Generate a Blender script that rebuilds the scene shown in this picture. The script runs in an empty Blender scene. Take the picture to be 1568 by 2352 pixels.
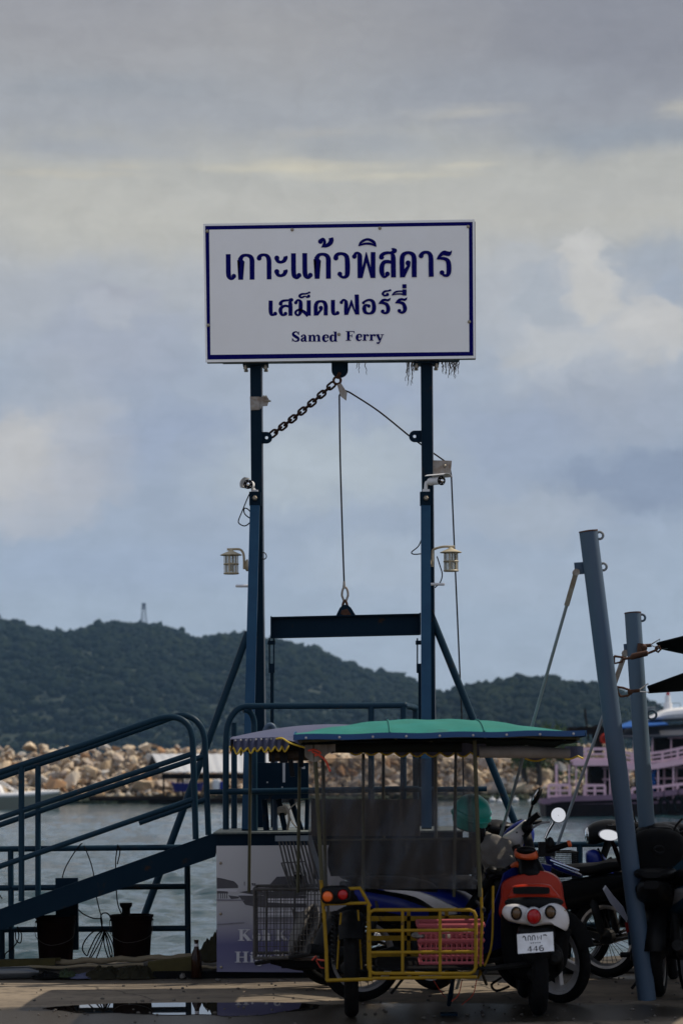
import bpy, bmesh, math, random
import numpy as np
from mathutils import Vector, Matrix, Euler
random.seed(7); RNG = np.random.default_rng(7)
C = bpy.context.scene.collection
SC = bpy.context.scene
R = math.radians
# ------------------------------------------------------------------ camera
FPX, HOR, CAMH, ROLL = 5700.0, 1735.0, 1.55, R(0.5)     # focal in 1568-wide pixels, horizon row, eye height, camera roll
cam_d = bpy.data.cameras.new('camera'); cam = bpy.data.objects.new('camera', cam_d); C.objects.link(cam)
cam_d.sensor_fit = 'VERTICAL'; cam_d.sensor_height = 36.0
cam_d.lens = FPX / 2352 * 36.0
cam_d.shift_y = (HOR - 1176) / 2352
cam_d.clip_start = 0.5; cam_d.clip_end = 12000
cam.matrix_world = Matrix.Translation((0, 0, CAMH)) @ Matrix.Rotation(R(90), 4, 'X') @ Matrix.Rotation(-ROLL, 4, 'Z')
cam_d.dof.use_dof = True; cam_d.dof.focus_distance = 18.5; cam_d.dof.aperture_fstop = 3.6
SC.camera = cam
CA, SA = math.cos(ROLL), math.sin(ROLL)
def P(px, py, Y):
    u = (px - 784) / FPX; v = (HOR - py) / FPX
    return Vector(((u * CA + v * SA) * Y, Y, CAMH + (-u * SA + v * CA) * Y))
def GX(px, Y): return P(px, HOR, Y).x
# ------------------------------------------------------------------ light
SUN_AZ, SUN_EL = 68, 50          # degrees: azimuth from the view direction towards the right, elevation
sd = bpy.data.lights.new('sun', 'SUN'); sun = bpy.data.objects.new('sun', sd); C.objects.link(sun)
sd.energy = 3.8; sd.angle = R(0.6); sd.color = (1.0, 0.9, 0.76)
ldir = Vector((math.sin(R(SUN_AZ)) * math.cos(R(SUN_EL)), math.cos(R(SUN_AZ)) * math.cos(R(SUN_EL)), math.sin(R(SUN_EL))))
sun.rotation_euler = ldir.to_track_quat('Z', 'Y').to_euler()
sun.location = ldir * 60
SC.view_settings.view_transform = 'Standard'; SC.view_settings.look = 'None'
SC.view_settings.exposure = 0.1; SC.view_settings.gamma = 1.0
SC.render.engine = 'CYCLES'
SC.cycles.max_bounces = 6; SC.cycles.transparent_max_bounces = 12
SC.cycles.caustics_reflective = False; SC.cycles.caustics_refractive = False
SC.cycles.sample_clamp_indirect = 4.0
def s2l(c):
    return tuple(((x / 255) / 12.92 if x / 255 <= 0.04045 else ((x / 255 + 0.055) / 1.055) ** 2.4) for x in c)
# ------------------------------------------------------------------ sky: Nishita with a layer of clouds placed by direction (azimuth, elevation)
W = bpy.data.worlds.new('World'); SC.world = W; W.use_nodes = True
nt = W.node_tree; N = nt.nodes; L = nt.links; N.clear()
def nd(t, **k):
    n = N.new(t)
    for a, b in k.items(): setattr(n, a, b)
    return n
def mth(op, a, b=None, c=None, clamp=False):
    n = nd('ShaderNodeMath', operation=op, use_clamp=clamp)
    for i, x in enumerate((a, b, c)):
        if x is None: continue
        if isinstance(x, (int, float)): n.inputs[i].default_value = x
        else: L.new(x, n.inputs[i])
    return n.outputs[0]
def mixc(f, a, b, mode='MIX'):
    n = nd('ShaderNodeMix', data_type='RGBA', blend_type=mode)
    for i, x in ((0, f), (6, a), (7, b)):
        if isinstance(x, (int, float)): n.inputs[i].default_value = x
        elif isinstance(x, tuple): n.inputs[i].default_value = (*x, 1)
        else: L.new(x, n.inputs[i])
    return n.outputs[2]
tc = nd('ShaderNodeTexCoord'); sx = nd('ShaderNodeSeparateXYZ'); L.new(tc.outputs['Generated'], sx.inputs[0])
az = mth('MULTIPLY', mth('ARCTAN2', sx.outputs[0], sx.outputs[1]), 57.0)         # 1 unit = 100 photo pixels at this focal length
el = mth('MULTIPLY', mth('ARCSINE', sx.outputs[2]), 57.0)
cv = nd('ShaderNodeCombineXYZ'); L.new(az, cv.inputs[0]); L.new(el, cv.inputs[1])
def noise(vec, scale, detail=5, rough=0.55, sxy=(1, 1), off=(0, 0, 0)):
    m = nd('ShaderNodeMapping'); m.inputs['Scale'].default_value = (sxy[0], sxy[1], 1); m.inputs['Location'].default_value = off
    L.new(vec, m.inputs[0])
    n = nd('ShaderNodeTexNoise'); n.inputs['Scale'].default_value = scale; n.inputs['Detail'].default_value = detail
    n.inputs['Roughness'].default_value = rough; L.new(m.outputs[0], n.inputs['Vector']); return n
def warp(vec, amp, scale, sxy=(1, 1), detail=4):
    n = noise(vec, scale, detail, 0.6, sxy)
    s = nd('ShaderNodeVectorMath', operation='SUBTRACT'); L.new(n.outputs['Color'], s.inputs[0]); s.inputs[1].default_value = (0.5, 0.5, 0.5)
    k = nd('ShaderNodeVectorMath', operation='MULTIPLY'); L.new(s.outputs[0], k.inputs[0]); k.inputs[1].default_value = (amp[0], amp[1], 0)
    a = nd('ShaderNodeVectorMath', operation='ADD'); L.new(vec, a.inputs[0]); L.new(k.outputs[0], a.inputs[1]); return a.outputs[0]
soft = warp(cv.outputs[0], (3.2, 1.3), 0.40)
puff = warp(warp(cv.outputs[0], (1.5, 1.2), 0.6, (1, 1.2), 3), (1.1, .95), 1.5, (1, 1.25), 9)
strk = warp(cv.outputs[0], (3.0, 0.55), 1.0, (0.5, 2.0), 9)
def ramp(f, stops, a, b):
    m = nd('ShaderNodeMapRange'); m.inputs[1].default_value = a; m.inputs[2].default_value = b; L.new(f, m.inputs[0])
    r = nd('ShaderNodeValToRGB'); r.color_ramp.interpolation = 'EASE'
    e = r.color_ramp.elements
    while len(e) > 1: e.remove(e[-1])
    for i, (p, c) in enumerate(stops):
        q = e[0] if i == 0 else e.new((p - a) / (b - a))
        q.position = (p - a) / (b - a); q.color = (*s2l(c), 1)
    L.new(m.outputs[0], r.inputs[0]); return r.outputs[0]
wy = nd('ShaderNodeSeparateXYZ'); L.new(soft, wy.inputs[0])
# base bands by elevation (elevation units of 100 px above the horizon)
base = ramp(wy.outputs[1], [(0, (157, 170, 185)), (3, (158, 172, 189)), (6, (155, 167, 185)), (8.5, (159, 169, 184)), (10.6, (170, 174, 180)),
                            (12.2, (181, 180, 174)), (13.2, (176, 176, 171)), (14.4, (158, 161, 166)), (16.2, (157, 157, 159)), (17.6, (146, 147, 153)), (20, (150, 150, 154))], 0, 22)
def blob(col, c, px, py, rx, ry, rgb, k=1.0, vec=None):
    s = nd('ShaderNodeVectorMath', operation='SUBTRACT'); L.new(vec, s.inputs[0]); s.inputs[1].default_value = ((px - 784) / 100, (1735 - py) / 100, 0)
    d = nd('ShaderNodeVectorMath', operation='DIVIDE'); L.new(s.outputs[0], d.inputs[0]); d.inputs[1].default_value = (rx / 100, ry / 100, 1)
    l = nd('ShaderNodeVectorMath', operation='LENGTH'); L.new(d.outputs[0], l.inputs[0])
    m = nd('ShaderNodeMapRange', interpolation_type='SMOOTHSTEP'); m.inputs[1].default_value = 1.0; m.inputs[2].default_value = c
    m.inputs[3].default_value = 0; m.inputs[4].default_value = k; L.new(l.outputs['Value'], m.inputs[0])
    return mixc(m.outputs[0], col, s2l(rgb))
col = base
for a in [  # softness, px, py, rx, ry, colour, strength, warp
    (.1, 1500, 120, 900, 330, (128, 131, 142), .75, soft), (.1, 150, 60, 500, 200, (150, 151, 157), .6, soft),
    (.0, 260, 236, 400, 40, (149, 154, 161), .7, strk), (.1, 1150, 240, 420, 80, (149, 153, 161), .6, strk),
    (.0, 1080, 292, 190, 22, (180, 178, 172), .7, strk), (.0, 1570, 300, 110, 34, (184, 181, 172), .75, strk), (.0, 740, 335, 160, 16, (172, 171, 168), .7, strk), (.0, 1010, 354, 80, 14, (176, 175, 168), .8, strk),
    (.1, 1420, 350, 330, 60, (142, 150, 161), .7, soft), (.1, 200, 372, 330, 40, (152, 157, 166), .6, strk), (.1, 900, 362, 340, 44, (153, 158, 165), .6, strk),
    (.0, 690, 408, 300, 26, (196, 191, 174), .9, strk), (.0, 900, 432, 330, 20, (194, 190, 175), .8, strk), (.0, 1080, 412, 150, 18, (192, 188, 174), .8, strk), (.0, 180, 425, 280, 14, (186, 182, 170), .8, strk), (.0, 320, 405, 120, 14, (186, 182, 170), .7, strk),
    (.1, 250, 520, 420, 130, (184, 183, 176), .7, soft), (.1, 1380, 480, 420, 60, (176, 176, 172), .6, soft),
    (.2, 150, 700, 260, 120, (166, 171, 180), .7, soft), (.3, 290, 830, 270, 170, (152, 161, 179), .7, puff), (.5, 285, 690, 130, 44, (164, 167, 178), .6, puff),
    (.25, 1500, 620, 150, 90, (143, 156, 174), .5, puff), (.3, 1320, 740, 280, 190, (177, 181, 187), .8, puff), (.3, 1245, 700, 95, 80, (163, 170, 179), .7, puff), (.55, 1345, 605, 70, 62, (193, 192, 189), .95, puff), (.5, 1385, 690, 85, 90, (193, 192, 189), .9, puff), (.45, 1490, 800, 140, 90, (193, 192, 190), .9, puff), (.2, 1380, 880, 300, 110, (176, 180, 186), .6, puff), (.4, 1290, 810, 170, 60, (185, 187, 189), .75, puff), (.5, 1200, 610, 60, 42, (178, 181, 184), .7, puff), (.4, 1545, 700, 60, 60, (154, 164, 179), .7, puff),
    (.3, 1400, 960, 330, 120, (154, 162, 177), .7, puff), (.3, 1480, 1120, 330, 110, (130, 143, 166), .8, puff), (.2, 1180, 1010, 260, 130, (148, 160, 182), .6, puff),
    (.4, 190, 1030, 190, 150, (170, 174, 184), .7, puff), (.2, 260, 800, 240, 130, (163, 169, 182), .7, puff), (.4, 270, 720, 110, 55, (172, 176, 184), .7, puff), (.25, 120, 960, 200, 190, (174, 178, 186), .7, puff), (.35, 40, 1060, 140, 160, (190, 189, 188), .85, puff), (.3, 150, 1120, 160, 70, (180, 182, 188), .6, puff), (.4, 90, 1170, 200, 70, (178, 181, 188), .6, puff), (.2, 60, 900, 200, 90, (154, 164, 179), .6, puff),
    (.3, 430, 1010, 220, 120, (149, 161, 184), .7, puff), (.2, 740, 1080, 420, 150, (175, 184, 191), .85, puff), (.3, 850, 1290, 260, 80, (170, 181, 194), .6, puff), (.2, 860, 930, 240, 80, (148, 160, 184), .55, puff),
    (.3, 1230, 1180, 260, 90, (167, 175, 186), .6, puff), (.2, 1100, 1330, 500, 110, (165, 176, 191), .5, soft), (.2, 300, 1300, 500, 110, (154, 168, 190), .6, soft)]:
    col = blob(col, a[0], a[1], a[2], a[3], a[4], a[5], a[6], a[7])
# fine cloud texture
fn = noise(strk, 1.6, 9, 0.62, (0.45, 1.5)); fm = nd('ShaderNodeMapRange'); fm.inputs[1].default_value = .3; fm.inputs[2].default_value = .7
fm.inputs[3].default_value = .965; fm.inputs[4].default_value = 1.035; L.new(fn.outputs[0], fm.inputs[0])
fn2 = noise(puff, 1.3, 9, 0.62, (1, 1.1)); fq = nd('ShaderNodeMapRange'); fq.inputs[1].default_value = .3; fq.inputs[2].default_value = .7; fq.inputs[3].default_value = .95; fq.inputs[4].default_value = 1.05; L.new(fn2.outputs[0], fq.inputs[0])
fmm = mth('MULTIPLY', fm.outputs[0], fq.outputs[0])
cm = nd('ShaderNodeCombineColor'); [L.new(fmm, cm.inputs[i]) for i in range(3)]
col = mixc(1.0, col, cm.outputs[0], 'MULTIPLY')
# the rest of the sky: brighter broken cloud behind the viewer and overhead (it shows in the mirrors)
bn = noise(tc.outputs['Generated'], 2.6, 6, 0.6); bm = nd('ShaderNodeMapRange'); bm.inputs[1].default_value = .4; bm.inputs[2].default_value = .6; L.new(bn.outputs[0], bm.inputs[0])
backc = mixc(bm.outputs[0], (0.14, 0.24, 0.47), (0.66, 0.67, 0.70))
bk = nd('ShaderNodeMapRange', interpolation_type='SMOOTHSTEP'); bk.inputs[1].default_value = 0.55; bk.inputs[2].default_value = -0.5; L.new(sx.outputs[1], bk.inputs[0])
col = mixc(bk.outputs[0], col, backc)
sky = nd('ShaderNodeTexSky', sky_type='NISHITA', sun_disc=False, sun_elevation=R(SUN_EL), sun_rotation=R(SUN_AZ), air_density=1.2, dust_density=2.0)
SKY_S = 0.08
sk = nd('ShaderNodeVectorMath', operation='SCALE'); L.new(col, sk.inputs[0]); sk.inputs['Scale'].default_value = 1 / SKY_S
out = mixc(0.96, sky.outputs[0], sk.outputs[0])
bg = nd('ShaderNodeBackground'); bg.inputs['Strength'].default_value = SKY_S; L.new(out, bg.inputs[0])
wo = nd('ShaderNodeOutputWorld'); L.new(bg.outputs[0], wo.inputs[0])
# ------------------------------------------------------------------ materials
def mat(name, c, rough=.5, metal=0., c2=None, ns=8., amt=.5, bump=0., bs=40., spec=.5, coat=0., coords='Object', lo=.4, hi=.65, stretch=(1, 1, 1), c3=None, ns3=3., lo3=.58, hi3=.66):
    m = bpy.data.materials.new(name); m.use_nodes = True; t = m.node_tree; b = t.nodes['Principled BSDF']
    b.inputs['Base Color'].default_value = (*c, 1); b.inputs['Roughness'].default_value = rough; b.inputs['Metallic'].default_value = metal
    b.inputs['Specular IOR Level'].default_value = spec; b.inputs['Coat Weight'].default_value = coat; b.inputs['Coat Roughness'].default_value = .12
    def nz(scale, det=6):
        tcn = t.nodes.new('ShaderNodeTexCoord'); mp = t.nodes.new('ShaderNodeMapping'); mp.inputs['Scale'].default_value = stretch
        n = t.nodes.new('ShaderNodeTexNoise'); n.inputs['Scale'].default_value = scale; n.inputs['Detail'].default_value = det; n.inputs['Roughness'].default_value = .65
        t.links.new(tcn.outputs[coords], mp.inputs[0]); t.links.new(mp.outputs[0], n.inputs['Vector']); return n.outputs[0]
    def rng(o, a, bb, k=1.):
        r = t.nodes.new('ShaderNodeMapRange'); r.inputs[1].default_value = a; r.inputs[2].default_value = bb; r.inputs[4].default_value = k
        t.links.new(o, r.inputs[0]); return r.outputs[0]
    colr = None
    if c2 is not None:
        n1 = nz(ns); x = t.nodes.new('ShaderNodeMix'); x.data_type = 'RGBA'; t.links.new(rng(n1, lo, hi, amt), x.inputs[0])
        x.inputs[6].default_value = (*c, 1); x.inputs[7].default_value = (*c2, 1); colr = x.outputs[2]
        ro = t.nodes.new('ShaderNodeMapRange'); ro.inputs[1].default_value = .3; ro.inputs[2].default_value = .7
        ro.inputs[3].default_value = max(0, rough - .08); ro.inputs[4].default_value = min(1, rough + .14); t.links.new(n1, ro.inputs[0]); t.links.new(ro.outputs[0], b.inputs['Roughness'])
    if c3 is not None:
        n3 = nz(ns3, 9); x = t.nodes.new('ShaderNodeMix'); x.data_type = 'RGBA'; t.links.new(rng(n3, lo3, hi3, .9), x.inputs[0])
        if colr is not None: t.links.new(colr, x.inputs[6])
        else: x.inputs[6].default_value = (*c, 1)
        x.inputs[7].default_value = (*c3, 1); colr = x.outputs[2]
    if colr is not None: t.links.new(colr, b.inputs['Base Color'])
    if bump:
        bp = t.nodes.new('ShaderNodeBump'); bp.inputs['Strength'].default_value = bump; bp.inputs['Distance'].default_value = .02
        t.links.new(nz(bs), bp.inputs['Height']); t.links.new(bp.outputs[0], b.inputs['Normal'])
    return m
RUST = (.12, .045, .015)
M = {}
M['navy'] = mat('navy_paint', (.006, .026, .045), .4, spec=0.12, c2=(.010, .034, .055), ns=5, bump=.03, bs=60, c3=(.045, .03, .02), ns3=7, lo3=.62, hi3=.70)
M['navydk'] = mat('navy_dark_paint', (.0035, .014, .027), .5, spec=0.05, c2=(.006, .019, .033), ns=6, c3=(.04, .022, .012), ns3=6, lo3=.62, hi3=.72)
M['blueleg'] = mat('blue_leg_paint', (.009, .046, .095), .4, spec=0.15, c2=(.018, .072, .13), ns=5, c3=RUST, ns3=5, lo3=.70, hi3=.74)
M['pole'] = mat('faded_blue_paint', (.046, .082, .135), .5, spec=.3, c2=(.08, .115, .15), ns=3, c3=(.16, .10, .05), ns3=5, lo3=.68, hi3=.75, stretch=(1, 1, .35))
M['poler'] = mat('rust_streaked_blue_paint', (.06, .10, .145), .5, spec=.3, c2=(.095, .13, .155), ns=3, c3=(.07, .03, .012), ns3=4, lo3=.57, hi3=.68, stretch=(1.5, 1.5, .2))
M['rod'] = mat('worn_grey_rod', (.20, .24, .27), .5, c2=(.12, .10, .08), ns=7, stretch=(1, 1, .3))
M['rust'] = mat('rusty_iron', (.085, .034, .016), .8, .3, c2=(.03, .014, .009), ns=30, bump=.2)
M['chain'] = mat('old_chain_iron', (.028, .016, .012), .55, .6, c2=(.07, .03, .016), ns=25, spec=0.1)
M['cable'] = mat('greasy_steel_cable', (.03, .03, .032), .5, .5, spec=0.1)
M['galv'] = mat('weathered_galvanised', (.30, .28, .25), .5, .2, c2=(.18, .11, .06), ns=22, amt=.7)
M['sign'] = mat('sign_white', (.88, .875, .855), .45, c2=(.84, .83, .80), ns=3, amt=.6)
M['signedge'] = mat('sign_back_metal', (.22, .22, .22), .5, c2=(.12, .10, .09), ns=9)
M['ink'] = mat('sign_blue_vinyl', (.004, .004, .105), .6, spec=0.03)
M['bolt'] = mat('bolt_metal', (.30, .26, .20), .45, .7)
M['black'] = mat('black_plastic', (.004, .004, .0045), .4, spec=0.12, c2=(.008, .008, .008), ns=12)
M['blackm'] = mat('matt_black', (.005, .005, .0055), .7, spec=0.04, c2=(.012, .011, .010), ns=14)
M['rubber'] = mat('tyre_rubber', (.006, .006, .0065), .75, spec=0.05, c2=(.014, .013, .012), ns=18, bump=.15, bs=120)
M['chrome'] = mat('chrome', (.65, .65, .66), .16, 1.)
M['alu'] = mat('cast_aluminium', (.42, .42, .43), .4, .8, c2=(.25, .24, .22), ns=14)
M['mirror'] = mat('mirror_glass', (.92, .92, .93), .02, 1.)
M['yellow'] = mat('yellow_frame_paint', (.27, .165, .012), .6, spec=.12, c2=(.15, .09, .01), ns=11, c3=(.05, .035, .03), ns3=13, lo3=.61, hi3=.66)
M['red'] = mat('red_fairing', (.44, .024, .004), .4, spec=.2, c2=(.28, .016, .004), ns=4, coat=.1)
M['orange'] = mat('orange_plastic', (.62, .10, .02), .4)
M['whitep'] = mat('white_fairing', (.62, .61, .62), .35, c2=(.46, .43, .40), ns=7, coat=.1, c3=(.20, .13, .07), ns3=6, lo3=.64, hi3=.7)
M['white'] = mat('white_plastic', (.74, .74, .74), .45, c2=(.5, .48, .45), ns=15)
M['bluep'] = mat('blue_fairing', (.005, .018, .20), .35, spec=.3, coat=.15)
M['seat'] = mat('black_vinyl', (.005, .005, .0055), .5, spec=0.1, c2=(.011, .011, .011), ns=9, bump=.1, bs=90)
M['engine'] = mat('greasy_engine', (.022, .022, .022), .6, .3, spec=0.06, c2=(.009, .008, .007), ns=12)
def lens(name, c):
    m = mat(name, c, .2, coat=.25, spec=.3); return m
M['redlens'] = lens('red_lamp_lens', (.34, .004, .006)); M['orlens'] = lens('orange_lamp_lens', (.75, .13, .02)); M['amber'] = lens('smoked_amber_lens', (.10, .06, .03))
M['teal'] = mat('teal_canvas', (.015, .172, .148), .75, spec=.2, c2=(.022, .150, .115), ns=3, amt=.8, bump=.25, bs=9, c3=(.03, .10, .085), ns3=5, lo3=.58, hi3=.75)
M['purple'] = mat('faded_purple_canvas', (.078, .088, .150), .65, spec=.2, c2=(.11, .115, .17), ns=4, bump=.2, bs=10)
M['bluetrim'] = mat('blue_vinyl_trim', (.008, .05, .15), .45, spec=.3)
M['yellowtrim'] = mat('yellow_piping', (.62, .43, .03), .6)
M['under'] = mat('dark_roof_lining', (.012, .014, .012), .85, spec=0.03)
M['canvas'] = mat('grey_tarpaulin', (.20, .19, .18), .7, c2=(.12, .11, .10), ns=9, bump=.3, bs=20)
M['brown'] = mat('brown_rolled_blind', (.05, .032, .016), .7, c2=(.03, .02, .012), ns=12)
M['post'] = mat('olive_pipe', (.06, .058, .03), .55, spec=.25, c2=(.03, .028, .018), ns=8)
M['bench'] = mat('mottled_black_vinyl', (.003, .003, .003), .6, spec=0.05, c2=(.030, .026, .025), ns=9, lo=.42, hi=.66, bump=.6, bs=7)
M['pink'] = mat('pink_plastic', (.42, .095, .105), .6, spec=.15, c2=(.29, .07, .075), ns=6)
M['bag'] = mat('white_plastic_bag', (.22, .21, .195), .7, spec=.1, c2=(.15, .13, .10), ns=7, bump=.4, bs=14, c3=(.25, .16, .05), ns3=8, lo3=.66, hi3=.72)
M['helm'] = mat('teal_helmet', (.008, .40, .32), .35, c2=(.010, .32, .26), ns=6)
M['wire'] = mat('dull_grey_wire', (.095, .09, .085), .6, .2, spec=0.1, c2=(.04, .034, .03), ns=20)
M['maroon'] = mat('grimy_maroon_plastic', (.010, .003, .0025), .7, spec=0.04, c2=(.004, .003, .0025), ns=7)
M['glassb'] = mat('brown_glass', (.016, .0045, .001), .15, spec=.25)
M['bamboo'] = mat('weathered_bamboo', (.26, .21, .135), .65, spec=.2, c2=(.12, .095, .06), ns=9, stretch=(.4, 3, 3))
M['plank'] = mat('mossy_plank', (.07, .058, .022), .85, spec=.1, c2=(.035, .03, .016), ns=8)
M['cloth'] = mat('dirty_olive_cloth', (.028, .025, .015), .9, spec=0.03, c2=(.009, .009, .008), ns=7, bump=.4, bs=15)
M['lgrey'] = mat('weathered_sheet_roof', (.48, .49, .50), .5, c2=(.36, .36, .36), ns=.6, stretch=(1, .2, 1))
M['pinkboat'] = mat('pink_boat_paint', (.82, .53, .60), .6, spec=.2, c2=(.68, .42, .49), ns=.7)
M['purpboat'] = mat('purple_boat_paint', (.24, .15, .21), .6, spec=.15, c2=(.16, .10, .14), ns=.9)
M['hull'] = mat('dark_hull', (.022, .016, .018), .5, c2=(.05, .03, .03), ns=.8, spec=0.05)
M['blueawn'] = mat('blue_awning', (.02, .09, .30), .7, spec=.1)
M['slate'] = mat('slate_roof', (.05, .055, .07), .7, spec=.1)
M['creamhull'] = mat('grey_green_hull', (.18, .19, .155), .45)
M['wood'] = mat('dark_wood', (.018, .012, .009), .8, spec=0.05, c2=(.009, .006, .005), ns=2)
M['leaf'] = mat('tree_leaf', (.035, .075, .015), .6, c2=(.07, .11, .02), ns=.8, coords='Object')
M['bark'] = mat('dark_bark', (.03, .026, .022), .9)
M['sail'] = mat('black_shade_cloth', (.004, .005, .006), .9, spec=0.03)
M['steel'] = mat('stainless_wire', (.55, .53, .50), .3, 1.)
M['root'] = mat('dry_roots', (.06, .05, .035), .9)
M['lampm'] = mat('aged_bronze_lantern', (.46, .39, .26), .5, 0, c2=(.26, .20, .12), ns=14)
M['lampg'] = mat('dusty_lantern_glass', (.36, .35, .27), .3); M['lampg'].node_tree.nodes['Principled BSDF'].inputs['Alpha'].default_value = .45
M['rope'] = mat('old_rope', (.28, .24, .19), .9, bump=.4, bs=90)
M['redstr'] = mat('red_string', (.55, .06, .03), .7)
M['algae'] = mat('algae_weed', (.012, .022, .006), .8, c2=(.03, .05, .01), ns=1.2)
# ------------------------------------------------------------------ mesh builder
def cat(pts, n=6, closed=False):
    """Catmull-Rom through points of any dimension"""
    p = [np.array(q, float) for q in pts]; k = len(p)
    if k < 3 or n <= 1: return [tuple(q) for q in p]
    o = []
    rg = range(k) if closed else range(k - 1)
    for i in rg:
        a = p[(i - 1) % k] if closed or i > 0 else 2 * p[0] - p[1]
        b = p[i]; c = p[(i + 1) % k]
        d = p[(i + 2) % k] if closed or i + 2 < k else 2 * p[-1] - p[-2]
        for j in range(n):
            t = j / n
            o.append(tuple(.5 * (2 * b + (c - a) * t + (2 * a - 5 * b + 4 * c - d) * t * t + (3 * b - a - 3 * c + d) * t ** 3)))
    if not closed: o.append(tuple(p[-1]))
    return o
class MB:
    def __init__(s): s.v = []; s.f = []
    def add(s, vs, fs):
        o = len(s.v); s.v += [tuple(x) for x in vs]; s.f += [tuple(i + o for i in f) for f in fs]; return s
    def box(s, c, size, rot=None):
        c = Vector(c); hx, hy, hz = (x / 2 for x in size)
        vs = [Vector((x, y, z)) for x in (-hx, hx) for y in (-hy, hy) for z in (-hz, hz)]
        if rot is not None: vs = [rot @ v for v in vs]
        return s.add([c + v for v in vs], [(0, 1, 3, 2), (4, 6, 7, 5), (0, 4, 5, 1), (2, 3, 7, 6), (0, 2, 6, 4), (1, 5, 7, 3)])
    def bar(s, p0, p1, w, h, side=(1, 0, 0)):
        p0, p1 = Vector(p0), Vector(p1); d = (p1 - p0).normalized(); x = Vector(side); x = (x - d * x.dot(d)).normalized(); y = d.cross(x)
        vs = [p + x * a * w / 2 + y * b * h / 2 for p in (p0, p1) for a, b in ((-1, -1), (1, -1), (1, 1), (-1, 1))]
        return s.add(vs, [(0, 3, 2, 1), (4, 5, 6, 7), (0, 1, 5, 4), (1, 2, 6, 5), (2, 3, 7, 6), (3, 0, 4, 7)])
    def tube(s, pts, r, n=10, closed=False, sm=0, caps=True):
        if sm: pts = cat([tuple(p) for p in pts], sm, closed)
        p = [Vector(q) for q in pts]; k = len(p); rr = r if isinstance(r, (list, tuple)) else [r] * k
        if len(rr) != k: rr = list(np.interp(np.linspace(0, 1, k), np.linspace(0, 1, len(rr)), rr))
        tg = []
        for i in range(k):
            a = p[(i - 1) % k] if closed else p[max(0, i - 1)]; b = p[(i + 1) % k] if closed else p[min(k - 1, i + 1)]
            t = (b - a); tg.append(t.normalized() if t.length > 1e-9 else Vector((0, 0, 1)))
        x = tg[0].orthogonal().normalized(); vs = []
        for i in range(k):
            x = x - tg[i] * x.dot(tg[i]); x = x.normalized() if x.length > 1e-6 else tg[i].orthogonal().normalized(); y = tg[i].cross(x)
            # widen at bends so that thickness stays
            for j in range(n):
                a = 2 * math.pi * j / n; vs.append(p[i] + (x * math.cos(a) + y * math.sin(a)) * rr[i])
        fs = []
        for i in range(k if closed else k - 1):
            i2 = (i + 1) % k
            for j in range(n): fs.append((i * n + j, i * n + (j + 1) % n, i2 * n + (j + 1) % n, i2 * n + j))
        if caps and not closed: fs += [tuple(reversed(range(n))), tuple((k - 1) * n + j for j in range(n))]
        return s.add(vs, fs)
    def lathe(s, prof, c=(0, 0, 0), axis=(0, 0, 1), n=20, caps=True):
        c = Vector(c); q = Vector((0, 0, 1)).rotation_difference(Vector(axis).normalized()); vs = []; m = len(prof)
        for r, z in prof:
            for j in range(n):
                a = 2 * math.pi * j / n; vs.append(c + q @ Vector((r * math.cos(a), r * math.sin(a), z)))
        fs = [(i * n + j, i * n + (j + 1) % n, (i + 1) * n + (j + 1) % n, (i + 1) * n + j) for i in range(m - 1) for j in range(n)]
        if caps: fs += [tuple(reversed(range(n))), tuple((m - 1) * n + j for j in range(n))]
        return s.add(vs, fs)
    def ball(s, c, r, n=12, rot=None):
        r = r if isinstance(r, (tuple, list)) else (r, r, r); c = Vector(c); vs = []; m = max(4, n // 2)
        for i in range(m + 1):
            t = math.pi * i / m
            for j in range(n):
                a = 2 * math.pi * j / n; v = Vector((r[0] * math.sin(t) * math.cos(a), r[1] * math.sin(t) * math.sin(a), r[2] * math.cos(t)))
                if rot is not None: v = rot @ v
                vs.append(c + v)
        return s.add(vs, [(i * n + j, (i + 1) * n + j, (i + 1) * n + (j + 1) % n, i * n + (j + 1) % n) for i in range(m) for j in range(n)])
    def pod(s, secs, n=18, e=2.6, axis='x', smn=4):
        """closed body lofted through sections (x, y, z, half width, half height)"""
        if smn > 1: secs = cat(secs, smn)
        vs = []
        for (x, y, z, hw, hh) in secs:
            for j in range(n):
                a = 2 * math.pi * j / n; ca, sa = math.cos(a), math.sin(a)
                cx = math.copysign(abs(ca) ** (2 / e), ca) * max(hw, .001); cz = math.copysign(abs(sa) ** (2 / e), sa) * max(hh, .001)
                vs.append((x, y + cx, z + cz) if axis == 'x' else (x + cx, y, z + cz) if axis == 'y' else (x + cx, y + cz, z))
        k = len(secs)
        fs = [(i * n + j, i * n + (j + 1) % n, (i + 1) * n + (j + 1) % n, (i + 1) * n + j) for i in range(k - 1) for j in range(n)]
        return s.add(vs, fs + [tuple(reversed(range(n))), tuple((k - 1) * n + j for j in range(n))])
    def prism(s, pts, off):
        """polygon pts (3-D, planar) extruded by the vector off"""
        off = Vector(off); n = len(pts); p = [Vector(q) for q in pts]
        return s.add(p + [q + off for q in p], [tuple(range(n)), tuple(reversed(range(n, 2 * n)))] + [(i, i + n, (i + 1) % n + n, (i + 1) % n) for i in range(n)])
    def sheet(s, fn, nu, nv, th=.004):
        """curved sheet fn(u,v) with real thickness"""
        g = [[Vector(fn(i / nu, j / nv)) for j in range(nv + 1)] for i in range(nu + 1)]
        vs = [g[i][j] for i in range(nu + 1) for j in range(nv + 1)]
        nr = []
        for i in range(nu + 1):
            for j in range(nv + 1):
                a = g[min(nu, i + 1)][j] - g[max(0, i - 1)][j]; b = g[i][min(nv, j + 1)] - g[i][max(0, j - 1)]
                q = a.cross(b); nr.append(q.normalized() if q.length > 1e-12 else Vector((0, 0, 1)))
        k = len(vs); w = nv + 1; vs2 = [v - q * th for v, q in zip(vs, nr)]
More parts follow.
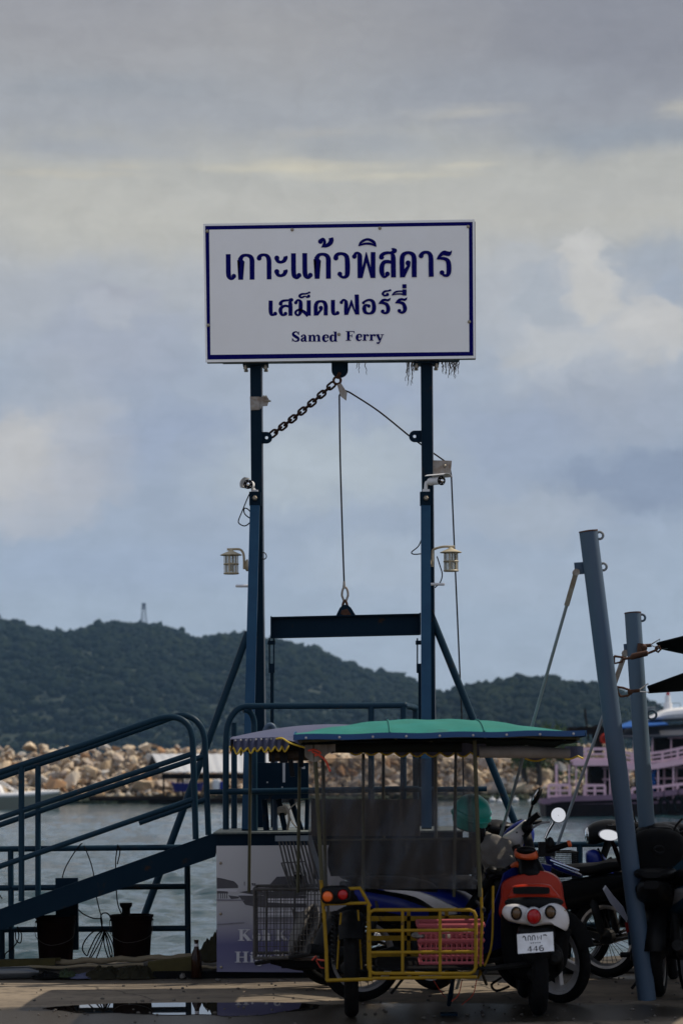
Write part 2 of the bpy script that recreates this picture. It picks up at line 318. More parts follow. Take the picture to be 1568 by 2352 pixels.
        fs = [(i * w + j, (i + 1) * w + j, (i + 1) * w + j + 1, i * w + j + 1) for i in range(nu) for j in range(nv)]
        f2 = [tuple(x + k for x in reversed(f)) for f in fs]
        ed = [i * w for i in range(nu + 1)] + [nu * w + j for j in range(1, w)] + [i * w + nv for i in range(nu - 1, -1, -1)] + [j for j in range(nv - 1, 0, -1)]
        sd_ = [(ed[i], ed[i] + k, ed[(i + 1) % len(ed)] + k, ed[(i + 1) % len(ed)]) for i in range(len(ed))]
        return s.add(vs + vs2, fs + f2 + sd_)
    def build(s, name, m, parent=None, base=None, ang=38, **kw):
        """one mesh object; world coordinates minus the origin of its parent (base)"""
        b = Vector(base) if base is not None else (Vector(parent['_b']) if parent is not None and '_b' in parent else Vector((0, 0, 0)))
        me = bpy.data.meshes.new(name); me.from_pydata([tuple(Vector(v) - b) for v in s.v], [], s.f)
        bm = bmesh.new(); bm.from_mesh(me); bmesh.ops.recalc_face_normals(bm, faces=bm.faces); bm.to_mesh(me); bm.free()
        me.polygons.foreach_set('use_smooth', [True] * len(me.polygons)); me.set_sharp_from_angle(angle=R(ang))
        me.materials.append(M[m] if isinstance(m, str) else m)
        o = bpy.data.objects.new(name, me); C.objects.link(o)
        if parent is not None:
            o.parent = parent; o['_b'] = tuple(b)
        else:
            o.location = b; o['_b'] = tuple(b)
        return o
def tag(o, label=None, cat_=None, group=None, kind=None):
    if label: o['label'] = label
    if cat_: o['category'] = cat_
    if group: o['group'] = group
    if kind: o['kind'] = kind
    return o
def each(name, m, parent, shapes):
    for f in shapes: f(MB()).build(name, m, parent)
def thing(name, loc, label, cat_, group=None, local=False, rotz=0):
    o = bpy.data.objects.new(name, None); C.objects.link(o); o.empty_display_size = .1
    o.location = loc; o.rotation_euler = (0, 0, rotz); o['_b'] = (0, 0, 0) if local else tuple(loc)
    return tag(o, label, cat_, group)
def copy_tree(o, parent=None):
    c = o.copy(); C.objects.link(c)
    if parent is not None: c.parent = parent
    for ch in list(o.children): copy_tree(ch, c)
    return c
def one(name, m, mb, base, label, cat_, group=None, kind=None):
    return tag(mb.build(name, m, None, base), label, cat_, group, kind)
# ------------------------------------------------------------------ lettering: strokes of varying width and polygons, traced on a plane facing the camera
class Ink:
    def __init__(s, T, Y, k0=0, step=.00012, th=.0006):
        s.T = T; s.Y = Y; s.k = k0; s.mb = MB(); s.step = step; s.th = th
    def _p(s, x, y, o=0):
        q = s.T(x, y); return P(q[0], q[1], s.Y - s.th - s.k * s.step)
    def st(s, pts, sm=5, wk=1.0):
        q = cat(pts, sm); n = len(q); vs = []
        for i in range(n):
            a = q[max(0, i - 1)]; b = q[min(n - 1, i + 1)]; dx, dy = b[0] - a[0], b[1] - a[1]; l = math.hypot(dx, dy) or 1
            nx, ny = -dy / l, dx / l; w = max(q[i][2], 1) * wk / 2
            vs += [s._p(q[i][0] + nx * w, q[i][1] + ny * w), s._p(q[i][0] - nx * w, q[i][1] - ny * w)]
        s.mb.add(vs, [(2 * i, 2 * i + 1, 2 * i + 3, 2 * i + 2) for i in range(n - 1)]); s.k += 1; return s
    def ci(s, x, y, r, ry=None):
        s.mb.add([s._p(x + r * math.cos(a), y + (ry or r) * math.sin(a)) for a in np.linspace(0, 2 * math.pi, 18, endpoint=False)], [tuple(range(18))]); s.k += 1; return s
    def po(s, *pts):
        bm = bmesh.new(); f = bm.faces.new([bm.verts.new(s._p(x, y)) for x, y in pts]); r = bmesh.ops.triangulate(bm, faces=[f])
        bm.verts.index_update(); s.mb.add([v.co[:] for v in bm.verts], [[v.index for v in f.verts] for f in bm.faces]); bm.free(); s.k += 1; return s
    def re(s, x0, y0, x1, y1): return s.po((x0, y0), (x1, y0), (x1, y1), (x0, y1))
def g_sh(pts, dx, dy, k=1): return [(x * k + dx, y * k + dy, *[w * k for w in r]) for x, y, *r in pts]
# glyphs of the first line (traced in the pixels of one enlargement)
def th_e(I, dx=0, dy=0):
    I.st(g_sh([(108, 250, 63), (109, 400, 63), (111, 500, 63), (120, 545, 60), (142, 570, 40), (166, 566, 40), (183, 542, 48)], dx, dy)); I.ci(181 + dx, 538 + dy, 31)
def th_ko(I, dx=0, dy=0):
    I.st(g_sh([(420, 584, 64), (419, 420, 64), (418, 330, 64), (398, 284, 54), (345, 264, 39), (292, 278, 48), (262, 328, 66)], dx, dy))
    I.po(*g_sh([(226, 332), (262, 352), (242, 376), (238, 410), (240, 585), (303, 585), (301, 400), (305, 370), (321, 348), (293, 320), (262, 300)], dx, dy))
def th_aa(I, dx=0, dy=0, k=1):
    I.st(g_sh([(530, 318, 34), (510, 298, 56), (535, 268, 46), (580, 260, 38), (618, 278, 52), (639, 330, 62), (641, 460, 62), (642, 580, 62)], dx, dy, k)); I.ci(512 * k + dx, 303 * k + dy, 32 * k)
def th_ah(I):
    for dy in (0, 177):
        I.st(g_sh([(740, 310, 54), (760, 345, 46), (797, 355, 38), (838, 335, 50), (856, 298, 56), (852, 277, 54)], 0, dy)); I.ci(742, 301 + dy, 33)
def th_mai(I):
    I.st([(1306, 95, 50), (1322, 60, 34), (1350, 56, 38), (1367, 95, 38), (1352, 140, 40), (1322, 162, 8)]); I.ci(1312, 84, 32)
    I.st([(1340, 154, 18), (1390, 141, 44), (1436, 108, 58), (1453, 70, 62), (1446, 36, 58)])
def th_wo(I):
    I.st([(34, 332, 34), (8, 312, 56), (32, 274, 46), (85, 266, 38), (133, 288, 52), (152, 345, 62), (154, 500, 62), (141, 546, 50), (103, 562, 34), (72, 548, 36), (56, 522, 48)]); I.ci(59, 521, 30); I.ci(10, 320, 32)
def th_po(I):
    I.st([(242, 305, 50), (256, 264, 36), (285, 258, 34), (306, 285, 56), (309, 330, 60), (311, 572, 60)]); I.ci(241, 301, 29)
    I.po((386, 245), (394, 245), (454, 464), (505, 570), (445, 570), (392, 378), (343, 572), (284, 572), (334, 464)); I.re(446, 245, 505, 570)
def th_i(I):
    I.st([(296, 168, 16), (330, 118, 32), (405, 86, 32), (482, 118, 38), (513, 176, 14)]); I.st([(296, 167, 14), (350, 146, 26), (405, 138, 30), (460, 147, 28), (514, 174, 14)])
def th_so(I):
    I.st([(605, 328, 34), (578, 302, 54), (605, 268, 44), (655, 254, 38), (700, 254, 34), (740, 235, 55)]); I.ci(576, 312, 27); I.ci(745, 228, 30); I.po((703, 197), (740, 192), (745, 230), (715, 225))
    I.st([(712, 262, 36), (727, 310, 60), (729, 420, 62), (731, 563, 62)])
    I.st([(655, 522, 50), (634, 552, 30), (605, 550, 40), (586, 500, 60), (585, 430, 60), (608, 378, 50), (655, 364, 44), (708, 374, 40)]); I.ci(655, 519, 30)
def th_do(I):
    I.st([(841, 562, 60), (838, 430, 60), (838, 330, 60), (857, 276, 54), (915, 252, 38), (972, 276, 54), (989, 330, 62), (990, 450, 62), (991, 560, 62)])
    I.ci(914, 382, 32); I.po((882, 385), (946, 382), (940, 420), (872, 562), (830, 562), (866, 460), (900, 420))
def th_ro(I):
    I.po((1267, 340), (1290, 290), (1318, 252), (1345, 232), (1372, 225), (1410, 236), (1440, 240), (1463, 221), (1461, 250), (1450, 280), (1428, 297), (1395, 292), (1355, 284), (1318, 310))
    I.st([(1280, 334, 12), (1318, 324, 32), (1370, 328, 42), (1408, 352, 54), (1423, 400, 62), (1424, 490, 60), (1408, 532, 46), (1375, 540, 32), (1350, 525, 36)]); I.ci(1338, 503, 30)
# bold roman letters on a 100-unit cap height, baseline at y=0 (up is negative); returns advance
def ro(I, ch, X, Y, k):
    def st(p, sm=5): I.st([(X + x * k, Y + y * k, w * k) for x, y, w in p], sm)
    def re(a, b, c, d): I.re(X + a * k, Y + b * k, X + c * k, Y + d * k)
    def po(*p): I.po(*[(X + x * k, Y + y * k) for x, y in p])
    def ci(x, y, r): I.ci(X + x * k, Y + y * k, r * k)
    def serif(x, y, w=24): re(x - w, y - (7 if y == 0 else 0), x + w, y + (0 if y == 0 else 7))
    def bowl(x0): st([(x0 + 44, -58, 8), (x0 + 28, -66, 12), (x0 + 14, -52, 24), (x0 + 12, -32, 27), (x0 + 16, -12, 22), (x0 + 30, -3, 11), (x0 + 46, -12, 8)])
    if ch == 'S':
        st([(66, -72, 8), (52, -94, 12), (34, -96, 14), (16, -86, 23), (15, -66, 27), (40, -48, 30), (62, -32, 26), (62, -12, 22), (40, -3, 13), (20, -8, 12), (4, -30, 8)]); re(65, -100, 72, -66); re(1, -34, 8, 1); return 80
    if ch == 'a':
        ci(14, -52, 10); st([(10, -56, 12), (26, -66, 10), (40, -62, 18), (46, -46, 24), (46, -6, 24)]); st([(46, -40, 10), (26, -34, 14), (12, -18, 22), (20, -5, 16), (44, -10, 8)]); st([(46, -10, 16), (56, -3, 12), (66, -6, 5)]); return 70
    if ch in 'mhn':
        t = -100 if ch == 'h' else -66; re(8, t, 32, 0); re(0, t, 14, t + 6); serif(20, 0, 20)
        for q in ((0, 46) if ch == 'm' else (0,)):
            st([(30 + q, -50, 6), (44 + q, -64, 11), (58 + q, -56, 22), (62 + q, -40, 24), (62 + q, 0, 24)]); serif(62 + q, 0, 19)
        return 134 if ch == 'm' else 88
    if ch == 'e':
        st([(18, -38, 7), (62, -38, 7)], 1); st([(62, -36, 8), (58, -56, 18), (40, -67, 10), (20, -56, 22), (14, -34, 28), (20, -12, 24), (40, -2, 13), (62, -16, 6)]); return 70
    if ch == 'd': bowl(0); re(46, -100, 70, 0); re(36, -100, 50, -94); re(66, -6, 78, 0); return 84
    if ch == 'g': bowl(0); re(46, -66, 68, 4); st([(57, 0, 22), (52, 20, 18), (32, 28, 10), (12, 20, 12)]); ci(12, 20, 9); return 78
    if ch == 'p': re(8, -66, 32, 32); serif(20, 26, 20); st([(30, -56, 8), (46, -66, 12), (60, -50, 24), (62, -32, 27), (58, -12, 22), (44, -3, 11), (30, -12, 8)]); return 80
    if ch == 'o': st([(36, -67, 9), (16, -52, 24), (12, -33, 27), (16, -14, 24), (36, -1, 9), (58, -14, 24), (62, -33, 27), (58, -52, 24), (36, -67, 9)]); return 78
    if ch in 'FHKi':
        if ch == 'i': re(8, -66, 32, 0); re(0, -66, 14, -60); serif(20, 0, 20); ci(20, -86, 12); return 44
        re(14, -100, 42, 0); serif(28, -100, 28); serif(28, 0, 28)
        if ch == 'F': re(28, -100, 92, -93); po((80, -98), (92, -98), (92, -70)); re(40, -55, 66, -47); re(62, -68, 68, -34); return 100
        if ch == 'H': re(84, -100, 112, 0); serif(98, -100, 28); serif(98, 0, 28); re(40, -54, 88, -45); return 132
        st([(40, -44, 8), (88, -96, 9)], 1); st([(52, -54, 27), (96, -4, 29)], 1); serif(84, -100, 22); serif(98, 0, 22); return 122
    if ch == 'r': re(8, -66, 32, 0); re(0, -66, 14, -60); serif(20, 0, 22); st([(30, -50, 7), (44, -62, 12), (54, -58, 16)]); ci(54, -55, 11); return 66
    if ch in 'yw':
        st([(12, -66, 27), (40, -4, 24)], 1); serif(14, -66, 22)
        if ch == 'w': st([(66, -66, 8), (42, -2, 10)], 1); st([(54, -66, 26), (82, -4, 24)], 1); st([(108, -66, 8), (84, -2, 10)], 1); serif(104, -66, 16); return 122
        st([(68, -66, 8), (42, 0, 11), (28, 24, 14), (14, 26, 12)]); ci(14, 24, 10); serif(64, -66, 18); return 86
    return 40
def word(I, txt, X, Y, k, sp=0):
    for ch in txt: X += (ro(I, ch, X, Y, k) + sp) * k
    return X
# ------------------------------------------------------------------ ground, water
WATER_Z = -1.5; EDGE = 18.25
def node_mat(name):
    m = bpy.data.materials.new(name); m.use_nodes = True; t = m.node_tree; return m, t, t.nodes['Principled BSDF']
def pier_mat():
    m, t, b = node_mat('worn_concrete')
    def n(ty, **k):
        x = t.nodes.new(ty); [setattr(x, a, q) for a, q in k.items()]; return x
    g = n('ShaderNodeNewGeometry')
    def nz(scale, det, st=(1, 1, 1), ro=.6):
        mp = n('ShaderNodeMapping'); mp.inputs['Scale'].default_value = st; t.links.new(g.outputs['Position'], mp.inputs[0])
        q = n('ShaderNodeTexNoise'); q.inputs['Scale'].default_value = scale; q.inputs['Detail'].default_value = det; q.inputs['Roughness'].default_value = ro
        t.links.new(mp.outputs[0], q.inputs['Vector']); return q.outputs[0]
    def mr(o, a, bb, c=0, d=1):
        q = n('ShaderNodeMapRange'); q.inputs[1].default_value = a; q.inputs[2].default_value = bb; q.inputs[3].default_value = c; q.inputs[4].default_value = d; t.links.new(o, q.inputs[0]); return q.outputs[0]
    def mx(f, a, bb):
        q = n('ShaderNodeMix', data_type='RGBA')
        for i, x in ((0, f), (6, a), (7, bb)):
            if isinstance(x, tuple): q.inputs[i].default_value = (*x, 1)
            elif isinstance(x, (int, float)): q.inputs[i].default_value = x
            else: t.links.new(x, q.inputs[i])
        return q.outputs[2]
    c = mx(mr(nz(1.3, 8, (.5, 1.6, 1)), .38, .62), (.225, .180, .128), (.142, .113, .08))
    c = mx(mr(nz(9, 8), .5, .68, 0, .7), c, (.085, .068, .05))
    c = mx(mr(nz(60, 4), .62, .7, 0, .55), c, (.24, .19, .13))
    vo = n('ShaderNodeTexVoronoi', feature='DISTANCE_TO_EDGE'); vo.inputs['Scale'].default_value = .55
    wn = n('ShaderNodeTexNoise'); wn.inputs['Scale'].default_value = 1.6; wn.inputs['Detail'].default_value = 6; t.links.new(g.outputs['Position'], wn.inputs['Vector'])
    va = n('ShaderNodeVectorMath', operation='MULTIPLY_ADD'); t.links.new(wn.outputs['Color'], va.inputs[0]); va.inputs[1].default_value = (.7, .7, 0); t.links.new(g.outputs['Position'], va.inputs[2]); t.links.new(va.outputs[0], vo.inputs['Vector'])
    c = mx(mr(vo.outputs[0], .004, .010, .75, 0), c, (.03, .024, .018))
    c = mx(mr(nz(2.6, 7, (.6, 1.4, 1)), .60, .70, 0, .7), c, (.05, .04, .03))
    # damp round the puddle, widened to paint shade under the sidecar; damp streaks
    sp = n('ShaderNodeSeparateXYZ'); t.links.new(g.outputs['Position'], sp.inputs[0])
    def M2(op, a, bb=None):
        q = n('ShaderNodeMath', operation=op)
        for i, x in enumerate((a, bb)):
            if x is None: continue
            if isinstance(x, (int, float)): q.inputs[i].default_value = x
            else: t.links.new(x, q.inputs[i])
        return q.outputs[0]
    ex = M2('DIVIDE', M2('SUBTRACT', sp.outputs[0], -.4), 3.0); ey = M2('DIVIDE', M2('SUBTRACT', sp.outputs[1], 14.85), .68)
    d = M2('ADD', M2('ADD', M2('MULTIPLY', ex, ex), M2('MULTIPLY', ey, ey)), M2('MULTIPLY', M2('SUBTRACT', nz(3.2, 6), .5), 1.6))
    wet_shade = mr(d, .75, 1.25, 1, 0)
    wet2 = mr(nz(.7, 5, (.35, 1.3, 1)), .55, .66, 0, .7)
    wet_shade = M2('MAXIMUM', wet_shade, wet2)
    c = mx(wet_shade, c, (.035, .028, .020)); t.links.new(c, b.inputs['Base Color'])
    t.links.new(mr(wet_shade, 0, 1, .85, .35), b.inputs['Roughness']); b.inputs['Specular IOR Level'].default_value = .4
    bp = n('ShaderNodeBump'); bp.inputs['Strength'].default_value = .5; bp.inputs['Distance'].default_value = .01
    t.links.new(nz(40, 8), bp.inputs['Height']); t.links.new(bp.outputs[0], b.inputs['Normal']); return m
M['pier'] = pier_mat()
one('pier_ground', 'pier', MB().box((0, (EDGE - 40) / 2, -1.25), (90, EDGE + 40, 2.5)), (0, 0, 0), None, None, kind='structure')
def water_mat():
    m, t, b = node_mat('harbour_water'); b.inputs['Base Color'].default_value = (.019, .049, .060, 1); b.inputs['Roughness'].default_value = .10; b.inputs['IOR'].default_value = 1.33
    g = t.nodes.new('ShaderNodeNewGeometry'); prev = None
    for sc, st, di in ((4, (.6, 1, 1), .05), (11, (.7, 1, 1), .012)):
        mp = t.nodes.new('ShaderNodeMapping'); mp.inputs['Scale'].default_value = st; t.links.new(g.outputs['Position'], mp.inputs[0])
        q = t.nodes.new('ShaderNodeTexNoise'); q.inputs['Scale'].default_value = sc; q.inputs['Detail'].default_value = 4; t.links.new(mp.outputs[0], q.inputs['Vector'])
        bp = t.nodes.new('ShaderNodeBump'); bp.inputs['Strength'].default_value = 1; bp.inputs['Distance'].default_value = di; t.links.new(q.outputs[0], bp.inputs['Height'])
        if prev: t.links.new(prev, bp.inputs['Normal'])
        prev = bp.outputs[0]
    t.links.new(prev, b.inputs['Normal']); return m
M['water'] = water_mat()
def sea():
    rows = [EDGE - .6, EDGE - .2]; rows += list(FPX * (CAMH - WATER_Z) / np.arange(2340 - HOR, 1832 - HOR, -1.6)[np.arange(2340 - HOR, 1832 - HOR, -1.6) < FPX * (CAMH - WATER_Z) / EDGE])
    far = [rows[-1] * k for k in (1.04, 1.15, 1.5, 2.5, 5, 10)]; rows += far; rows = np.array(sorted(rows)); nu = 460
    X = np.linspace(-1, 1, nu)[None, :] * (rows[:, None] * .155 + .6); X = np.where(np.abs(np.linspace(-1, 1, nu))[None, :] > .999, np.sign(X) * (rows[:, None] * .45 + 60), X); Yg = np.repeat(rows[:, None], nu, 1)
    Z = np.zeros_like(X); rs = np.random.default_rng(3)
    for k in range(46):
        lam = np.exp(rs.uniform(np.log(.35), np.log(3.2))); th = rs.normal(1.15, .55); kx, ky = 2 * np.pi / lam * np.cos(th), 2 * np.pi / lam * np.sin(th)
        Z += .0085 * lam ** .8 * np.sin(kx * X + ky * Yg + rs.uniform(0, 6.28))
    g = .65 + .5 * np.sin(X * .35 + Yg * .11) * np.sin(Yg * .17 - X * .12 + 1)
    Z = Z * g * np.clip((175 - Yg) / 40, 0, 1) * np.clip((rows[:, None] - EDGE + .6) / 1.5, 0, 1); Z = np.where(np.abs(np.linspace(-1, 1, nu))[None, :] > .999, 0, Z) + WATER_Z
    V = np.stack([X, Yg, Z], 2).reshape(-1, 3); n = len(rows); i = np.arange(n - 1)[:, None] * nu + np.arange(nu - 1)[None, :]; F = np.stack([i, i + 1, i + nu + 1, i + nu], 2).reshape(-1, 4)
    me = bpy.data.meshes.new('sea_water'); me.vertices.add(len(V)); me.vertices.foreach_set('co', V.astype(np.float32).ravel()); me.loops.add(F.size); me.loops.foreach_set('vertex_index', F.astype(np.int32).ravel())
    me.polygons.add(len(F)); me.polygons.foreach_set('loop_start', np.arange(0, F.size, 4, dtype=np.int32)); me.polygons.foreach_set('loop_total', np.full(len(F), 4, dtype=np.int32)); me.update(); me.validate()
    me.polygons.foreach_set('use_smooth', [True] * len(F)); me.materials.append(M['water']); o = bpy.data.objects.new('sea_water', me); C.objects.link(o); tag(o, kind='structure')
sea()
# puddle: irregular still sheet of water, 4 mm proud of the concrete
M['puddle'] = mat('puddle_water', (.012, .010, .008), .015, spec=.6)
def ground_pt(px, py):      # point of the z=0 plane under a photo pixel
    d = P(px, py, 1.0) - Vector((0, 0, CAMH)); k = -CAMH / d.z; return Vector((d.x * k, k, 0))
pud = [(100, 2317), (150, 2312), (200, 2309), (255, 2306), (330, 2305), (420, 2304), (500, 2304), (600, 2303), (680, 2305), (725, 2309), (735, 2316), (700, 2322), (640, 2326), (600, 2333), (520, 2335), (470, 2331), (400, 2332), (330, 2330), (250, 2327), (190, 2328), (140, 2322)]
pp = [ground_pt(*q) + Vector((0, 0, .004)) for q in cat(pud, 4, True)]
pp = [q + Vector((random.uniform(-.015, .015), random.uniform(-.012, .012), 0)) for q in pp]
b = MB(); b.prism(pp, (0, 0, -.003)); one('puddle', 'puddle', b, (0, 0, 0), None, None, kind='structure')
# small ledge along the pier edge
M['ledge'] = mat('dirty_ledge', (.055, .045, .032), .9, c2=(.025, .02, .015), ns=3, bump=.5, bs=14)
b = MB(); n = 160
def ledge(u, v):
    x = -26 + 52 * u; y = 17.42 + .8 * v + .03 * math.sin(x * 3.1) * (1 - v); return (x, y, .004 + .055 * min(1, v * 4) + .012 * math.sin(x * 7 + v * 5))
b.sheet(ledge, 260, 5, .05); one('ledge', 'ledge', b, (0, 0, 0), None, None, kind='structure')
# pebbles and litter crumbs on the concrete
b = MB()
for i in range(420):
    x = random.uniform(-3.4, 3.6); y = random.uniform(13.2, 17.4); r = random.uniform(.003, .010) * (1.6 if random.random() < .06 else 1)
    b.ball((x, y, r * .6), (r * random.uniform(.8, 1.6), r, r * .8), 6)
M['pebble'] = mat('grit', (.07, .06, .05), .9, c2=(.20, .18, .15), ns=1.2, coords='Object')
one('grit', 'pebble', b, (0, 0, 0), None, None, kind='stuff')
# ------------------------------------------------------------------ hills with forest
def skyline(pts, px): return np.interp(px, [p[0] for p in pts], [p[1] for p in pts])
HL = [(-1100, 1610), (-900, 1540), (-700, 1470), (-500, 1425), (-300, 1400), (-100, 1395), (0, 1410), (60, 1428), (110, 1440), (180, 1455), (230, 1440), (290, 1428), (340, 1432), (400, 1441), (440, 1457), (470, 1466), (500, 1462), (540, 1452), (600, 1462), (650, 1470), (700, 1488), (760, 1508), (800, 1528), (860, 1543), (910, 1553), (960, 1576), (1000, 1594), (1100, 1645), (1200, 1690), (1300, 1735)]
HR = [(820, 1735), (900, 1668), (950, 1628), (1000, 1600), (1050, 1584), (1100, 1572), (1150, 1562), (1200, 1556), (1240, 1561), (1270, 1567), (1300, 1561), (1340, 1573), (1390, 1586), (1420, 1594), (1460, 1612), (1490, 1634), (1520, 1652), (1545, 1652), (1568, 1644), (1620, 1636), (1700, 1640), (1900, 1655), (2200, 1690), (2400, 1735)]
def hill(name, prof, x0, x1, Yb, Yr, seed):
    def pt(u, v):
        px = x0 + (x1 - x0) * u; Y = Yb + (Yr - Yb) * v; zr = CAMH + (HOR - skyline(prof, px)) / FPX * Yr - 4.2
        s = math.sin(min(v, 1) * math.pi / 2) ** .9 if v <= 1 else 1 - (v - 1) * .6
        x = GX(px, Yr) * (.75 + .25 * min(v, 1)) if False else GX(px, Yr)
        rid = 5 * math.sin(x * .045 + 2 * v + seed) + 3 * math.sin(x * .09 - 5 * v)
        return Vector((x, Y, -3 + (zr + 3) * s + rid * math.sin(math.pi * min(v, 1)) * max(0, 1 - v)))
    b = MB(); nu, nv = 90, 26
    b.add([pt(i / nu, 1.5 * j / nv) for i in range(nu + 1) for j in range(nv + 1)], [(i * (nv + 1) + j, (i + 1) * (nv + 1) + j, (i + 1) * (nv + 1) + j + 1, i * (nv + 1) + j + 1) for i in range(nu) for j in range(nv)])
    one(name, M['hillsoil'], b, (0, Yb, 0), None, None, kind='structure'); return pt
M['hillsoil'] = mat('forest_floor', (.012, .022, .012), .95)
def forest_mat():
    m, t, b = node_mat('forest_canopy'); b.inputs['Roughness'].default_value = .85; b.inputs['Specular IOR Level'].default_value = .1
    g = t.nodes.new('ShaderNodeNewGeometry')
    def nz(s, d):
        q = t.nodes.new('ShaderNodeTexNoise'); q.inputs['Scale'].default_value = s; q.inputs['Detail'].default_value = d; q.inputs['Roughness'].default_value = .7; t.links.new(g.outputs['Position'], q.inputs['Vector']); return q
    a = nz(.045, 8); r = t.nodes.new('ShaderNodeValToRGB'); e = r.color_ramp.elements
    e[0].position = .34; e[0].color = (.001, .005, .004, 1); e[1].position = .68; e[1].color = (.013, .021, .005, 1); q = e.new(.5); q.color = (.003, .010, .005, 1)
    t.links.new(a.outputs[0], r.inputs[0]); t.links.new(r.outputs[0], b.inputs['Base Color'])
    bp = t.nodes.new('ShaderNodeBump'); bp.inputs['Strength'].default_value = .6; bp.inputs['Distance'].default_value = 1.2; f = nz(.9, 5); t.links.new(f.outputs[0], bp.inputs['Height']); t.links.new(bp.outputs[0], b.inputs['Normal']); return m
M['forest'] = forest_mat()
def ico(sub):
    bm = bmesh.new(); bmesh.ops.create_icosphere(bm, subdivisions=sub, radius=1); bm.verts.index_update()
    v = np.array([q.co[:] for q in bm.verts]); f = np.array([[x.index for x in q.verts] for q in bm.faces]); bm.free(); return v, f
def forest(name, pt, nu, nv, x0, x1, rad, label):
    v0, f0 = ico(2); vs = []; fs = []; o = 0
    for j in range(nv):
        v = (j + .5) / nv
        for i in range(nu):
            u = (i + random.random()) / nu; vv = min(1.06, max(0, v + random.uniform(-.5, .5) / nv))
            p = pt(u, vv); r = rad * random.choice((.45, .6, .75, .9, 1, 1.2)) * random.uniform(.85, 1.15)
            if vv > .93: r *= random.choice((.5, .8, 1, 1.25))
            for q in range(random.choice((2, 3, 3, 4))):
                rr = r * random.uniform(.45, .85); ph = RNG.uniform(0, 6.28, 3); d = v0.copy()
                fld = 1 + .22 * np.sin(d[:, 0] * 4 + ph[0]) * np.sin(d[:, 1] * 5 + ph[1]) + .16 * np.sin(d[:, 2] * 7 + d[:, 0] * 5 + ph[2]) + RNG.normal(0, .16, len(d))
                d = d * fld[:, None] * np.array([rr * random.uniform(.8, 1.3), rr, rr * random.uniform(.65, 1.05)])
                c = np.array(p) + np.array([random.uniform(-.8, .8) * r, random.uniform(-.6, .6) * r, r * random.uniform(.0, .75)])
                vs.append(d + c); fs.append(f0 + o); o += len(d)
    V = np.concatenate(vs); F = np.concatenate(fs)
    me = bpy.data.meshes.new(name); me.vertices.add(len(V)); me.vertices.foreach_set('co', V.astype(np.float32).ravel())
    me.loops.add(F.size); me.loops.foreach_set('vertex_index', F.astype(np.int32).ravel()); me.polygons.add(len(F))
    me.polygons.foreach_set('loop_start', np.arange(0, F.size, 3, dtype=np.int32)); me.polygons.foreach_set('loop_total', np.full(len(F), 3, dtype=np.int32))
    me.update(); me.validate(); me.polygons.foreach_set('use_smooth', [True] * len(F)); me.materials.append(M['forest'])
    ob = bpy.data.objects.new(name, me); C.objects.link(ob); tag(ob, kind='stuff'); return ob
pl = hill('hill', HL, -1100, 1300, 1250, 1650, 1.0); forest('forest', pl, 205, 38, -1100, 1300, 3.5, '')
pr = hill('hill', HR, 820, 2400, 1000, 1230, 4.0); forest('forest', pr, 150, 20, 820, 2400, 3.3, '')
# radio mast on the hill
p0 = P(331, 1432, 1650); b = MB(); h = 46 / FPX * 1650
for a in range(4):
    c = Vector((math.cos(a * math.pi / 2 + .78), math.sin(a * math.pi / 2 + .78), 0))
    b.tube([p0 + c * 2.6, p0 + c * 1.1 + Vector((0, 0, h))], .22, 6)
for k in range(8):
    z0, z1 = h * k / 8, h * (k + 1) / 8; r0, r1 = 2.6 - 1.5 * k / 8, 2.6 - 1.5 * (k + 1) / 8
    for a in range(4):
        c0 = Vector((math.cos(a * math.pi / 2 + .78), math.sin(a * math.pi / 2 + .78), 0)); c1 = Vector((math.cos((a + 1) * math.pi / 2 + .78), math.sin((a + 1) * math.pi / 2 + .78), 0))
        b.tube([p0 + c0 * r0 + Vector((0, 0, z0)), p0 + c1 * r1 + Vector((0, 0, z1))], .13, 5)
t = thing('radio_mast', p0, 'small lattice radio mast standing on the ridge of the forested hill', 'mast')
M['mast'] = mat('mast_steel', (.12, .14, .17), .6)
b.build('lattice', 'mast', t)
b = MB(); b.box(p0 + Vector((0, 0, h * .93)), (2.6, 2.6, 2.2)); b.box(p0 + Vector((0, 0, h * .76)), (3.2, 2.8, .7)); b.build('antenna', 'mast', t)
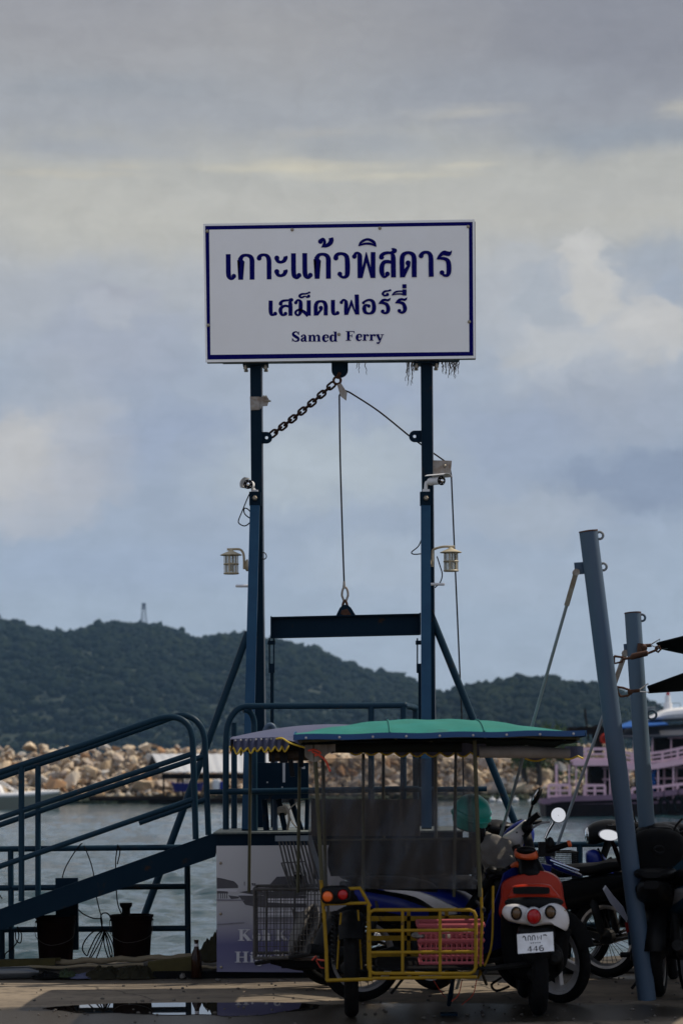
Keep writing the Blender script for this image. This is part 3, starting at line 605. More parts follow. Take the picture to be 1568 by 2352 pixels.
# ------------------------------------------------------------------ breakwater of boulders
def rock_mat():
    m, t, b = node_mat('quarry_rock'); b.inputs['Roughness'].default_value = .9; b.inputs['Specular IOR Level'].default_value = .2
    oi = t.nodes.new('ShaderNodeObjectInfo'); r = t.nodes.new('ShaderNodeValToRGB'); e = r.color_ramp.elements
    cs = [(.0, (0.550, 0.425, 0.281)), (.16, (0.425, 0.288, 0.169)), (.3, (0.663, 0.537, 0.375)), (.45, (0.450, 0.375, 0.300)), (.58, (0.700, 0.600, 0.463)), (.7, (0.375, 0.213, 0.106)), (.82, (0.587, 0.488, 0.362)), (.93, (0.312, 0.263, 0.225))]
    e[0].position = 0; e[0].color = (*cs[0][1], 1); e[1].position = .93; e[1].color = (*cs[-1][1], 1)
    for p, c in cs[1:-1]: q = e.new(p); q.color = (*c, 1)
    q = e.new(.64); q.color = (.42, .40, .37, 1); q = e.new(.22); q.color = (.50, .48, .44, 1)
    r.color_ramp.interpolation = 'CONSTANT'; t.links.new(oi.outputs['Random'], r.inputs[0])
    g = t.nodes.new('ShaderNodeNewGeometry'); n = t.nodes.new('ShaderNodeTexNoise'); n.inputs['Scale'].default_value = 1.7; n.inputs['Detail'].default_value = 9; n.inputs['Roughness'].default_value = .7; t.links.new(g.outputs['Position'], n.inputs['Vector'])
    mr = t.nodes.new('ShaderNodeMapRange'); mr.inputs[1].default_value = .42; mr.inputs[2].default_value = .66; mr.inputs[4].default_value = .6; t.links.new(n.outputs[0], mr.inputs[0])
    x = t.nodes.new('ShaderNodeMix'); x.data_type = 'RGBA'; t.links.new(mr.outputs[0], x.inputs[0]); t.links.new(r.outputs[0], x.inputs[6]); x.inputs[7].default_value = (.24, .165, .105, 1)
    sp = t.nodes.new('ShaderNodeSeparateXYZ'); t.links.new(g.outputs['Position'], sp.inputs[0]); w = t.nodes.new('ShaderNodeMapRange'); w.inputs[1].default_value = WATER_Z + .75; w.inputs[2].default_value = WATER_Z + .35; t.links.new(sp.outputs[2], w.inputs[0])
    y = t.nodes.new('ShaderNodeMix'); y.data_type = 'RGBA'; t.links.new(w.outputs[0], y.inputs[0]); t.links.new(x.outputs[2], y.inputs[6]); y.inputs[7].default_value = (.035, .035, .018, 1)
    t.links.new(y.outputs[2], b.inputs['Base Color'])
    bp = t.nodes.new('ShaderNodeBump'); bp.inputs['Strength'].default_value = .7; bp.inputs['Distance'].default_value = .15; t.links.new(n.outputs[0], bp.inputs['Height']); t.links.new(bp.outputs[0], b.inputs['Normal']); return m
M['rock'] = rock_mat()
YB, YC, ZC = 166.0, 173.0, 2.05
M['core'] = mat('breakwater_core', (.05, .035, .024), .95, c2=(.025, .018, .013), ns=.8)
b = MB(); b.sheet(lambda u, v: (-70 + 140 * u, YB + .6 + (YC - YB + 2) * min(1, v * 1.5) + max(0, v - .67) * 20, WATER_Z - 1.2 + (ZC - WATER_Z + .6) * min(1, v * 1.5)), 40, 6, .2)
one('breakwater', 'core', b, (0, YB, 0), None, None, kind='structure')
def rock_mesh(k):
    rs = random.Random(k); bm = bmesh.new()
    for i in range(13):
        v = Vector((rs.gauss(0, 1), rs.gauss(0, 1), rs.gauss(0, 1))).normalized(); v = Vector((v.x * rs.uniform(.7, 1.15), v.y * rs.uniform(.6, .95), v.z * rs.uniform(.4, .7))); bm.verts.new(v)
    r = bmesh.ops.convex_hull(bm, input=bm.verts); bmesh.ops.delete(bm, geom=[g for g in r['geom_interior'] if isinstance(g, bmesh.types.BMVert)], context='VERTS')
    bmesh.ops.bevel(bm, geom=bm.edges[:], offset=.025, segments=1, affect='EDGES'); bmesh.ops.recalc_face_normals(bm, faces=bm.faces)
    me = bpy.data.meshes.new('boulder'); bm.to_mesh(me); bm.free(); me.materials.append(M['rock']); return me
RM = [rock_mesh(k) for k in range(14)]
LB = 'tan broken boulder in the breakwater across the water'
nb = 0
rows = 9
for j in range(rows):
    v = j / (rows - 1); x = -24.5
    while x < 25.5 and nb < 345:
        r = random.uniform(.38, .74) * random.choice((.65, 1, 1, 1.4)) * (.72 if j >= rows - 2 else 1); x += r * 1.75
        Y = YB + (YC - YB) * v + random.uniform(-.45, .45); z = WATER_Z + .1 + (ZC - WATER_Z) * v + random.uniform(-.22, .22)
        if x > 11.5 and v > .8 and x < 13: pass
        px = 784 + x / Y * FPX
        if px > 1290: break
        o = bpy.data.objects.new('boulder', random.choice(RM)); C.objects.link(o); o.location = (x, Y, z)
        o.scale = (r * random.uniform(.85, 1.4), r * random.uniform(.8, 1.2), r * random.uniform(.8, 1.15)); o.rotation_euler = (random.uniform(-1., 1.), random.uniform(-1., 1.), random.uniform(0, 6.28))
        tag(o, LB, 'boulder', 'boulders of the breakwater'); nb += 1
print('boulders', nb)
b = MB(); v0, f0 = ico(1)
for i in range(4200):
    v = random.random(); x = random.uniform(-26, 27) if i < 2600 else random.choice((-1, 1)) * random.uniform(25, 55); r = random.uniform(.12, .30); d = (v0 * RNG.uniform(.6, 1.2, (len(v0), 1)) * r * np.array([random.uniform(.9, 1.7), 1, random.uniform(.5, .9)])) @ np.array(Euler((random.uniform(-1, 1), random.uniform(-1, 1), random.uniform(0, 6))).to_matrix())
    b.add(d + np.array([x, YB - .15 + (YC - YB) * v, WATER_Z + .05 + (ZC - WATER_Z) * v + random.uniform(-.3, .12)]), [tuple(int(q) for q in f) for f in f0])
M['rubble'] = M['rock'].copy(); tt = M['rubble'].node_tree; gg = tt.nodes.new('ShaderNodeNewGeometry'); vv = tt.nodes.new('ShaderNodeTexWhiteNoise'); vv.noise_dimensions = '1D'; tt.links.new(gg.outputs['Random Per Island'], vv.inputs['W']); rr_ = [n for n in tt.nodes if n.type == 'VALTORGB'][0]; tt.links.new(vv.outputs['Value'], rr_.inputs[0])
o = b.build('rubble', 'rubble', None, (0, YB, 0), ang=20); tag(o, kind='stuff')
# ------------------------------------------------------------------ trees, boats and the raft house across the water
def V3(*a): return Vector(a)
def tree(px, Y, ztop, zb, cw, lab):
    base = Vector((GX(px, Y), Y, zb)); t = thing('tree', base, lab, 'tree', 'trees behind the breakwater'); b = MB()
    top = base + V3(random.uniform(-.3, .3), 0, (ztop - zb) * .6); b.tube([base, base.lerp(top, .5) + V3(random.uniform(-.25, .25), 0, 0), top], [.24, .17, .10], 8, sm=4)
    for k in range(5):
        a = base.lerp(top, random.uniform(.4, .95)); e = a + V3(random.uniform(-1, 1) * cw * .6, random.uniform(-.6, .6), random.uniform(.4, 1.2)); b.tube([a, a.lerp(e, .5) + V3(0, 0, .15), e], [.09, .06, .03], 6, sm=3)
    b.build('trunk', 'bark', t); b = MB()
    for k in range(1500):
        cl = random.Random(k // 60 + int(px)); cx, cy, cz = cl.uniform(-.8, .8) * cw, cl.uniform(-.7, .7) * cw, cl.uniform(.42, .97)
        c = base + V3(cx + random.gauss(0, .3), cy + random.gauss(0, .3), (ztop - zb) * cz + random.gauss(0, .2)); s = random.uniform(.07, .15)
        q = Euler((random.uniform(0, 6), random.uniform(0, 6), random.uniform(0, 6))).to_matrix(); b.add([c + q @ V3(-s, 0, 0), c + q @ V3(0, s * .5, 0), c + q @ V3(s, 0, 0), c + q @ V3(0, -s * .5, 0)], [(0, 1, 2, 3)])
    b.build('crown', 'leaf', t)
for px, Y, zt, zb, cw, lab in [(1206, 168, 2.9, -.6, 1.0, 'dark-trunked tree on the rocks, left one of the bare pair beside the pink boat'), (1236, 167.5, 2.8, -.7, 1.0, 'dark-trunked tree on the rocks nearest to the stern of the pink boat'),
                               (1285, 170, 3.6, -.4, 1.5, 'leafy tree on the shore behind the stern of the pink boat')]:
    tree(px, Y, zt, zb, cw, lab)
b = MB()
for k in range(1300):
    x = random.uniform(13.4, 18); y = random.uniform(168, 172); z = WATER_Z + 1.0 + (y - 168) * .4 + random.gauss(0, .2) + .25 * math.sin(x * 1.7); s = random.uniform(.1, .22)
    q = Euler((random.uniform(0, 6), random.uniform(0, 6), random.uniform(0, 6))).to_matrix(); c = V3(x, y, z); b.add([c + q @ V3(-s, 0, 0), c + q @ V3(0, s * .5, 0), c + q @ V3(s, 0, 0), c + q @ V3(0, -s * .5, 0)], [(0, 1, 2, 3)])
o = b.build('shore_scrub', 'leaf', None, (18, 170, 0)); tag(o, kind='stuff')
# green weed along the waterline
b = MB()
for k in range(1500):
    x = random.uniform(-25, 12); c = V3(x, YB - .75 + random.uniform(-.2, .2), WATER_Z + random.uniform(0, .22)); s = random.uniform(.06, .22); b.ball(c, (s * 1.6, s, s * .7), 6)
o = b.build('waterline_weed', 'algae', None, (0, YB, 0)); tag(o, kind='stuff')
# --- white motor boat moored left (bow to the right)
Y = 146.0; base = V3(P(0, 1850, Y).x, Y, WATER_Z); t = thing('motor_boat', base, 'white motor boat with grey-green hull moored at the left edge, bow pointing right', 'boat')
xs = [P(px, 1850, Y).x for px in (-190, -60, 40, 100, 137)]; hw = [1.0, 1.05, .95, .6, .04]; zt = [P(0, y, Y).z for y in (1832, 1832, 1830, 1826, 1823)]
b = MB(); vs = []
for x, h, z in zip(xs, hw, zt): vs += [(x, Y - h, z), (x, Y - h * .8, WATER_Z - .1), (x, Y + h * .8, WATER_Z - .1), (x, Y + h, z)]
fs = [(4 * i + j, 4 * i + j + 1, 4 * i + j + 5, 4 * i + j + 4) for i in range(4) for j in range(3)] + [(0, 3, 2, 1)]; b.add(vs, fs); b.build('hull', 'creamhull', t)
b = MB()
for i in range(4):
    pass
sec = [(x, Y, z + .10, h * 1.02, .16 if i < 4 else .08) for i, (x, h, z) in enumerate(zip(xs, hw, zt))]; b.pod(sec, 14, 3.5); b.build('deck', 'white', t)
b = MB(); xa, xb = P(-170, 1800, Y).x, P(8, 1800, Y).x; zc = P(0, 1815, Y).z; b.pod([(xa, Y, zc - .1, .8, .05), (xa + .3, Y, zc, .8, .45), (xb - .6, Y, zc, .75, .45), (xb, Y, zc - .2, .7, .12)], 14, 4); b.build('cabin', 'white', t)
b = MB()
for s in (-.7, .7): b.tube([P(-6, 1790, Y) + V3(0, s, 0), P(28, 1812, Y) + V3(0, s, 0), P(46, 1822, Y) + V3(0, s * .9, 0)], .035, 6)
b.tube([P(28, 1812, Y) + V3(0, -.7, 0), P(28, 1812, Y) + V3(0, .7, 0)], .03, 6); b.build('windscreen_frame', 'white', t)
# --- raft house with a grey sheet roof
Y = 162.0; base = V3(P(450, 1838, Y).x, Y, WATER_Z); t = thing('raft_house', base, 'floating raft house with a pale grey sheet roof in front of the breakwater', 'hut')
A, B_, Cc, D = P(349, 1733, Y + 2.6), P(640, 1733, Y + 2.6), P(640, 1776, Y - 1.8), P(372, 1774, Y - 1.8)
b = MB(); b.sheet(lambda u, v: A.lerp(B_, u).lerp(D.lerp(Cc, u), v) + V3(0, 0, .02 * math.sin(u * 90)), 90, 8, .05); b.build('roof', 'lgrey', t)
b = MB(); g0, g1 = P(349, 1735, Y + 2.6), P(372, 1775, Y - 1.8); g2 = P(333, 1775, Y + 4.5); b.prism([g0, g1, g2], (.08, 0, -.02)); b.build('gable', 'wood', t)
b = MB()
for px in (376, 420, 470, 520, 570, 625):
    for dy in (-1.6, 2.2): b.tube([P(px, 1776, Y + dy), V3(P(px, 1776, Y + dy).x, Y + dy, WATER_Z + .3)], .07, 6)
b.bar(P(372, 1779, Y - 1.7), P(640, 1780, Y - 1.7), .12, .16, (0, 1, 0)); b.bar(P(372, 1784, Y - .9), P(640, 1784, Y - .9), .12, .3, (0, 1, 0)); b.build('post_frame', 'wood', t)
b = MB(); b.box((base.x + 1.8, Y + .3, WATER_Z + .18), (9.5, 4.4, .3)); b.build('raft_floor', 'wood', t)
def hullboat(name, x0, x1, Y, z0, z1, m, lab):
    b = MB(); L_ = x1 - x0; vs = []
    for u, h, dz in ((0, .1, .12), (.12, .45, .03), (.5, .6, 0), (.88, .5, .02), (1, .15, .1)): vs += [(x0 + L_ * u, Y - h, z1 + dz), (x0 + L_ * (.12 + u * .76), Y - h * .5, z0), (x0 + L_ * (.12 + u * .76), Y + h * .5, z0), (x0 + L_ * u, Y + h, z1 + dz)]
    b.add(vs, [(4 * i + j, 4 * i + (j + 1) % 4, 4 * i + 4 + (j + 1) % 4, 4 * i + 4 + j) for i in range(4) for j in range(4)] + [(0, 1, 2, 3), (19, 18, 17, 16)]); return one(name, m, b, (x0, Y, z0), lab, 'boat')
M['deepblue'] = mat('deep_blue_boat_paint', (.012, .012, .16), .5)
hullboat('rowing_boat', P(392, 1810, 159).x, P(470, 1810, 159).x, 159, P(0, 1822, 159).z - .0, P(0, 1803, 159).z, 'deepblue', 'small deep blue boat drawn up on the raft under the grey roof')
for px, m, lab, h in ((498, 'white', 'pale round drum on the raft under the grey roof', .9), (512, 'bluep', 'bright blue drum on the raft under the grey roof', .75)):
    c = P(px, 1822, 160); one('drum', m, MB().lathe([(.22, 0), (.27, .04), (.27, h * .5), (.285, h * .52), (.27, h * .54), (.27, h - .04), (.22, h)], c, n=16), c, lab, 'drum')
b = MB()
for k in range(26):
    px = 205 + k * 10.5; b.tube([P(px, 1834, 160), P(px + 12, 1834.5, 160)], .16, 8)
one('floating_boom', 'wood', b, P(340, 1836, 160), 'long dark line of floats on the water along the foot of the breakwater', 'float line')
# mooring floats near the rocks, centre right
for px, py in ((1130, 1838), (1147, 1841), (1183, 1838), (1218, 1841)):
    c = P(px, py, 158); one('mooring_buoy', 'lgrey', MB().ball(c, (.22, .22, .17), 10).tube([c + V3(0, 0, .12), c + V3(0, 0, .3)], .04, 6), c, 'dirty white mooring buoy bobbing left of the pink boat', 'buoy', 'mooring buoys by the rocks')
# --- pink passenger boat
Y = 122.0
def Q(px, py, dy=0): return P(px, py, Y + dy)
base = Q(1400, 1878); t = thing('passenger_boat', base, 'pink two-deck wooden passenger boat moored on the right behind the blue poles', 'boat')
NEAR, FAR = -2.0, 2.2
def lower(px): return 1826 - max(0, px - 1440) * .035          # deck edge row rises to the bow
def upper(px): return 1748 - max(0, px - 1450) * .13
b = MB(); st = [(1252, 1844, 1872), (1290, 1838, 1878), (1360, 1836, 1879), (1460, 1832, 1879), (1560, 1822, 1880), (1680, 1800, 1880), (1760, 1780, 1878)]
vs = []
for px, yt, yb in st:
    f = 1 - max(0, px - 1560) / 230; a, c_ = Q(px, yt, NEAR * f), Q(px, yb + 6, NEAR * .75 * f); vs += [a, c_, V3(c_.x, Y + FAR * .75 * f, c_.z), V3(a.x, Y + FAR * f, a.z)]
b.add(vs, [(4 * i + j, 4 * i + j + 1, 4 * i + j + 5, 4 * i + j + 4) for i in range(6) for j in range(3)] + [(3, 0, 4 * 6 - 20, 3)] * 0 + [(0, 3, 2, 1)] + [(4 * i + 3, 4 * i, 4 * i + 4, 4 * i + 7) for i in range(6)]); b.build('hull', 'hull', t)
b = MB()
for i in range(len(st) - 1):
    p0, p1 = st[i], st[i + 1]; f0, f1 = (1 - max(0, p[0] - 1560) / 230 for p in (p0, p1))
    b.bar(Q(p0[0] - (9 if i == 0 else 0), p0[1] - 3, NEAR * f0 - .06), Q(p1[0], p1[1] - 3, NEAR * f1 - .06), .14, .26, (0, 1, 0))
b.box(((Q(1245, 1840).x + Q(1255, 1840).x) / 2, Y + .1, Q(1245, 1841).z), (.3, 4.3, .22)); b.build('gunwale', 'purpboat', t)
b = MB(); zl = Q(1300, 1838).z; xs0, xs1 = Q(1252, 1840).x, Q(1620, 1840).x; b.box(((xs0 + xs1) / 2, Y + .1, zl - .1), (xs1 - xs0, 4.0, .12)); b.build('lower_deck', 'purpboat', t)
def rail(pts, dy, n, r=.05, name='railing'):   # pts: [(px, top row, bottom row)]; n horizontal bars
    b = MB()
    for k in range(n):
        for p, q in zip(pts, pts[1:]):
            a, c_ = (Q(w[0], w[1] + (w[2] - w[1]) * k / (n - .45), dy) for w in (p, q)); b.bar(a, c_, .06, r * (2.6 if k == 0 else 1.9), (0, 1, 0))
    for p in pts:
        b.bar(Q(p[0], p[1], dy), Q(p[0], p[2], dy), .07, .11, (0, 1, 0))
    return b.build(name, 'pinkboat', t)
rail([(1259, 1803, 1836), (1285, 1803, 1835), (1308, 1803, 1835)], NEAR, 3); rail([(1341, 1804, 1835), (1365, 1804, 1835), (1388, 1804, 1835)], NEAR, 3)
rail([(1450, 1812, 1834), (1485, 1809, 1831), (1520, 1806, 1828), (1555, 1802, 1824), (1600, 1796, 1818)], NEAR, 2)
rail([(1312, 1722, 1750), (1345, 1720, 1750), (1390, 1720, 1750), (1420, 1724, 1754)], NEAR, 3); rail([(1420, 1724, 1754), (1450, 1732, 1758), (1488, 1731, 1756), (1520, 1727, 1752), (1555, 1720, 1746), (1600, 1710, 1736)], NEAR, 3)
b = MB(); pts = [(1315, 1752), (1400, 1752), (1450, 1762), (1500, 1760), (1560, 1750), (1610, 1738)]
for p, q in zip(pts, pts[1:]): b.bar(Q(*p, NEAR - .05), Q(*q, NEAR - .05), .2, .28, (0, 1, 0))
b.build('upper_deck_edge', 'pinkboat', t)
b = MB(); z = Q(1400, 1754).z; x0, x1 = Q(1318, 1754).x, Q(1620, 1754).x; b.box(((x0 + x1) / 2, Y + .15, z), (x1 - x0, 3.9, .12)); b.build('upper_deck', 'purpboat', t)
b = MB()
for px in (1277, 1306, 1322, 1345, 1400, 1440, 1475, 1510, 1545, 1590):
    for dy in (NEAR + .05, FAR - .1): b.bar(Q(px, 1756, dy), Q(px, 1836, dy), .07, .12 if px in (1277, 1440) else .07, (0, 1, 0))
for px in (1455, 1497, 1540, 1590): b.bar(Q(px, 1690, NEAR + .2), Q(px, 1756, NEAR + .2), .05, .06, (0, 1, 0))
b.build('deck_posts', 'pinkboat', t)
b = MB(); b.box((Q(1400, 1800).x, Y + .9, Q(1400, 1795).z), (1.9, 1.6, 1.7)); b.box((Q(1540, 1800).x, Y + 1.0, Q(1540, 1790).z), (3.2, 1.4, 1.7)); b.box((Q(1560, 1710).x, Y + .8, Q(1560, 1716).z), (2.4, 1.6, 1.3)); cb = b.build('cabin', 'wood', t)
for pxs, ya, yb2, rows_, xe in (((1388, 1408, 1428), 1762, 1834, (1764, 1790), (1382, 1434)), ((1496, 1524, 1552, 1580), 1760, 1832, (1763, 1788), (1492, 1590)), ((1536, 1560, 1584), 1692, 1748, (1694, 1746), (1532, 1590))):
    b = MB()
    for px in pxs: b.bar(Q(px, ya, .05), Q(px, yb2, .05), .06, .09, (0, 1, 0))
    for y in rows_: b.bar(Q(xe[0], y, .02), Q(xe[1], y, .02), .06, .09, (0, 1, 0))
    b.build('window_frame', 'pinkboat', cb)
b = MB(); b.sheet(lambda u, v: Q(1420 + 220 * u, 1692 - 6 * u, NEAR - .3).lerp(Q(1440 + 200 * u, 1668 - 8 * u, FAR - .6), v), 10, 6, .1); b.build('roof', 'slate', t)
b = MB(); b.sheet(lambda u, v: Q(1405 + 128 * u, 1672 - 10 * u, NEAR).lerp(Q(1446 + 70 * u, 1656 + 0 * u, FAR - 1), v), 8, 5, .06); b.build('awning', 'blueawn', t)
b = MB(); b.pod([(Q(1490, 1660).x, Y + 1, Q(0, 1664).z + .0, 1.2, .05), (Q(1510, 1660).x, Y + 1, Q(0, 1660).z, 1.3, .18), (Q(1535, 1660).x, Y + 1, Q(0, 1655).z, 1.3, .3), (Q(1590, 1660).x, Y + 1, Q(0, 1652).z, 1.3, .35), (Q(1620, 1660).x, Y + 1, Q(0, 1652).z, 1.2, .3)], 14, 3); b.build('wheelhouse_roof', 'white', t)
c = Q(1533, 1650, 1); b = MB(); b.lathe([(.30, 0), (.23, .35), (.20, .75), (.15, .76), (.13, 1.12), (.09, 1.13)], c, n=12); mst = b.build('mast', 'white', t)
MB().lathe([(.08, 0), (.09, .1), (.05, .2)], c + V3(0, 0, 1.14), n=10).build('mast_light', 'redlens', mst)
b = MB(); z = c.z + .42; b.tube([(c.x - 1.0, c.y, z), (c.x + 1.2, c.y, z)], .02, 6); b.tube([(c.x - .55, c.y, z + .3), (c.x + .6, c.y, z + .34)], .018, 6); b.tube([(c.x - 1.4, c.y, z + .12), (c.x - .6, c.y, z + .12)], .035, 6); b.tube([(c.x - 1.0, c.y, z + .12), (c.x - 1.0, c.y, z - .05)], .03, 6)
for dx in (-.5, .6, 1.1): b.tube([(c.x + dx, c.y, z), (c.x + dx, c.y, z + .3)], .016, 5)
b.build('aerials', 'mast', mst)
for px, py in ((1524, 1851), (1557, 1846)):
    c = Q(px, py, NEAR - .25); tr = MB().tube([c + V3(.2 * math.cos(a), 0, .36 * math.sin(a)) for a in np.linspace(0, 6.283, 20, endpoint=False)], .10, 8, closed=True)
    tr.tube([c + V3(0, 0, .36), c + V3(0, .15, .75)], .02, 5)
    one('tyre_fender', 'rubber', tr, c, 'old black tyre hung as a fender on the pink boat, the %s of two' % ('left' if px < 1540 else 'right'), 'tyre', 'tyre fenders on the pink boat')
for px, y0, y1, lab in ((1468, 1668, 1706, 'bright blue tarpaulin bundle tied under the roof of the pink boat'), (1500, 1766, 1812, 'bright blue tarpaulin bundle hung on a lower deck post of the pink boat')):
    b = MB(); b.tube([Q(px, y0 - 6, NEAR + .3), Q(px, y1 + 4, NEAR + .3)], .06, 8)
    for k in range(5): c = Q(px + random.uniform(-3, 3), y0 + (y1 - y0) * (k + .5) / 5, NEAR + .3); b.ball(c, (.13, .1, (y1 - y0) / FPX * Y / 9), 8)
    one('blue_tarpaulin', 'blueawn', b, Q(px, y1, NEAR + .3), lab, 'tarpaulin')
b = MB(); b.box(Q(1395, 1684, 3), (1.6, .4, .5)); b.box(Q(1378, 1672, 3), (2.2, 2, .12)); b.tube([Q(1350, 1700, 3), Q(1342, 1628, 3)], .05, 6); one('fishing_boat', 'wood', MB().add(b.v, b.f).box(Q(1372, 1678, 3), (3.0, 1.8, .35)).box(Q(1372, 1700, 3), (.3, 1.6, 1.5)), Q(1372, 1700, 3), 'dark roofed boat top with a pale pole showing between the shed roof and leaning pole', 'boat')
one('life_ring_rack', 'red', MB().tube([Q(1388 + 8 * math.cos(a), 1697 + 9 * math.sin(a), .9) for a in np.linspace(0, 6.28, 16, endpoint=False)], .08, 7, closed=True).ball(Q(1388, 1697, 1), (.12, .08, .15), 8), Q(1388, 1697, 1), 'dull red life ring hung above the pink boat rail beside the leaning pole', 'life ring')
# ------------------------------------------------------------------ lifting gantry, sign and everything hung on it
YG = 18.7
t = thing('gantry', V3(GX(780, YG), YG, 1.0), 'tall dark blue steel lifting gantry of two columns carrying the sign over the pier edge', 'gantry')
def col_(xa, xb):
    x = (P(xa, 850, YG).x + P(xb, 850, YG).x) / 2; wd = GX(xb, YG) - GX(xa, YG)
    b = MB(); z0, z1 = -2.6, P(780, 834, YG).z; b.box((x, YG, (z0 + z1) / 2), (wd, .10, z1 - z0)); return b, x
bl, xL = col_(575, 600); br, xR = col_(966, 991)
bl.build('column', 'navydk', t); br.build('column', 'navydk', t)
M['strip'] = mat('pale_edge_highlight', (.50, .52, .54), .5)
for x in (xL, xR): MB().box((x + .046, YG + .035, (zc_ := (P(780, 834, YG).z - .5) / 2) + .23), (.008, .02, P(780, 834, YG).z + .45)).build('edge_highlight', 'strip', t)  # pale strip added as the bright highlight along each column's right edge
for sx_, (pa, pb) in ((1, ((586, 1140), (567, 1908))), (-1, ((977, 1140), (979, 1908)))):
    a = P(*pa, YG - .08); c = P(*pb, 17.75); c.z = 1.02; b = MB(); b.bar(a, c, .072, .05); b.build('front_leg', 'blueleg', t)
    q = MB(); q.box(a + V3(0, -.01, -.02), (.085, .09, .10)); g = q.build('hinge_bracket', 'navydk', t); MB().lathe([(.02, 0), (.02, .02), (.012, .03)], a + V3(0, -.055, -.02), (0, -1, 0), 6).build('bolt', 'bolt', g)
for pa, pb in (((570, 1452), (300, 2190)), ((990, 1415), (1325, 2245))):
    b = MB(); b.tube([P(*pa, YG), P(*pb, YG + .0)], .028, 14); b.build('brace', 'navy', t)
zt = P(780, 834, YG).z
b = MB(); b.box(((xL + xR) / 2, YG + .02, zt + .09), (xR - xL + .5, .10, .16)); b.build('top_beam', 'navydk', t)
for x in (xL, xR):
    b = MB(); b.box((x, YG - .0, zt + .006), (.19, .17, .014)); b.box((x, YG, zt - .012), (.19, .17, .014)); fl = b.build('flange', 'navydk', t)
    for dx in (-.075, .075):
        for dy in (-.065, .065): MB().lathe([(.016, 0), (.016, .016), (.010, .017), (.010, .075), (.016, .076), (.016, .092)], (x + dx, YG + dy, zt - .05), n=6).build('bolt', 'bolt', fl)
lug = P(780, 834, YG - .02)
b = MB(); prof = [(-.062, .02)] + [(.062 * math.cos(a), -.05 + .058 * math.sin(a)) for a in np.linspace(math.pi, 2 * math.pi, 12)] + [(.062, .02)]
b.prism([lug + V3(x, 0, z) for x, z in prof], (0, .03, 0)); b.build('lifting_lug', 'navydk', t)
def eye_plate(cx, cy, dirx, parent):
    c = P(cx, cy, YG - .02); b = MB(); r = .043; n = 16
    # D-shaped plate with a hole, made as a ring plus the tail that reaches the column
    outer = [c + V3(dirx * r * math.cos(a), 0, r * math.sin(a)) for a in np.linspace(-math.pi / 2, math.pi / 2, n)] + [c + V3(-dirx * .05, 0, r), c + V3(-dirx * .05, 0, -r)]
    k = len(outer); inner = [c + V3(dirx * .013 * math.cos(a), 0, .013 * math.sin(a)) for a in [math.atan2((q - c).z, (q - c).x * dirx) for q in outer]]
    vs = outer + inner + [q + V3(0, .022, 0) for q in outer + inner]; fs = []
    for i in range(k):
        j = (i + 1) % k; fs += [(i, j, k + j, k + i), (2 * k + i, 3 * k + i, 3 * k + j, 2 * k + j), (i, 2 * k + i, 2 * k + j, j), (k + i, k + j, 3 * k + j, 3 * k + i)]
    b.add(vs, fs); b.build('eye_plate', 'navydk', parent); return c
eL = eye_plate(612, 1005, 1, t); eR = eye_plate(952, 1002, -1, t)
# pegs on the legs
for x0, x1, y in ((570, 544, 1346), (987, 1018, 1342)):
    b = MB(); b.tube([P(x0, y, YG - .1), P(x1, y, YG - .1)], .011, 10); b.ball(P(x1, y, YG - .1), .0115, 8); b.build('peg', 'white', t)
# --- the sign
YS = 18.55
def sign_pt(px, py): return P(px, py, YS)
TL, TR, BL, BR = (467, 514), (1089, 504), (472, 832), (1091, 823)
ts = thing('ferry_sign', P(780, 832, YS), 'large white ferry sign with dark blue border and Thai lettering on top of the gantry', 'sign')
def insq(f, quad=None):   # inset the sign quad by f pixels on each side
    (a, b_, c, d) = (TL, TR, BL, BR); return [(a[0] + f, a[1] + f), (b_[0] - f, b_[1] + f), (d[0] - f, d[1] - f), (c[0] + f, c[1] - f)]
b = MB(); b.prism([P(x, y, YS) for x, y in insq(0)], (0, .012, 0)); b.build('panel', 'sign', ts)
b = MB(); b.prism([P(x, y, YS + .0125) for x, y in [(TL[0] + 4, TL[1] + 5), (TR[0] + 2, TR[1] + 5), (BR[0] + 1, BR[1] + 1), (BL[0] + 4, BL[1] + 1)]], (0, .055, 0)); b.build('back_frame', 'signedge', ts)
I = Ink(lambda x, y: (x, y), YS)
o_, i_ = [(471.5, 519), (1084.5, 509.5), (1086.5, 817), (476.5, 826)], [(480.5, 527.5), (1076, 518), (1077, 808), (483.5, 815)]
for k in range(4):
    j = (k + 1) % 4; I.po(o_[k], o_[j], i_[j], i_[k])
I.mb.build('border', 'ink', ts)
T1 = lambda x, y: (880 * .57416 + x * .57416 / 3.2667, 940 * .57416 + y * .57416 / 3.2667)
T2 = lambda x, y: (1340 * .57416 + x * .57416 / 3.136, 930 * .57416 + y * .57416 / 3.136)
T3 = lambda x, y: (1060 * .57416 + x * .57416 / 2.6133, 1120 * .57416 + y * .57416 / 2.6133)
I = Ink(T1, YS, 2); th_e(I); th_ko(I); th_aa(I); th_ah(I); th_e(I, 851, -12); th_e(I, 998, -14); th_ko(I, 996, -13); th_mai(I)
I2 = Ink(T2, YS, I.k); th_wo(I2); th_po(I2); th_i(I2); th_so(I2); th_do(I2); th_aa(I2, 599 - 22, -3 - 0, .96) if False else None
I2.st(g_sh([(1098, 308, 34), (1079, 288, 54), (1102, 256, 44), (1144, 247, 37), (1180, 264, 50), (1199, 315, 60), (1201, 440, 62), (1204, 555, 62)], 0, 0)); I2.ci(1077, 292, 31); th_ro(I2)
I.mb.add(I2.mb.v, I2.mb.f); I.mb.build('place_name_lettering', 'ink', ts)
I = Ink(T3, YS, 2)
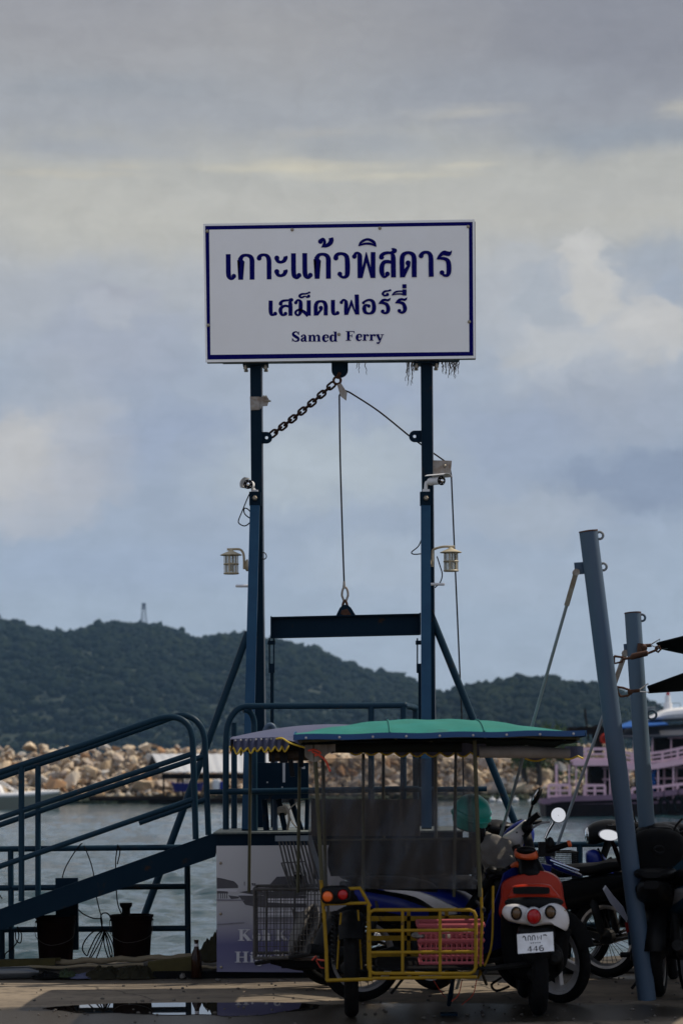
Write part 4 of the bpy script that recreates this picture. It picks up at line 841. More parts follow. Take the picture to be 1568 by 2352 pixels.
def line2(I):
    for dx, dy in ((0, 0), (650, -7)):
        I.st(g_sh([(59, 215, 43), (59, 280, 43), (60, 330, 43), (68, 358, 38), (88, 366, 22), (106, 354, 34)], dx, dy)); I.ci(107 + dx, 352 + dy, 21)
    I.st([(180, 259, 22), (162, 246, 36), (180, 222, 28), (215, 214, 24), (248, 212, 22), (278, 206, 38)]); I.ci(161, 250, 18); I.ci(276, 208, 20); I.po((248, 194), (275, 190), (280, 212), (258, 206))
    I.st([(255, 222, 26), (265, 255, 42), (266, 374, 43)], 3); I.st([(214, 354, 34), (200, 367, 20), (178, 362, 30), (164, 335, 40), (163, 305, 40), (182, 280, 32), (215, 270, 26), (252, 278, 26)]); I.ci(214, 352, 20)
    I.st([(322, 240, 34), (336, 214, 24), (355, 212, 24), (371, 235, 40), (371, 300, 42), (368, 340, 38), (350, 368, 22), (328, 362, 24), (318, 340, 26), (335, 318, 22), (365, 312, 26), (405, 332, 34), (452, 372, 42)]); I.ci(322, 237, 18); I.re(435, 212, 478, 373)
    I.st([(470, 127, 18), (430, 143, 18), (385, 147, 22), (360, 166, 26), (377, 183, 20), (402, 176, 20), (420, 170, 12), (440, 178, 22), (462, 168, 26)]); I.ci(456, 169, 17); I.po((452, 121), (475, 127), (472, 140), (455, 134))
    I.st([(530, 372, 42), (530, 320, 42), (530, 272, 42), (545, 235, 36), (583, 222, 24), (620, 235, 36), (634, 272, 42), (634, 320, 42), (634, 370, 42)]); I.ci(583, 291, 22); I.po((561, 292), (605, 294), (600, 312), (553, 372), (512, 372), (552, 330), (575, 305))
    I.st([(798, 238, 32), (812, 212, 24), (832, 211, 24), (846, 235, 38), (846, 300, 42), (848, 365, 42)]); I.ci(797, 233, 18); I.po((898, 206), (906, 206), (938, 308), (984, 361), (942, 361), (903, 268), (868, 364), (830, 364), (866, 300)); I.po((935, 152), (979, 151), (985, 361), (942, 361))
    I.st([(1024, 238, 18), (1045, 222, 24), (1085, 208, 24), (1122, 222, 36), (1136, 262, 42), (1136, 310, 42), (1120, 338, 36), (1085, 350, 22), (1048, 338, 36), (1036, 305, 42), (1040, 276, 38), (1060, 262, 24), (1080, 270, 32)]); I.ci(1083, 272, 19); I.ci(1028, 238, 16)
    for dx, dy in ((0, 0), (174, -6)):
        I.po(*g_sh([(1180, 250), (1202, 218), (1222, 200), (1250, 193), (1280, 200), (1312, 186), (1306, 212), (1285, 225), (1250, 220), (1222, 236)], dx, dy))
        I.st(g_sh([(1190, 246, 10), (1230, 241, 26), (1268, 254, 36), (1285, 290, 42), (1284, 322, 40), (1268, 342, 30), (1245, 346, 22), (1228, 336, 26)], dx, dy)); I.ci(1228 + dx, 328 + dy, 20)
    I.st([(1316, 104, 20), (1284, 114, 18), (1250, 119, 22), (1229, 143, 26), (1245, 162, 20), (1272, 158, 22)]); I.ci(1278, 152, 17); I.po((1296, 98), (1320, 103), (1308, 118), (1294, 112))
    I.st([(1326, 157, 10), (1358, 128, 20), (1400, 117, 16), (1440, 118, 18)]); I.st([(1324, 158, 8), (1380, 146, 14), (1430, 147, 16), (1472, 158, 14)]); I.re(1434, 98, 1477, 161); I.re(1433, 44, 1476, 87)
line2(I); I.mb.build('company_lettering', 'ink', ts)
I = Ink(T3, YS, 2); word(I, 'Samed', 281, 644, 1.05, 5); word(I, 'Ferry', 842, 634, 1.0, 4); I.mb.build('roman_lettering', 'ink', ts)
for px, py in ((476, 531), (671, 527.5), (872, 524), (1074.5, 520.5), (478.5, 747), (1077, 739), (778, 768)):
    MB().lathe([(.013, 0), (.011, .006), (.004, .009)], P(px, py, YS - .001), (0, -1, 0), 10).build('screw', 'bolt', ts)
# --- chain, block, cables, spreader beam
def link(b, p0, p1, wd, r, flat):
    p0, p1 = Vector(p0), Vector(p1); d = (p1 - p0).normalized(); s = V3(0, 1, 0) if flat else d.cross(V3(0, 1, 0)).normalized(); s = (s - d * s.dot(d)).normalized()
    c = (p0 + p1) / 2; h = (p1 - p0).length / 2; pts = []
    for a in np.linspace(0, 2 * math.pi, 18, endpoint=False):
        ca, sa = math.cos(a), math.sin(a); pts.append(c + d * (math.copysign(max(0, h - wd), ca) + wd * ca) + s * wd * sa)
    b.tube(pts, r, 8, closed=True)
a, e = P(766, 881, YG - .01), P(622, 1000, YG - .01); n = 13; b = MB(); Lk = (e - a) / n
for i in range(n):
    c = a + Lk * (i + .5) + V3(0, 0, -.012 * math.sin(math.pi * (i + .5) / n)); link(b, c - Lk * .72, c + Lk * .72, .020, .0085, i % 2)
one('chain', 'chain', b, a, 'rusty heavy link chain from the gantry top lug to the left column', 'chain')
b = MB(); rg = P(774, 874, YG - .01); b.tube([rg + V3(.027 * math.cos(q), 0, .027 * math.sin(q)) for q in np.linspace(0, 6.283, 20, endpoint=False)], .010, 8, closed=True); b.tube([P(780, 857, YG - .04), rg + V3(0, 0, .02)], .014, 8)
one('shackle_ring', 'rust', b, rg, 'rusty ring shackle under the gantry top lug where the chain starts', 'shackle')
tb = thing('pulley_block', P(787, 898, YG), 'brownish steel pulley block hanging under the sign with two cables', 'pulley'); b = MB(); q = [(774, 884), (783, 880), (797, 902), (795, 920), (782, 910)]
b.prism([P(x, y, YG - .035) for x, y in q], (0, .01, 0)); b.prism([P(x, y, YG + .02) for x, y in q], (0, .01, 0)); b.build('cheek_plates', 'galv', tb); MB().lathe([(.026, 0), (.02, .02), (.026, .04)], P(788, 902, YG - .022), (0, 1, 0), 16).build('sheave', 'rust', tb)
b = MB(); b.tube([P(779, 908, YG), P(781, 1050, YG), P(786, 1220, YG), P(790, 1338, YG)], .0065, 8, sm=4); b.tube([P(779, 909, YG), P(786, 897, YG), P(797, 899, YG), P(812, 907, YG), P(870, 945, YG), P(938, 1000, YG + .02)], .0065, 8, sm=4)
b.tube([P(938, 1000, YG + .02), P(975, 1027, YG + .06), P(1018, 1057, YG + .06), P(1032, 1070, YG + .05), P(1036, 1095, YG + .05), P(1046, 1330, YG + .05), P(1060, 1650, YG + .05), P(1066, 1900, YG + .05)], .006, 8)
one('hoist_cable', 'cable', b, P(790, 1338, YG), 'thin steel hoist cable running through the pulleys between the gantry columns', 'cable')
tc_ = thing('sheave_bracket', P(1012, 1073, YG), 'grey galvanised pulley bracket on the right gantry column', 'bracket'); b = MB(); q = [(988, 1057), (1037, 1058), (1034, 1094), (990, 1090)]
b.prism([P(x, y, YG - .01) for x, y in q], (0, .01, 0)); b.prism([P(x, y, YG + .08) for x, y in q], (0, .01, 0)); b.build('plates', 'galv', tc_); MB().lathe([(.012, 0), (.012, .12), (.007, .125)], P(1019, 1074, YG + .1), (0, -1, 0), 8).build('axle_bolt', 'bolt', tc_)
td = thing('clamp_bracket', P(590, 926, YG), 'rust-stained grey bracket bolted high on the left gantry column', 'bracket'); b = MB(); b.prism([P(x, y, YG - .062) for x, y in ((574, 911), (596, 911), (596, 941), (575, 942))], (0, .01, 0)); b.prism([P(x, y, YG - .05) for x, y in ((595, 912), (613, 910), (618, 918), (614, 932), (603, 933), (597, 941))], (0, .01, 0)); b.build('plates', 'galv', td)
for px, py in ((584, 916), (580, 937), (606, 911), (611, 911)): MB().lathe([(.009, 0), (.009, .012)], P(px, py, YG - .063), (0, -1, 0), 6).build('bolt', 'bolt', td)
MB().tube([P(608, 922, YG - .05), P(622, 921, YG - .05)], .007, 8).build('pin', 'bolt', td)
# spreader beam
tsb = thing('spreader_beam', P(793, 1440, YG), 'dark steel spreader beam hanging from the hoist cable between the columns', 'beam')
yb = YG - .0
def beam_pt(px, f): return P(px, (1419 - (px - 621) * .0233) + f * 46, yb)
b = MB()
for f in (0, 1): b.bar(beam_pt(624, f), beam_pt(963, f), .09, .009, (0, 1, 0))
b.bar(beam_pt(624, .5), beam_pt(963, .5), .008, .145, (0, 1, 0))
for px in (623, 964): b.bar(beam_pt(px, -.06), beam_pt(px, 1.02), .1, .01, (0, 1, 0))
b.build('i_beam', 'navydk', tsb)
b = MB(); q = [(771, 1415), (780, 1396), (788, 1389), (798, 1389), (806, 1396), (817, 1414)]; b.prism([P(x, y, yb - .012) for x, y in q], (0, .024, 0)); b.build('lug', 'navydk', tsb)
b = MB(); b.prism([P(x, y, yb - .016) for x, y in ((784, 1402), (797, 1398), (806, 1412), (796, 1417), (782, 1410))], (0, .003, 0)); b.build('rust_patch', 'rust', tsb)
b = MB(); b.tube([P(792 + 7 * math.sin(a) * (1 if math.cos(a) > -.2 else .8), 1366 - 15 * math.cos(a) * (1 if math.cos(a) < 0 else 1.15), yb) for a in np.linspace(0, 6.283, 18, endpoint=False)], .0085, 8, closed=True); b.tube([P(790, 1335, yb), P(790, 1352, yb)], [.008, .013], 8)
one('cable_thimble', 'galv', b, P(791, 1360, yb), 'teardrop cable eye with crimped sleeve just above the spreader beam', 'cable eye')
b = MB(); b.tube([P(789, 1402, yb), P(787, 1390, yb), P(792, 1379, yb), P(797, 1390, yb), P(796, 1402, yb)], .010, 8, sm=4); b.tube([P(786, 1400, yb), P(799, 1400, yb)], .009, 8); one('shackle', 'rust', b, P(792, 1395, yb), 'rusty bow shackle pinned to the lug of the spreader beam', 'shackle')
for px, lab in ((624, 'left'), (963, 'right')):
    th_ = thing('lift_rod', P(px + 1, 1900, yb), 'dark lifting rod with slotted clevis hanging under the %s end of the spreader beam' % lab, 'rod', 'lift rods under the spreader beam')
    b = MB(); b.tube([P(px + 1, 1530, yb), P(px + 2, 1905, yb)], .014, 10); b.build('rod', 'navydk', th_)
    b = MB()
    for d in (-5, 5): b.bar(P(px + d, 1466, yb), P(px + d, 1540, yb), .03, .010, (0, 1, 0))
    b.box(P(px, 1535, yb), (.045, .04, .07)); b.tube([P(px - 9, 1476, yb), P(px + 8, 1476, yb)], .016, 8); b.build('clevis', 'navydk', th_)
# --- cameras
def camera_thing(px, py, ax, lab):
    c = P(px, py, YG - .16); t = thing('security_camera', c, lab, 'camera', 'security cameras on the gantry'); d = Vector(ax).normalized()
    q = V3(0, 1, 0).rotation_difference(d); qm = q.to_matrix()
    MB().lathe([(.026, -.075), (.029, -.06), (.029, .06), (.032, .065), (.032, .08)], c, d, 18).build('housing', 'white', t)
    MB().lathe([(.036, 0), (.034, .004), (.02, .005)], c + d * .083, d, 18).build('face', 'black', t)
    l = MB().lathe([(.014, 0), (.013, .006), (.006, .009)], c + d * .088, d, 12).build('lens', 'mirror', t)
    b = MB()
    for a in range(6): b.ball(c + d * .089 + qm @ V3(.025 * math.cos(a), 0, .025 * math.sin(a)), .005, 6)
    b.build('infrared_leds', 'alu', t)
    b = MB(); b.sheet(lambda u, v: c + qm @ V3(.052 * math.sin((u - .5) * 1.9), -.09 + .25 * v, .008 + .044 * math.cos((u - .5) * 1.9)), 10, 3, .003); b.build('sunshade', 'white', t)
    return t, c
tcm, c = camera_thing(574, 1113, (-.12, -1, -.08), 'white security camera facing forward on the left gantry column')
b = MB(); b.tube([c + V3(.02, .06, -.02), c + V3(.03, .08, -.04), P(585, 1126, YG - .1)], .013, 8, sm=4); b.box(P(585, 1134, YG - .085), (.052, .06, .052)); b.build('mounting_box', 'white', tcm)
tcm, c = camera_thing(999, 1105, (.52, -.85, -.05), 'white security camera turned to the right on the right gantry column')
b = MB(); b.tube([c + V3(-.04, .05, -.01), P(979, 1108, YG - .1), P(977, 1124, YG - .1)], .013, 8, sm=4); b.box(P(978, 1133, YG - .085), (.052, .06, .056)); b.build('mounting_box', 'white', tcm)
# --- lanterns
def lantern(px, py, sgn, wx, lab):
    c = P(px, py, YG - .05); t = thing('wall_lantern', c, lab, 'lantern', 'lanterns on the gantry'); z = lambda y: P(px, y, YG).z
    MB().lathe([(.009, .028), (.02, .016), (.082, -.012), (.082, -.016), (.05, -.014)], V3(c.x, c.y, z(py - 22) + .0), n=24).build('shade', 'lampm', t)
    cage = MB(); r0, r1 = .053, .049; z0, z1 = z(py + 26), z(py - 20)
    for k in range(6):
        a = k * math.pi / 3 + .3; cage.bar((c.x + r0 * math.cos(a), c.y + r0 * math.sin(a), z0), (c.x + r0 * math.cos(a), c.y + r0 * math.sin(a), z1), .010, .004, (-math.sin(a), math.cos(a), 0))
    for zz in (z0 + .006, (z0 + z1) / 2, z1 - .006): cage.tube([(c.x + r0 * math.cos(a), c.y + r0 * math.sin(a), zz) for a in np.linspace(0, 6.283, 20, endpoint=False)], .006, 6, closed=True)
    cage.build('cage', 'lampm', t); MB().lathe([(.043, z0 + .005), (.046, z0 + .02), (.046, z1 - .01)], (c.x, c.y, 0), n=18).build('glass', 'lampg', t)
    b = MB(); b.ball((c.x, c.y, (z0 + z1) / 2 - .02), (.02, .02, .035), 10); b.build('bulb', 'white', t)
    b = MB(); hk = P(px, py - 31, YG).z; x2 = GX(wx, YG); b.tube([(c.x - sgn * .03, c.y, hk), (c.x, c.y, hk), (c.x + sgn * .06, c.y, hk), (x2 - sgn * .03, c.y, hk - .02), (x2 - sgn * .02, c.y + .0, hk - .06), (x2 - sgn * .02, c.y, hk - .15)], .009, 8, sm=4); b.tube([(c.x, c.y, hk), (c.x, c.y, z1 + .03)], .006, 6); b.build('arm', 'lampm', t)
    MB().lathe([(.045, 0), (.045, .012), (.028, .025), (.012, .03)], (x2 + sgn * .01, c.y + .02, hk - .12), (-sgn, 0, 0), 18).build('wall_plate', 'lampm', t)
lantern(531, 1294, 1, 571, 'small bronze lantern hanging tilted on the left gantry column'); lantern(1035, 1288, -1, 990, 'small bronze lantern hanging on the right gantry column')
def wires(name, lst, r, m, lab, cat_, Y0=None):
    b = MB()
    for pts in lst: b.tube([P(x, y, Y0 or YG - .1) for x, y in pts], r, 6, sm=5)
    return one(name, m, b, P(*lst[0][0], Y0 or YG - .1), lab, cat_)
wires('camera_wire', [[(575, 1130), (566, 1150), (556, 1175), (548, 1195), (550, 1203), (562, 1208), (574, 1200), (580, 1185), (570, 1170), (561, 1168), (562, 1180), (574, 1190), (586, 1192)]], .0045, 'black', 'black looped wire dangling beside the left gantry column below the camera', 'wire')
wires('lantern_wire', [[(599, 1270), (608, 1270), (612, 1278), (608, 1284), (600, 1283)]], .004, 'black', 'tiny black wire loop on the inner side of the left gantry column', 'wire')
wires('lantern_wire', [[(968, 1238), (960, 1255), (945, 1268), (950, 1273), (968, 1272)], [(1003, 1278), (1010, 1300), (1015, 1320), (1010, 1338), (998, 1350)], [(992, 1400), (996, 1412), (994, 1422), (990, 1428)]], .0045, 'black', 'black wire looping out from the right gantry column under the lantern', 'wire')
# --- dried roots hanging under the sign
for (px, n, w, ln, lab) in ((940, 9, 8, 66, 'dry root tuft hanging under the sign left of the right column'), (1033, 20, 20, 46, 'dry bushy root tuft hanging under the right end of the sign'), (826, 3, 14, 40, 'few fine dry strands hanging under the middle of the sign')):
    b = MB()
    for i in range(n):
        x = px + random.uniform(-w, w); y = 832; pts = []; tot = ln * random.uniform(.35, 1); k = 7; dx = random.uniform(-.6, .6)
        for j in range(k): pts.append(P(x + random.uniform(-2.2, 2.2) + dx * j, y + tot * j / k, YS + .03))
        b.tube(pts, [.0035, .0018], 5, sm=2)
    one('dry_roots', 'root', b, P(px, 832, YS), lab, 'roots', 'dry roots under the sign')
# ------------------------------------------------------------------ boarding platform, gangway and rails
YP = 17.35; ZD = P(640, 1914, YP).z
tp = thing('boarding_platform', V3(P(780, 1914, YP).x, YP + .7, 0), 'dark blue steel boarding platform at the foot of the gantry', 'platform')
x0, x1 = P(492, 1914, YP).x, P(1062, 1914, YP).x
for yy in (.03, 1.0): MB().box(((x0 + x1) / 2, YP + yy, ZD - .045), (x1 - x0, .05, .088)).build('edge_beam', 'navydk', tp)
M['deck'] = mat('worn_deck_plate', (.05, .075, .08), .6, c2=(.20, .20, .17), ns=30, amt=.6)
b = MB(); b.box(((x0 + x1) / 2, YP + .52, ZD + .004), (x1 - x0 + .01, 1.08, .012)); b.build('deck_plate', 'deck', tp)
for x in (x0 + .1, (x0 + x1) / 2, x1 - .05):
    b = MB(); b.box((x, YP + .9, (ZD - .09) / 2), (.08, .08, ZD - .09)); b.build('leg', 'navydk', tp)
# platform railing
tr_ = thing('platform_railing', P(520, 1908, YP + .08), 'rounded dark blue tube railing around the boarding platform', 'railing')
yf, yk = YP + .06, YP + .95
def zdk(x, Y): return V3(x, Y, ZD)
b = MB(); b.tube([P(519, 1906, yf), P(519, 1760, yf), P(520, 1690, yf), P(527, 1655, yf), (P(543, 1632, yf)), P(562, 1623, yf), P(600, 1622, yf), P(700, 1621.5, yf), P(800, 1621, yf), P(880, 1620.5, yf), P(928, 1620, yf)], .0225, 12, sm=5); b.build('top_rail', 'navy', tr_)
b = MB(); b.ball(P(928, 1620, yf), .0228, 12); b.tube([P(928, 1620, yf), P(953, 1626, yf + .5)], .0225, 12); b.ball(P(953, 1626, yf + .5), .0228, 12); b.tube([P(953, 1626, yf + .5), P(955, 1908, yf + .5)], .0225, 12); b.build('return_rail', 'navy', tr_)
for px in (852, 926): MB().tube([P(px, 1622, yf), P(px, 1908, yf)], .0225, 12).build('post', 'navy', tr_)
MB().tube([P(538, 1660, yk), P(538, 1905, yk)], .0225, 12).build('post', 'navy', tr_)
MB().tube([P(559, 1630, yf), P(573, 1634, yf + .02), P(583, 1655, yf + .05), P(584, 1700, yf + .05), P(585, 1908, yf + .05)], .0215, 12, sm=4).build('post', 'navy', tr_)
MB().tube([P(519, 1818, yf), P(580, 1818, yf), P(961, 1812, yf)], .0225, 12).build('mid_rail', 'navy', tr_)
MB().tube([P(478, 1819, yk), P(540, 1818, yk), P(1117, 1812, yk)], .02, 12).build('mid_rail', 'navy', tr_)
MB().tube([P(608, 1700, yk - .5), P(609, 1680, yk - .5), P(615, 1668, yk - .5), P(623, 1666, yk - .5), P(629, 1674, yk - .5), P(631, 1700, yk - .5), P(632, 1908, yk - .5)], .02, 10, sm=4).build('hook_tube', 'pole', tr_)
# control box and the struts and rope under it
tbx = thing('control_box', P(640, 1790, YP + .3), 'dark navy steel control box on the platform below the left column', 'box')
b = MB(); b.prism([P(x, y, YP + .3) for x, y in ((574, 1752), (708, 1752), (708, 1834), (574, 1836))], (0, .18, 0)); b.build('cabinet', 'navydk', tbx)
for px, py, w, h in ((652, 1772, 6, 50), (697, 1763, 7, 6)): MB().prism([P(px + a * w / 2, py + c * h / 2, YP + .298) for a, c in ((-1, -1), (1, -1), (1, 1), (-1, 1))], (0, .002, 0)).build('label_strip', 'lgrey', tbx)
for px, py in ((614, 1797), (648, 1808)): MB().lathe([(.006, 0), (.004, .003)], P(px, py, YP + .298), (0, -1, 0), 8).build('rivet', 'lgrey', tbx)
for pa, pb, r in (((607, 1836), (612, 1908), .022), ((640, 1836), (655, 1908), .02), ((668, 1836), (692, 1908), .02), ((706, 1836), (704, 1908), .016)):
    MB().tube([P(*pa, YP + .4), P(*pb, YP + .4)], r, 10).build('strut', 'navydk', tbx)
b = MB(); b.tube([P(652, 1850, YP + .3), P(660, 1858, YP + .28), P(664, 1880, YP + .28), P(660, 1906, YP + .28)], .010, 8, sm=5); b.tube([P(657, 1858, YP + .28), P(672, 1890, YP + .28), P(690, 1908, YP + .28)], .005, 6, sm=4); b.tube([P(662, 1862, YP + .28), P(676, 1848, YP + .28), P(698, 1840, YP + .3)], .005, 6, sm=4)
for a in (0, 5, 10): b.tube([P(648 + 9 * math.cos(q), 1858 + a + 4 * math.sin(q), YP + .37 + .05 * math.sin(q)) for q in np.linspace(0, 6.28, 14, endpoint=False)], .009, 7, closed=True)
one('rope', 'rope', b, P(660, 1906, YP + .3), 'pale rope knotted round a strut under the control box', 'rope')
# gangway
tg_ = thing('gangway', P(250, 2010, YP), 'dark blue sloping steel gangway leading up to the platform from the left', 'gangway')
def gb(px, off=0): return 1917 + (490 - px) * .3515 + off
b = MB(); b.prism([P(x, y, YP) for x, y in ((-260, gb(-260)), (488, 1915), (500, 1913), (500, 1945), (494, 1968), (-260, gb(-260, 45)))], (0, .04, 0)); b.build('stringer', 'navydk', tg_)
b = MB(); b.prism([P(x, y, YP + .55) for x, y in ((-260, gb(-260)), (488, 1915), (500, 1913), (500, 1945), (494, 1968), (-260, gb(-260, 45)))], (0, .04, 0)); b.build('stringer', 'navydk', tg_)
b = MB(); b.sheet(lambda u, v: P(-260 + 752 * u, gb(-260 + 752 * u, 12), YP + .05).lerp(P(-260 + 752 * u, gb(-260 + 752 * u, 12), YP + .54), v), 2, 2, .012); b.build('tread_plate', 'deck', tg_)
HAND = [(-330, 1888), (0, 1774), (190, 1711), (330, 1662), (377, 1648), (408, 1649), (430, 1663), (441, 1690), (444, 1740), (450, 1928)]
HAND2 = [(-330, 1905), (0, 1786), (190, 1721), (340, 1668), (405, 1645), (432, 1645), (455, 1660), (468, 1688), (472, 1740), (479, 1918)]
for pts, Y_ in ((HAND, YP + .02), (HAND2, YP + .57)):
    MB().tube([P(x, y, Y_) for x, y in pts], .0225, 12, sm=5).build('handrail', 'navy', tg_)
for pts, Y_ in (([(-330, 1992), (0, 1879), (200, 1812), (443, 1731)], YP + .02), ([(-330, 2005), (0, 1895), (200, 1826), (471, 1736)], YP + .57), ([(-330, 2103), (0, 1990), (320, 1879), (446, 1835)], YP + .02), ([(320, 1890), (473, 1836)], YP + .57)):
    MB().tube([P(x, y, Y_) for x, y in pts], .020, 12).build('mid_rail', 'navy', tg_)
for px, y0, y1, Y_ in ((50, 1760, 2070, YP + .02), (88, 1759, 2058, YP + .57), (-260, 1866, 2180, YP + .02)):
    MB().tube([P(px, y0, Y_), P(px, y1, Y_)], .021, 12).build('post', 'navy', tg_)
# pier-edge guard rails
YF = 18.08
def guard(pxs, x0, x1, rows, lab):
    t = thing('guard_rail', P((x0 + x1) / 2, 2205, YF), lab, 'railing', 'guard rails of the pier edge')
    for (ya, yb_) in rows: MB().tube([P(x0, ya, YF), P(x1, yb_, YF)], .0215, 12).build('rail', 'navy', t)
    for px, y0 in pxs: p = P(px, y0, YF); MB().tube([p, (p.x, YF, .03)], .0215 if px < 400 else .022, 12).build('post', 'navy', t)
guard([(25, 1950), (430, 1945), (-210, 1955), (5, 2140)], -300, 430, [(1953, 1946), (2042, 2036), (2138, 2132)], 'dark blue tube guard rail along the pier edge left of the platform')
guard([(1118, 1942), (1330, 1940), (1540, 1938), (1700, 1938)], 1110, 1760, [(1942, 1934), (2034, 2028), (2127, 2121)], 'dark blue tube guard rail along the pier edge behind the motorcycles')
# ------------------------------------------------------------------ printed board under the platform
def board_mat():
    m, t, b = node_mat('printed_board'); b.inputs['Roughness'].default_value = .4
    g = t.nodes.new('ShaderNodeNewGeometry'); sp = t.nodes.new('ShaderNodeSeparateXYZ'); t.links.new(g.outputs['Position'], sp.inputs[0])
    n = t.nodes.new('ShaderNodeTexNoise'); n.inputs['Scale'].default_value = 6; n.inputs['Detail'].default_value = 5; t.links.new(g.outputs['Position'], n.inputs['Vector'])
    a = t.nodes.new('ShaderNodeMath'); a.operation = 'MULTIPLY_ADD'; t.links.new(n.outputs[0], a.inputs[0]); a.inputs[1].default_value = .05; t.links.new(sp.outputs[2], a.inputs[2])
    mr = t.nodes.new('ShaderNodeMapRange'); mr.inputs[1].default_value = .04; mr.inputs[2].default_value = .94; t.links.new(a.outputs[0], mr.inputs[0])
    r = t.nodes.new('ShaderNodeValToRGB'); e = r.color_ramp.elements; e[0].position = 0; e[0].color = (.20, .19, .27, 1); e[1].position = 1; e[1].color = (.54, .535, .54, 1)
    for p, c in ((.12, (.12, .115, .22)), (.25, (.095, .09, .20)), (.36, (.25, .24, .31)), (.46, (.36, .355, .38)), (.62, (.46, .455, .465)), (.8, (.49, .485, .49))): q = e.new(p); q.color = (*c, 1)
    t.links.new(mr.outputs[0], r.inputs[0]); t.links.new(r.outputs[0], b.inputs['Base Color']); return m
M['board'] = board_mat()
M['prdark'] = mat('print_dark_grey', (.055, .052, .06), .4, c2=(.09, .085, .09), ns=20); M['prmid'] = mat('print_mid_grey', (.20, .19, .22), .4, c2=(.13, .125, .15), ns=18); M['prlight'] = mat('print_white', (.55, .54, .57), .4)
YB_ = 17.30
tb = thing('printed_board', P(600, 2232, YB_), 'printed picture board with a pier photo and white English lettering, standing under the platform', 'sign board')
b = MB(); b.prism([P(x, y, YB_) for x, y in ((497, 1943), (790, 1941), (790, 2234), (498, 2232))], (0, .02, 0)); b.build('panel', 'board', tb)
b = MB(); b.box((P(640, 2240, YB_).x, YB_ + .05, .025), (1.75, .06, .05)); b.build('plinth', 'blackm', tb)
TB = lambda x, y: (493.8 + x * .16112, 1923.4 + y * .16112)
I = Ink(TB, YB_); I.po((25, 572), (110, 585), (190, 605), (270, 625), (300, 650), (330, 690), (330, 722), (25, 730)); I.po((28, 765), (180, 760), (190, 800), (28, 800))
for x in (40, 75, 105, 135, 165): I.re(x, 800, x + 12, 872)
I.po((330, 828), (970, 820), (1100, 820), (1300, 830), (1300, 1000), (700, 1000), (560, 985), (430, 960), (375, 880)); I.po((340, 780), (520, 745), (700, 715), (980, 705), (1300, 700), (1300, 820), (560, 820)); I.po((780, 674), (880, 560), (1300, 545), (1300, 680))
I.po((190, 825), (345, 845), (340, 868), (230, 880)); I.po((520, 650), (580, 655), (572, 690), (530, 690)); I.re(415, 630, 425, 690); I.mb.build('printed_boats', 'prdark', tb)
I = Ink(TB, YB_, 14); I.po((25, 735), (170, 735), (330, 745), (300, 780), (150, 768), (25, 762)); I.po((345, 780), (560, 722), (760, 690), (1000, 680), (1300, 676), (1300, 700), (980, 708), (700, 718), (520, 748)); I.po((335, 812), (700, 818), (700, 830), (340, 826)); I.po((720, 1040), (1420, 1030), (1420, 1110), (720, 1110)); I.po((720, 870), (1420, 870), (1420, 940), (1000, 940), (860, 930), (720, 925))
for k in range(14): I.re(345 + k * 16, 650 + (k * 37) % 60, 349 + k * 16, 740)
I.mb.build('printed_white_boat', 'prlight', tb)
I = Ink(TB, YB_, 36); I.po((25, 880), (420, 890), (420, 900), (25, 905)); I.po((25, 1235), (420, 1205), (420, 1220), (25, 1250)); I.po((610, 1140), (1420, 1140), (1420, 1200), (610, 1205)); I.mb.build('printed_water', 'prmid', tb)
I = Ink(TB, YB_, 42); word(I, 'Koh', 330, 1472, 1.62, 4); word(I, 'Kaew', 850, 1468, 1.62, 4); I.mb.build('white_lettering', 'prlight', tb); I = Ink(TB, YB_, 90); word(I, 'High', 285, 1783, 1.55, 4); word(I, 'Speed', 830, 1738, 1.3, 4); I.mb.build('white_lettering', 'prlight', tb)
kk = .262; I = Ink(lambda x, y: TB(680 + (x - 77) * kk, 736 + (y - 250) * kk * .125 / .2), YB_, 160, .00004)
def small_name(I): th_e(I); th_ko(I); th_aa(I); th_ah(I); th_e(I, 851, -12); th_e(I, 998, -14); th_ko(I, 996, -13)
I = Ink(lambda x, y: TB(680 + (x - 77) * .125, 738 + (y - 250) * .10), YB_, 160, .00004); small_name(I); I.mb.build('boat_name', 'prlight', tb)
for x, y in ((80, 365), (80, 1088), (88, 1850)): MB().lathe([(.011, 0), (.009, .006), (.003, .008)], P(*TB(x, y), YB_), (0, -1, 0), 10).build('screw', 'bolt', tb)
# ------------------------------------------------------------------ things along the pier edge
def bucket(xa, xb, ya, yb, Y, lab, extra=None):
    c = P((xa + xb) / 2, yb, Y); r = (xb - xa) / 2 / FPX * Y; h = (yb - ya) / FPX * Y; t = thing('bucket', c, lab, 'bucket', 'dark buckets by the guard rail')
    MB().lathe([(r * .84, 0), (r * .86, .01), (r * .97, h * .86), (r * 1.03, h * .865), (r * 1.03, h * .90), (r * .98, h * .905), (r * .99, h * .94), (r * 1.04, h * .945), (r * 1.04, h), (r * .96, h), (r * .95, h * .9), (r * .8, .03)], c, n=28, caps=False).build('pail', 'maroon', t)
    b = MB(); b.lathe([(.001, h * .8), (r * .93, h * .8)], c, n=20, caps=False); b.build('contents', 'blackm', t)
    b = MB(); b.tube([c + V3(-r * 1.03, -.01, h * .88), c + V3(-r * .9, -.10, h * .55), c + V3(-.02, -r * 1.0, h * .38), c + V3(r * .9, -.10, h * .52), c + V3(r * 1.03, -.01, h * .88)], .0022, 6, sm=5); b.build('handle', 'wire', t); return t, c, h
tk, c, h = bucket(84, 174, 2104, 2207, 17.86, 'dark grimy bucket, left of the two under the gangway'); tk, c, h = bucket(255, 352, 2101, 2199, 17.9, 'dark grimy bucket with a hose end sticking out, right of the two')
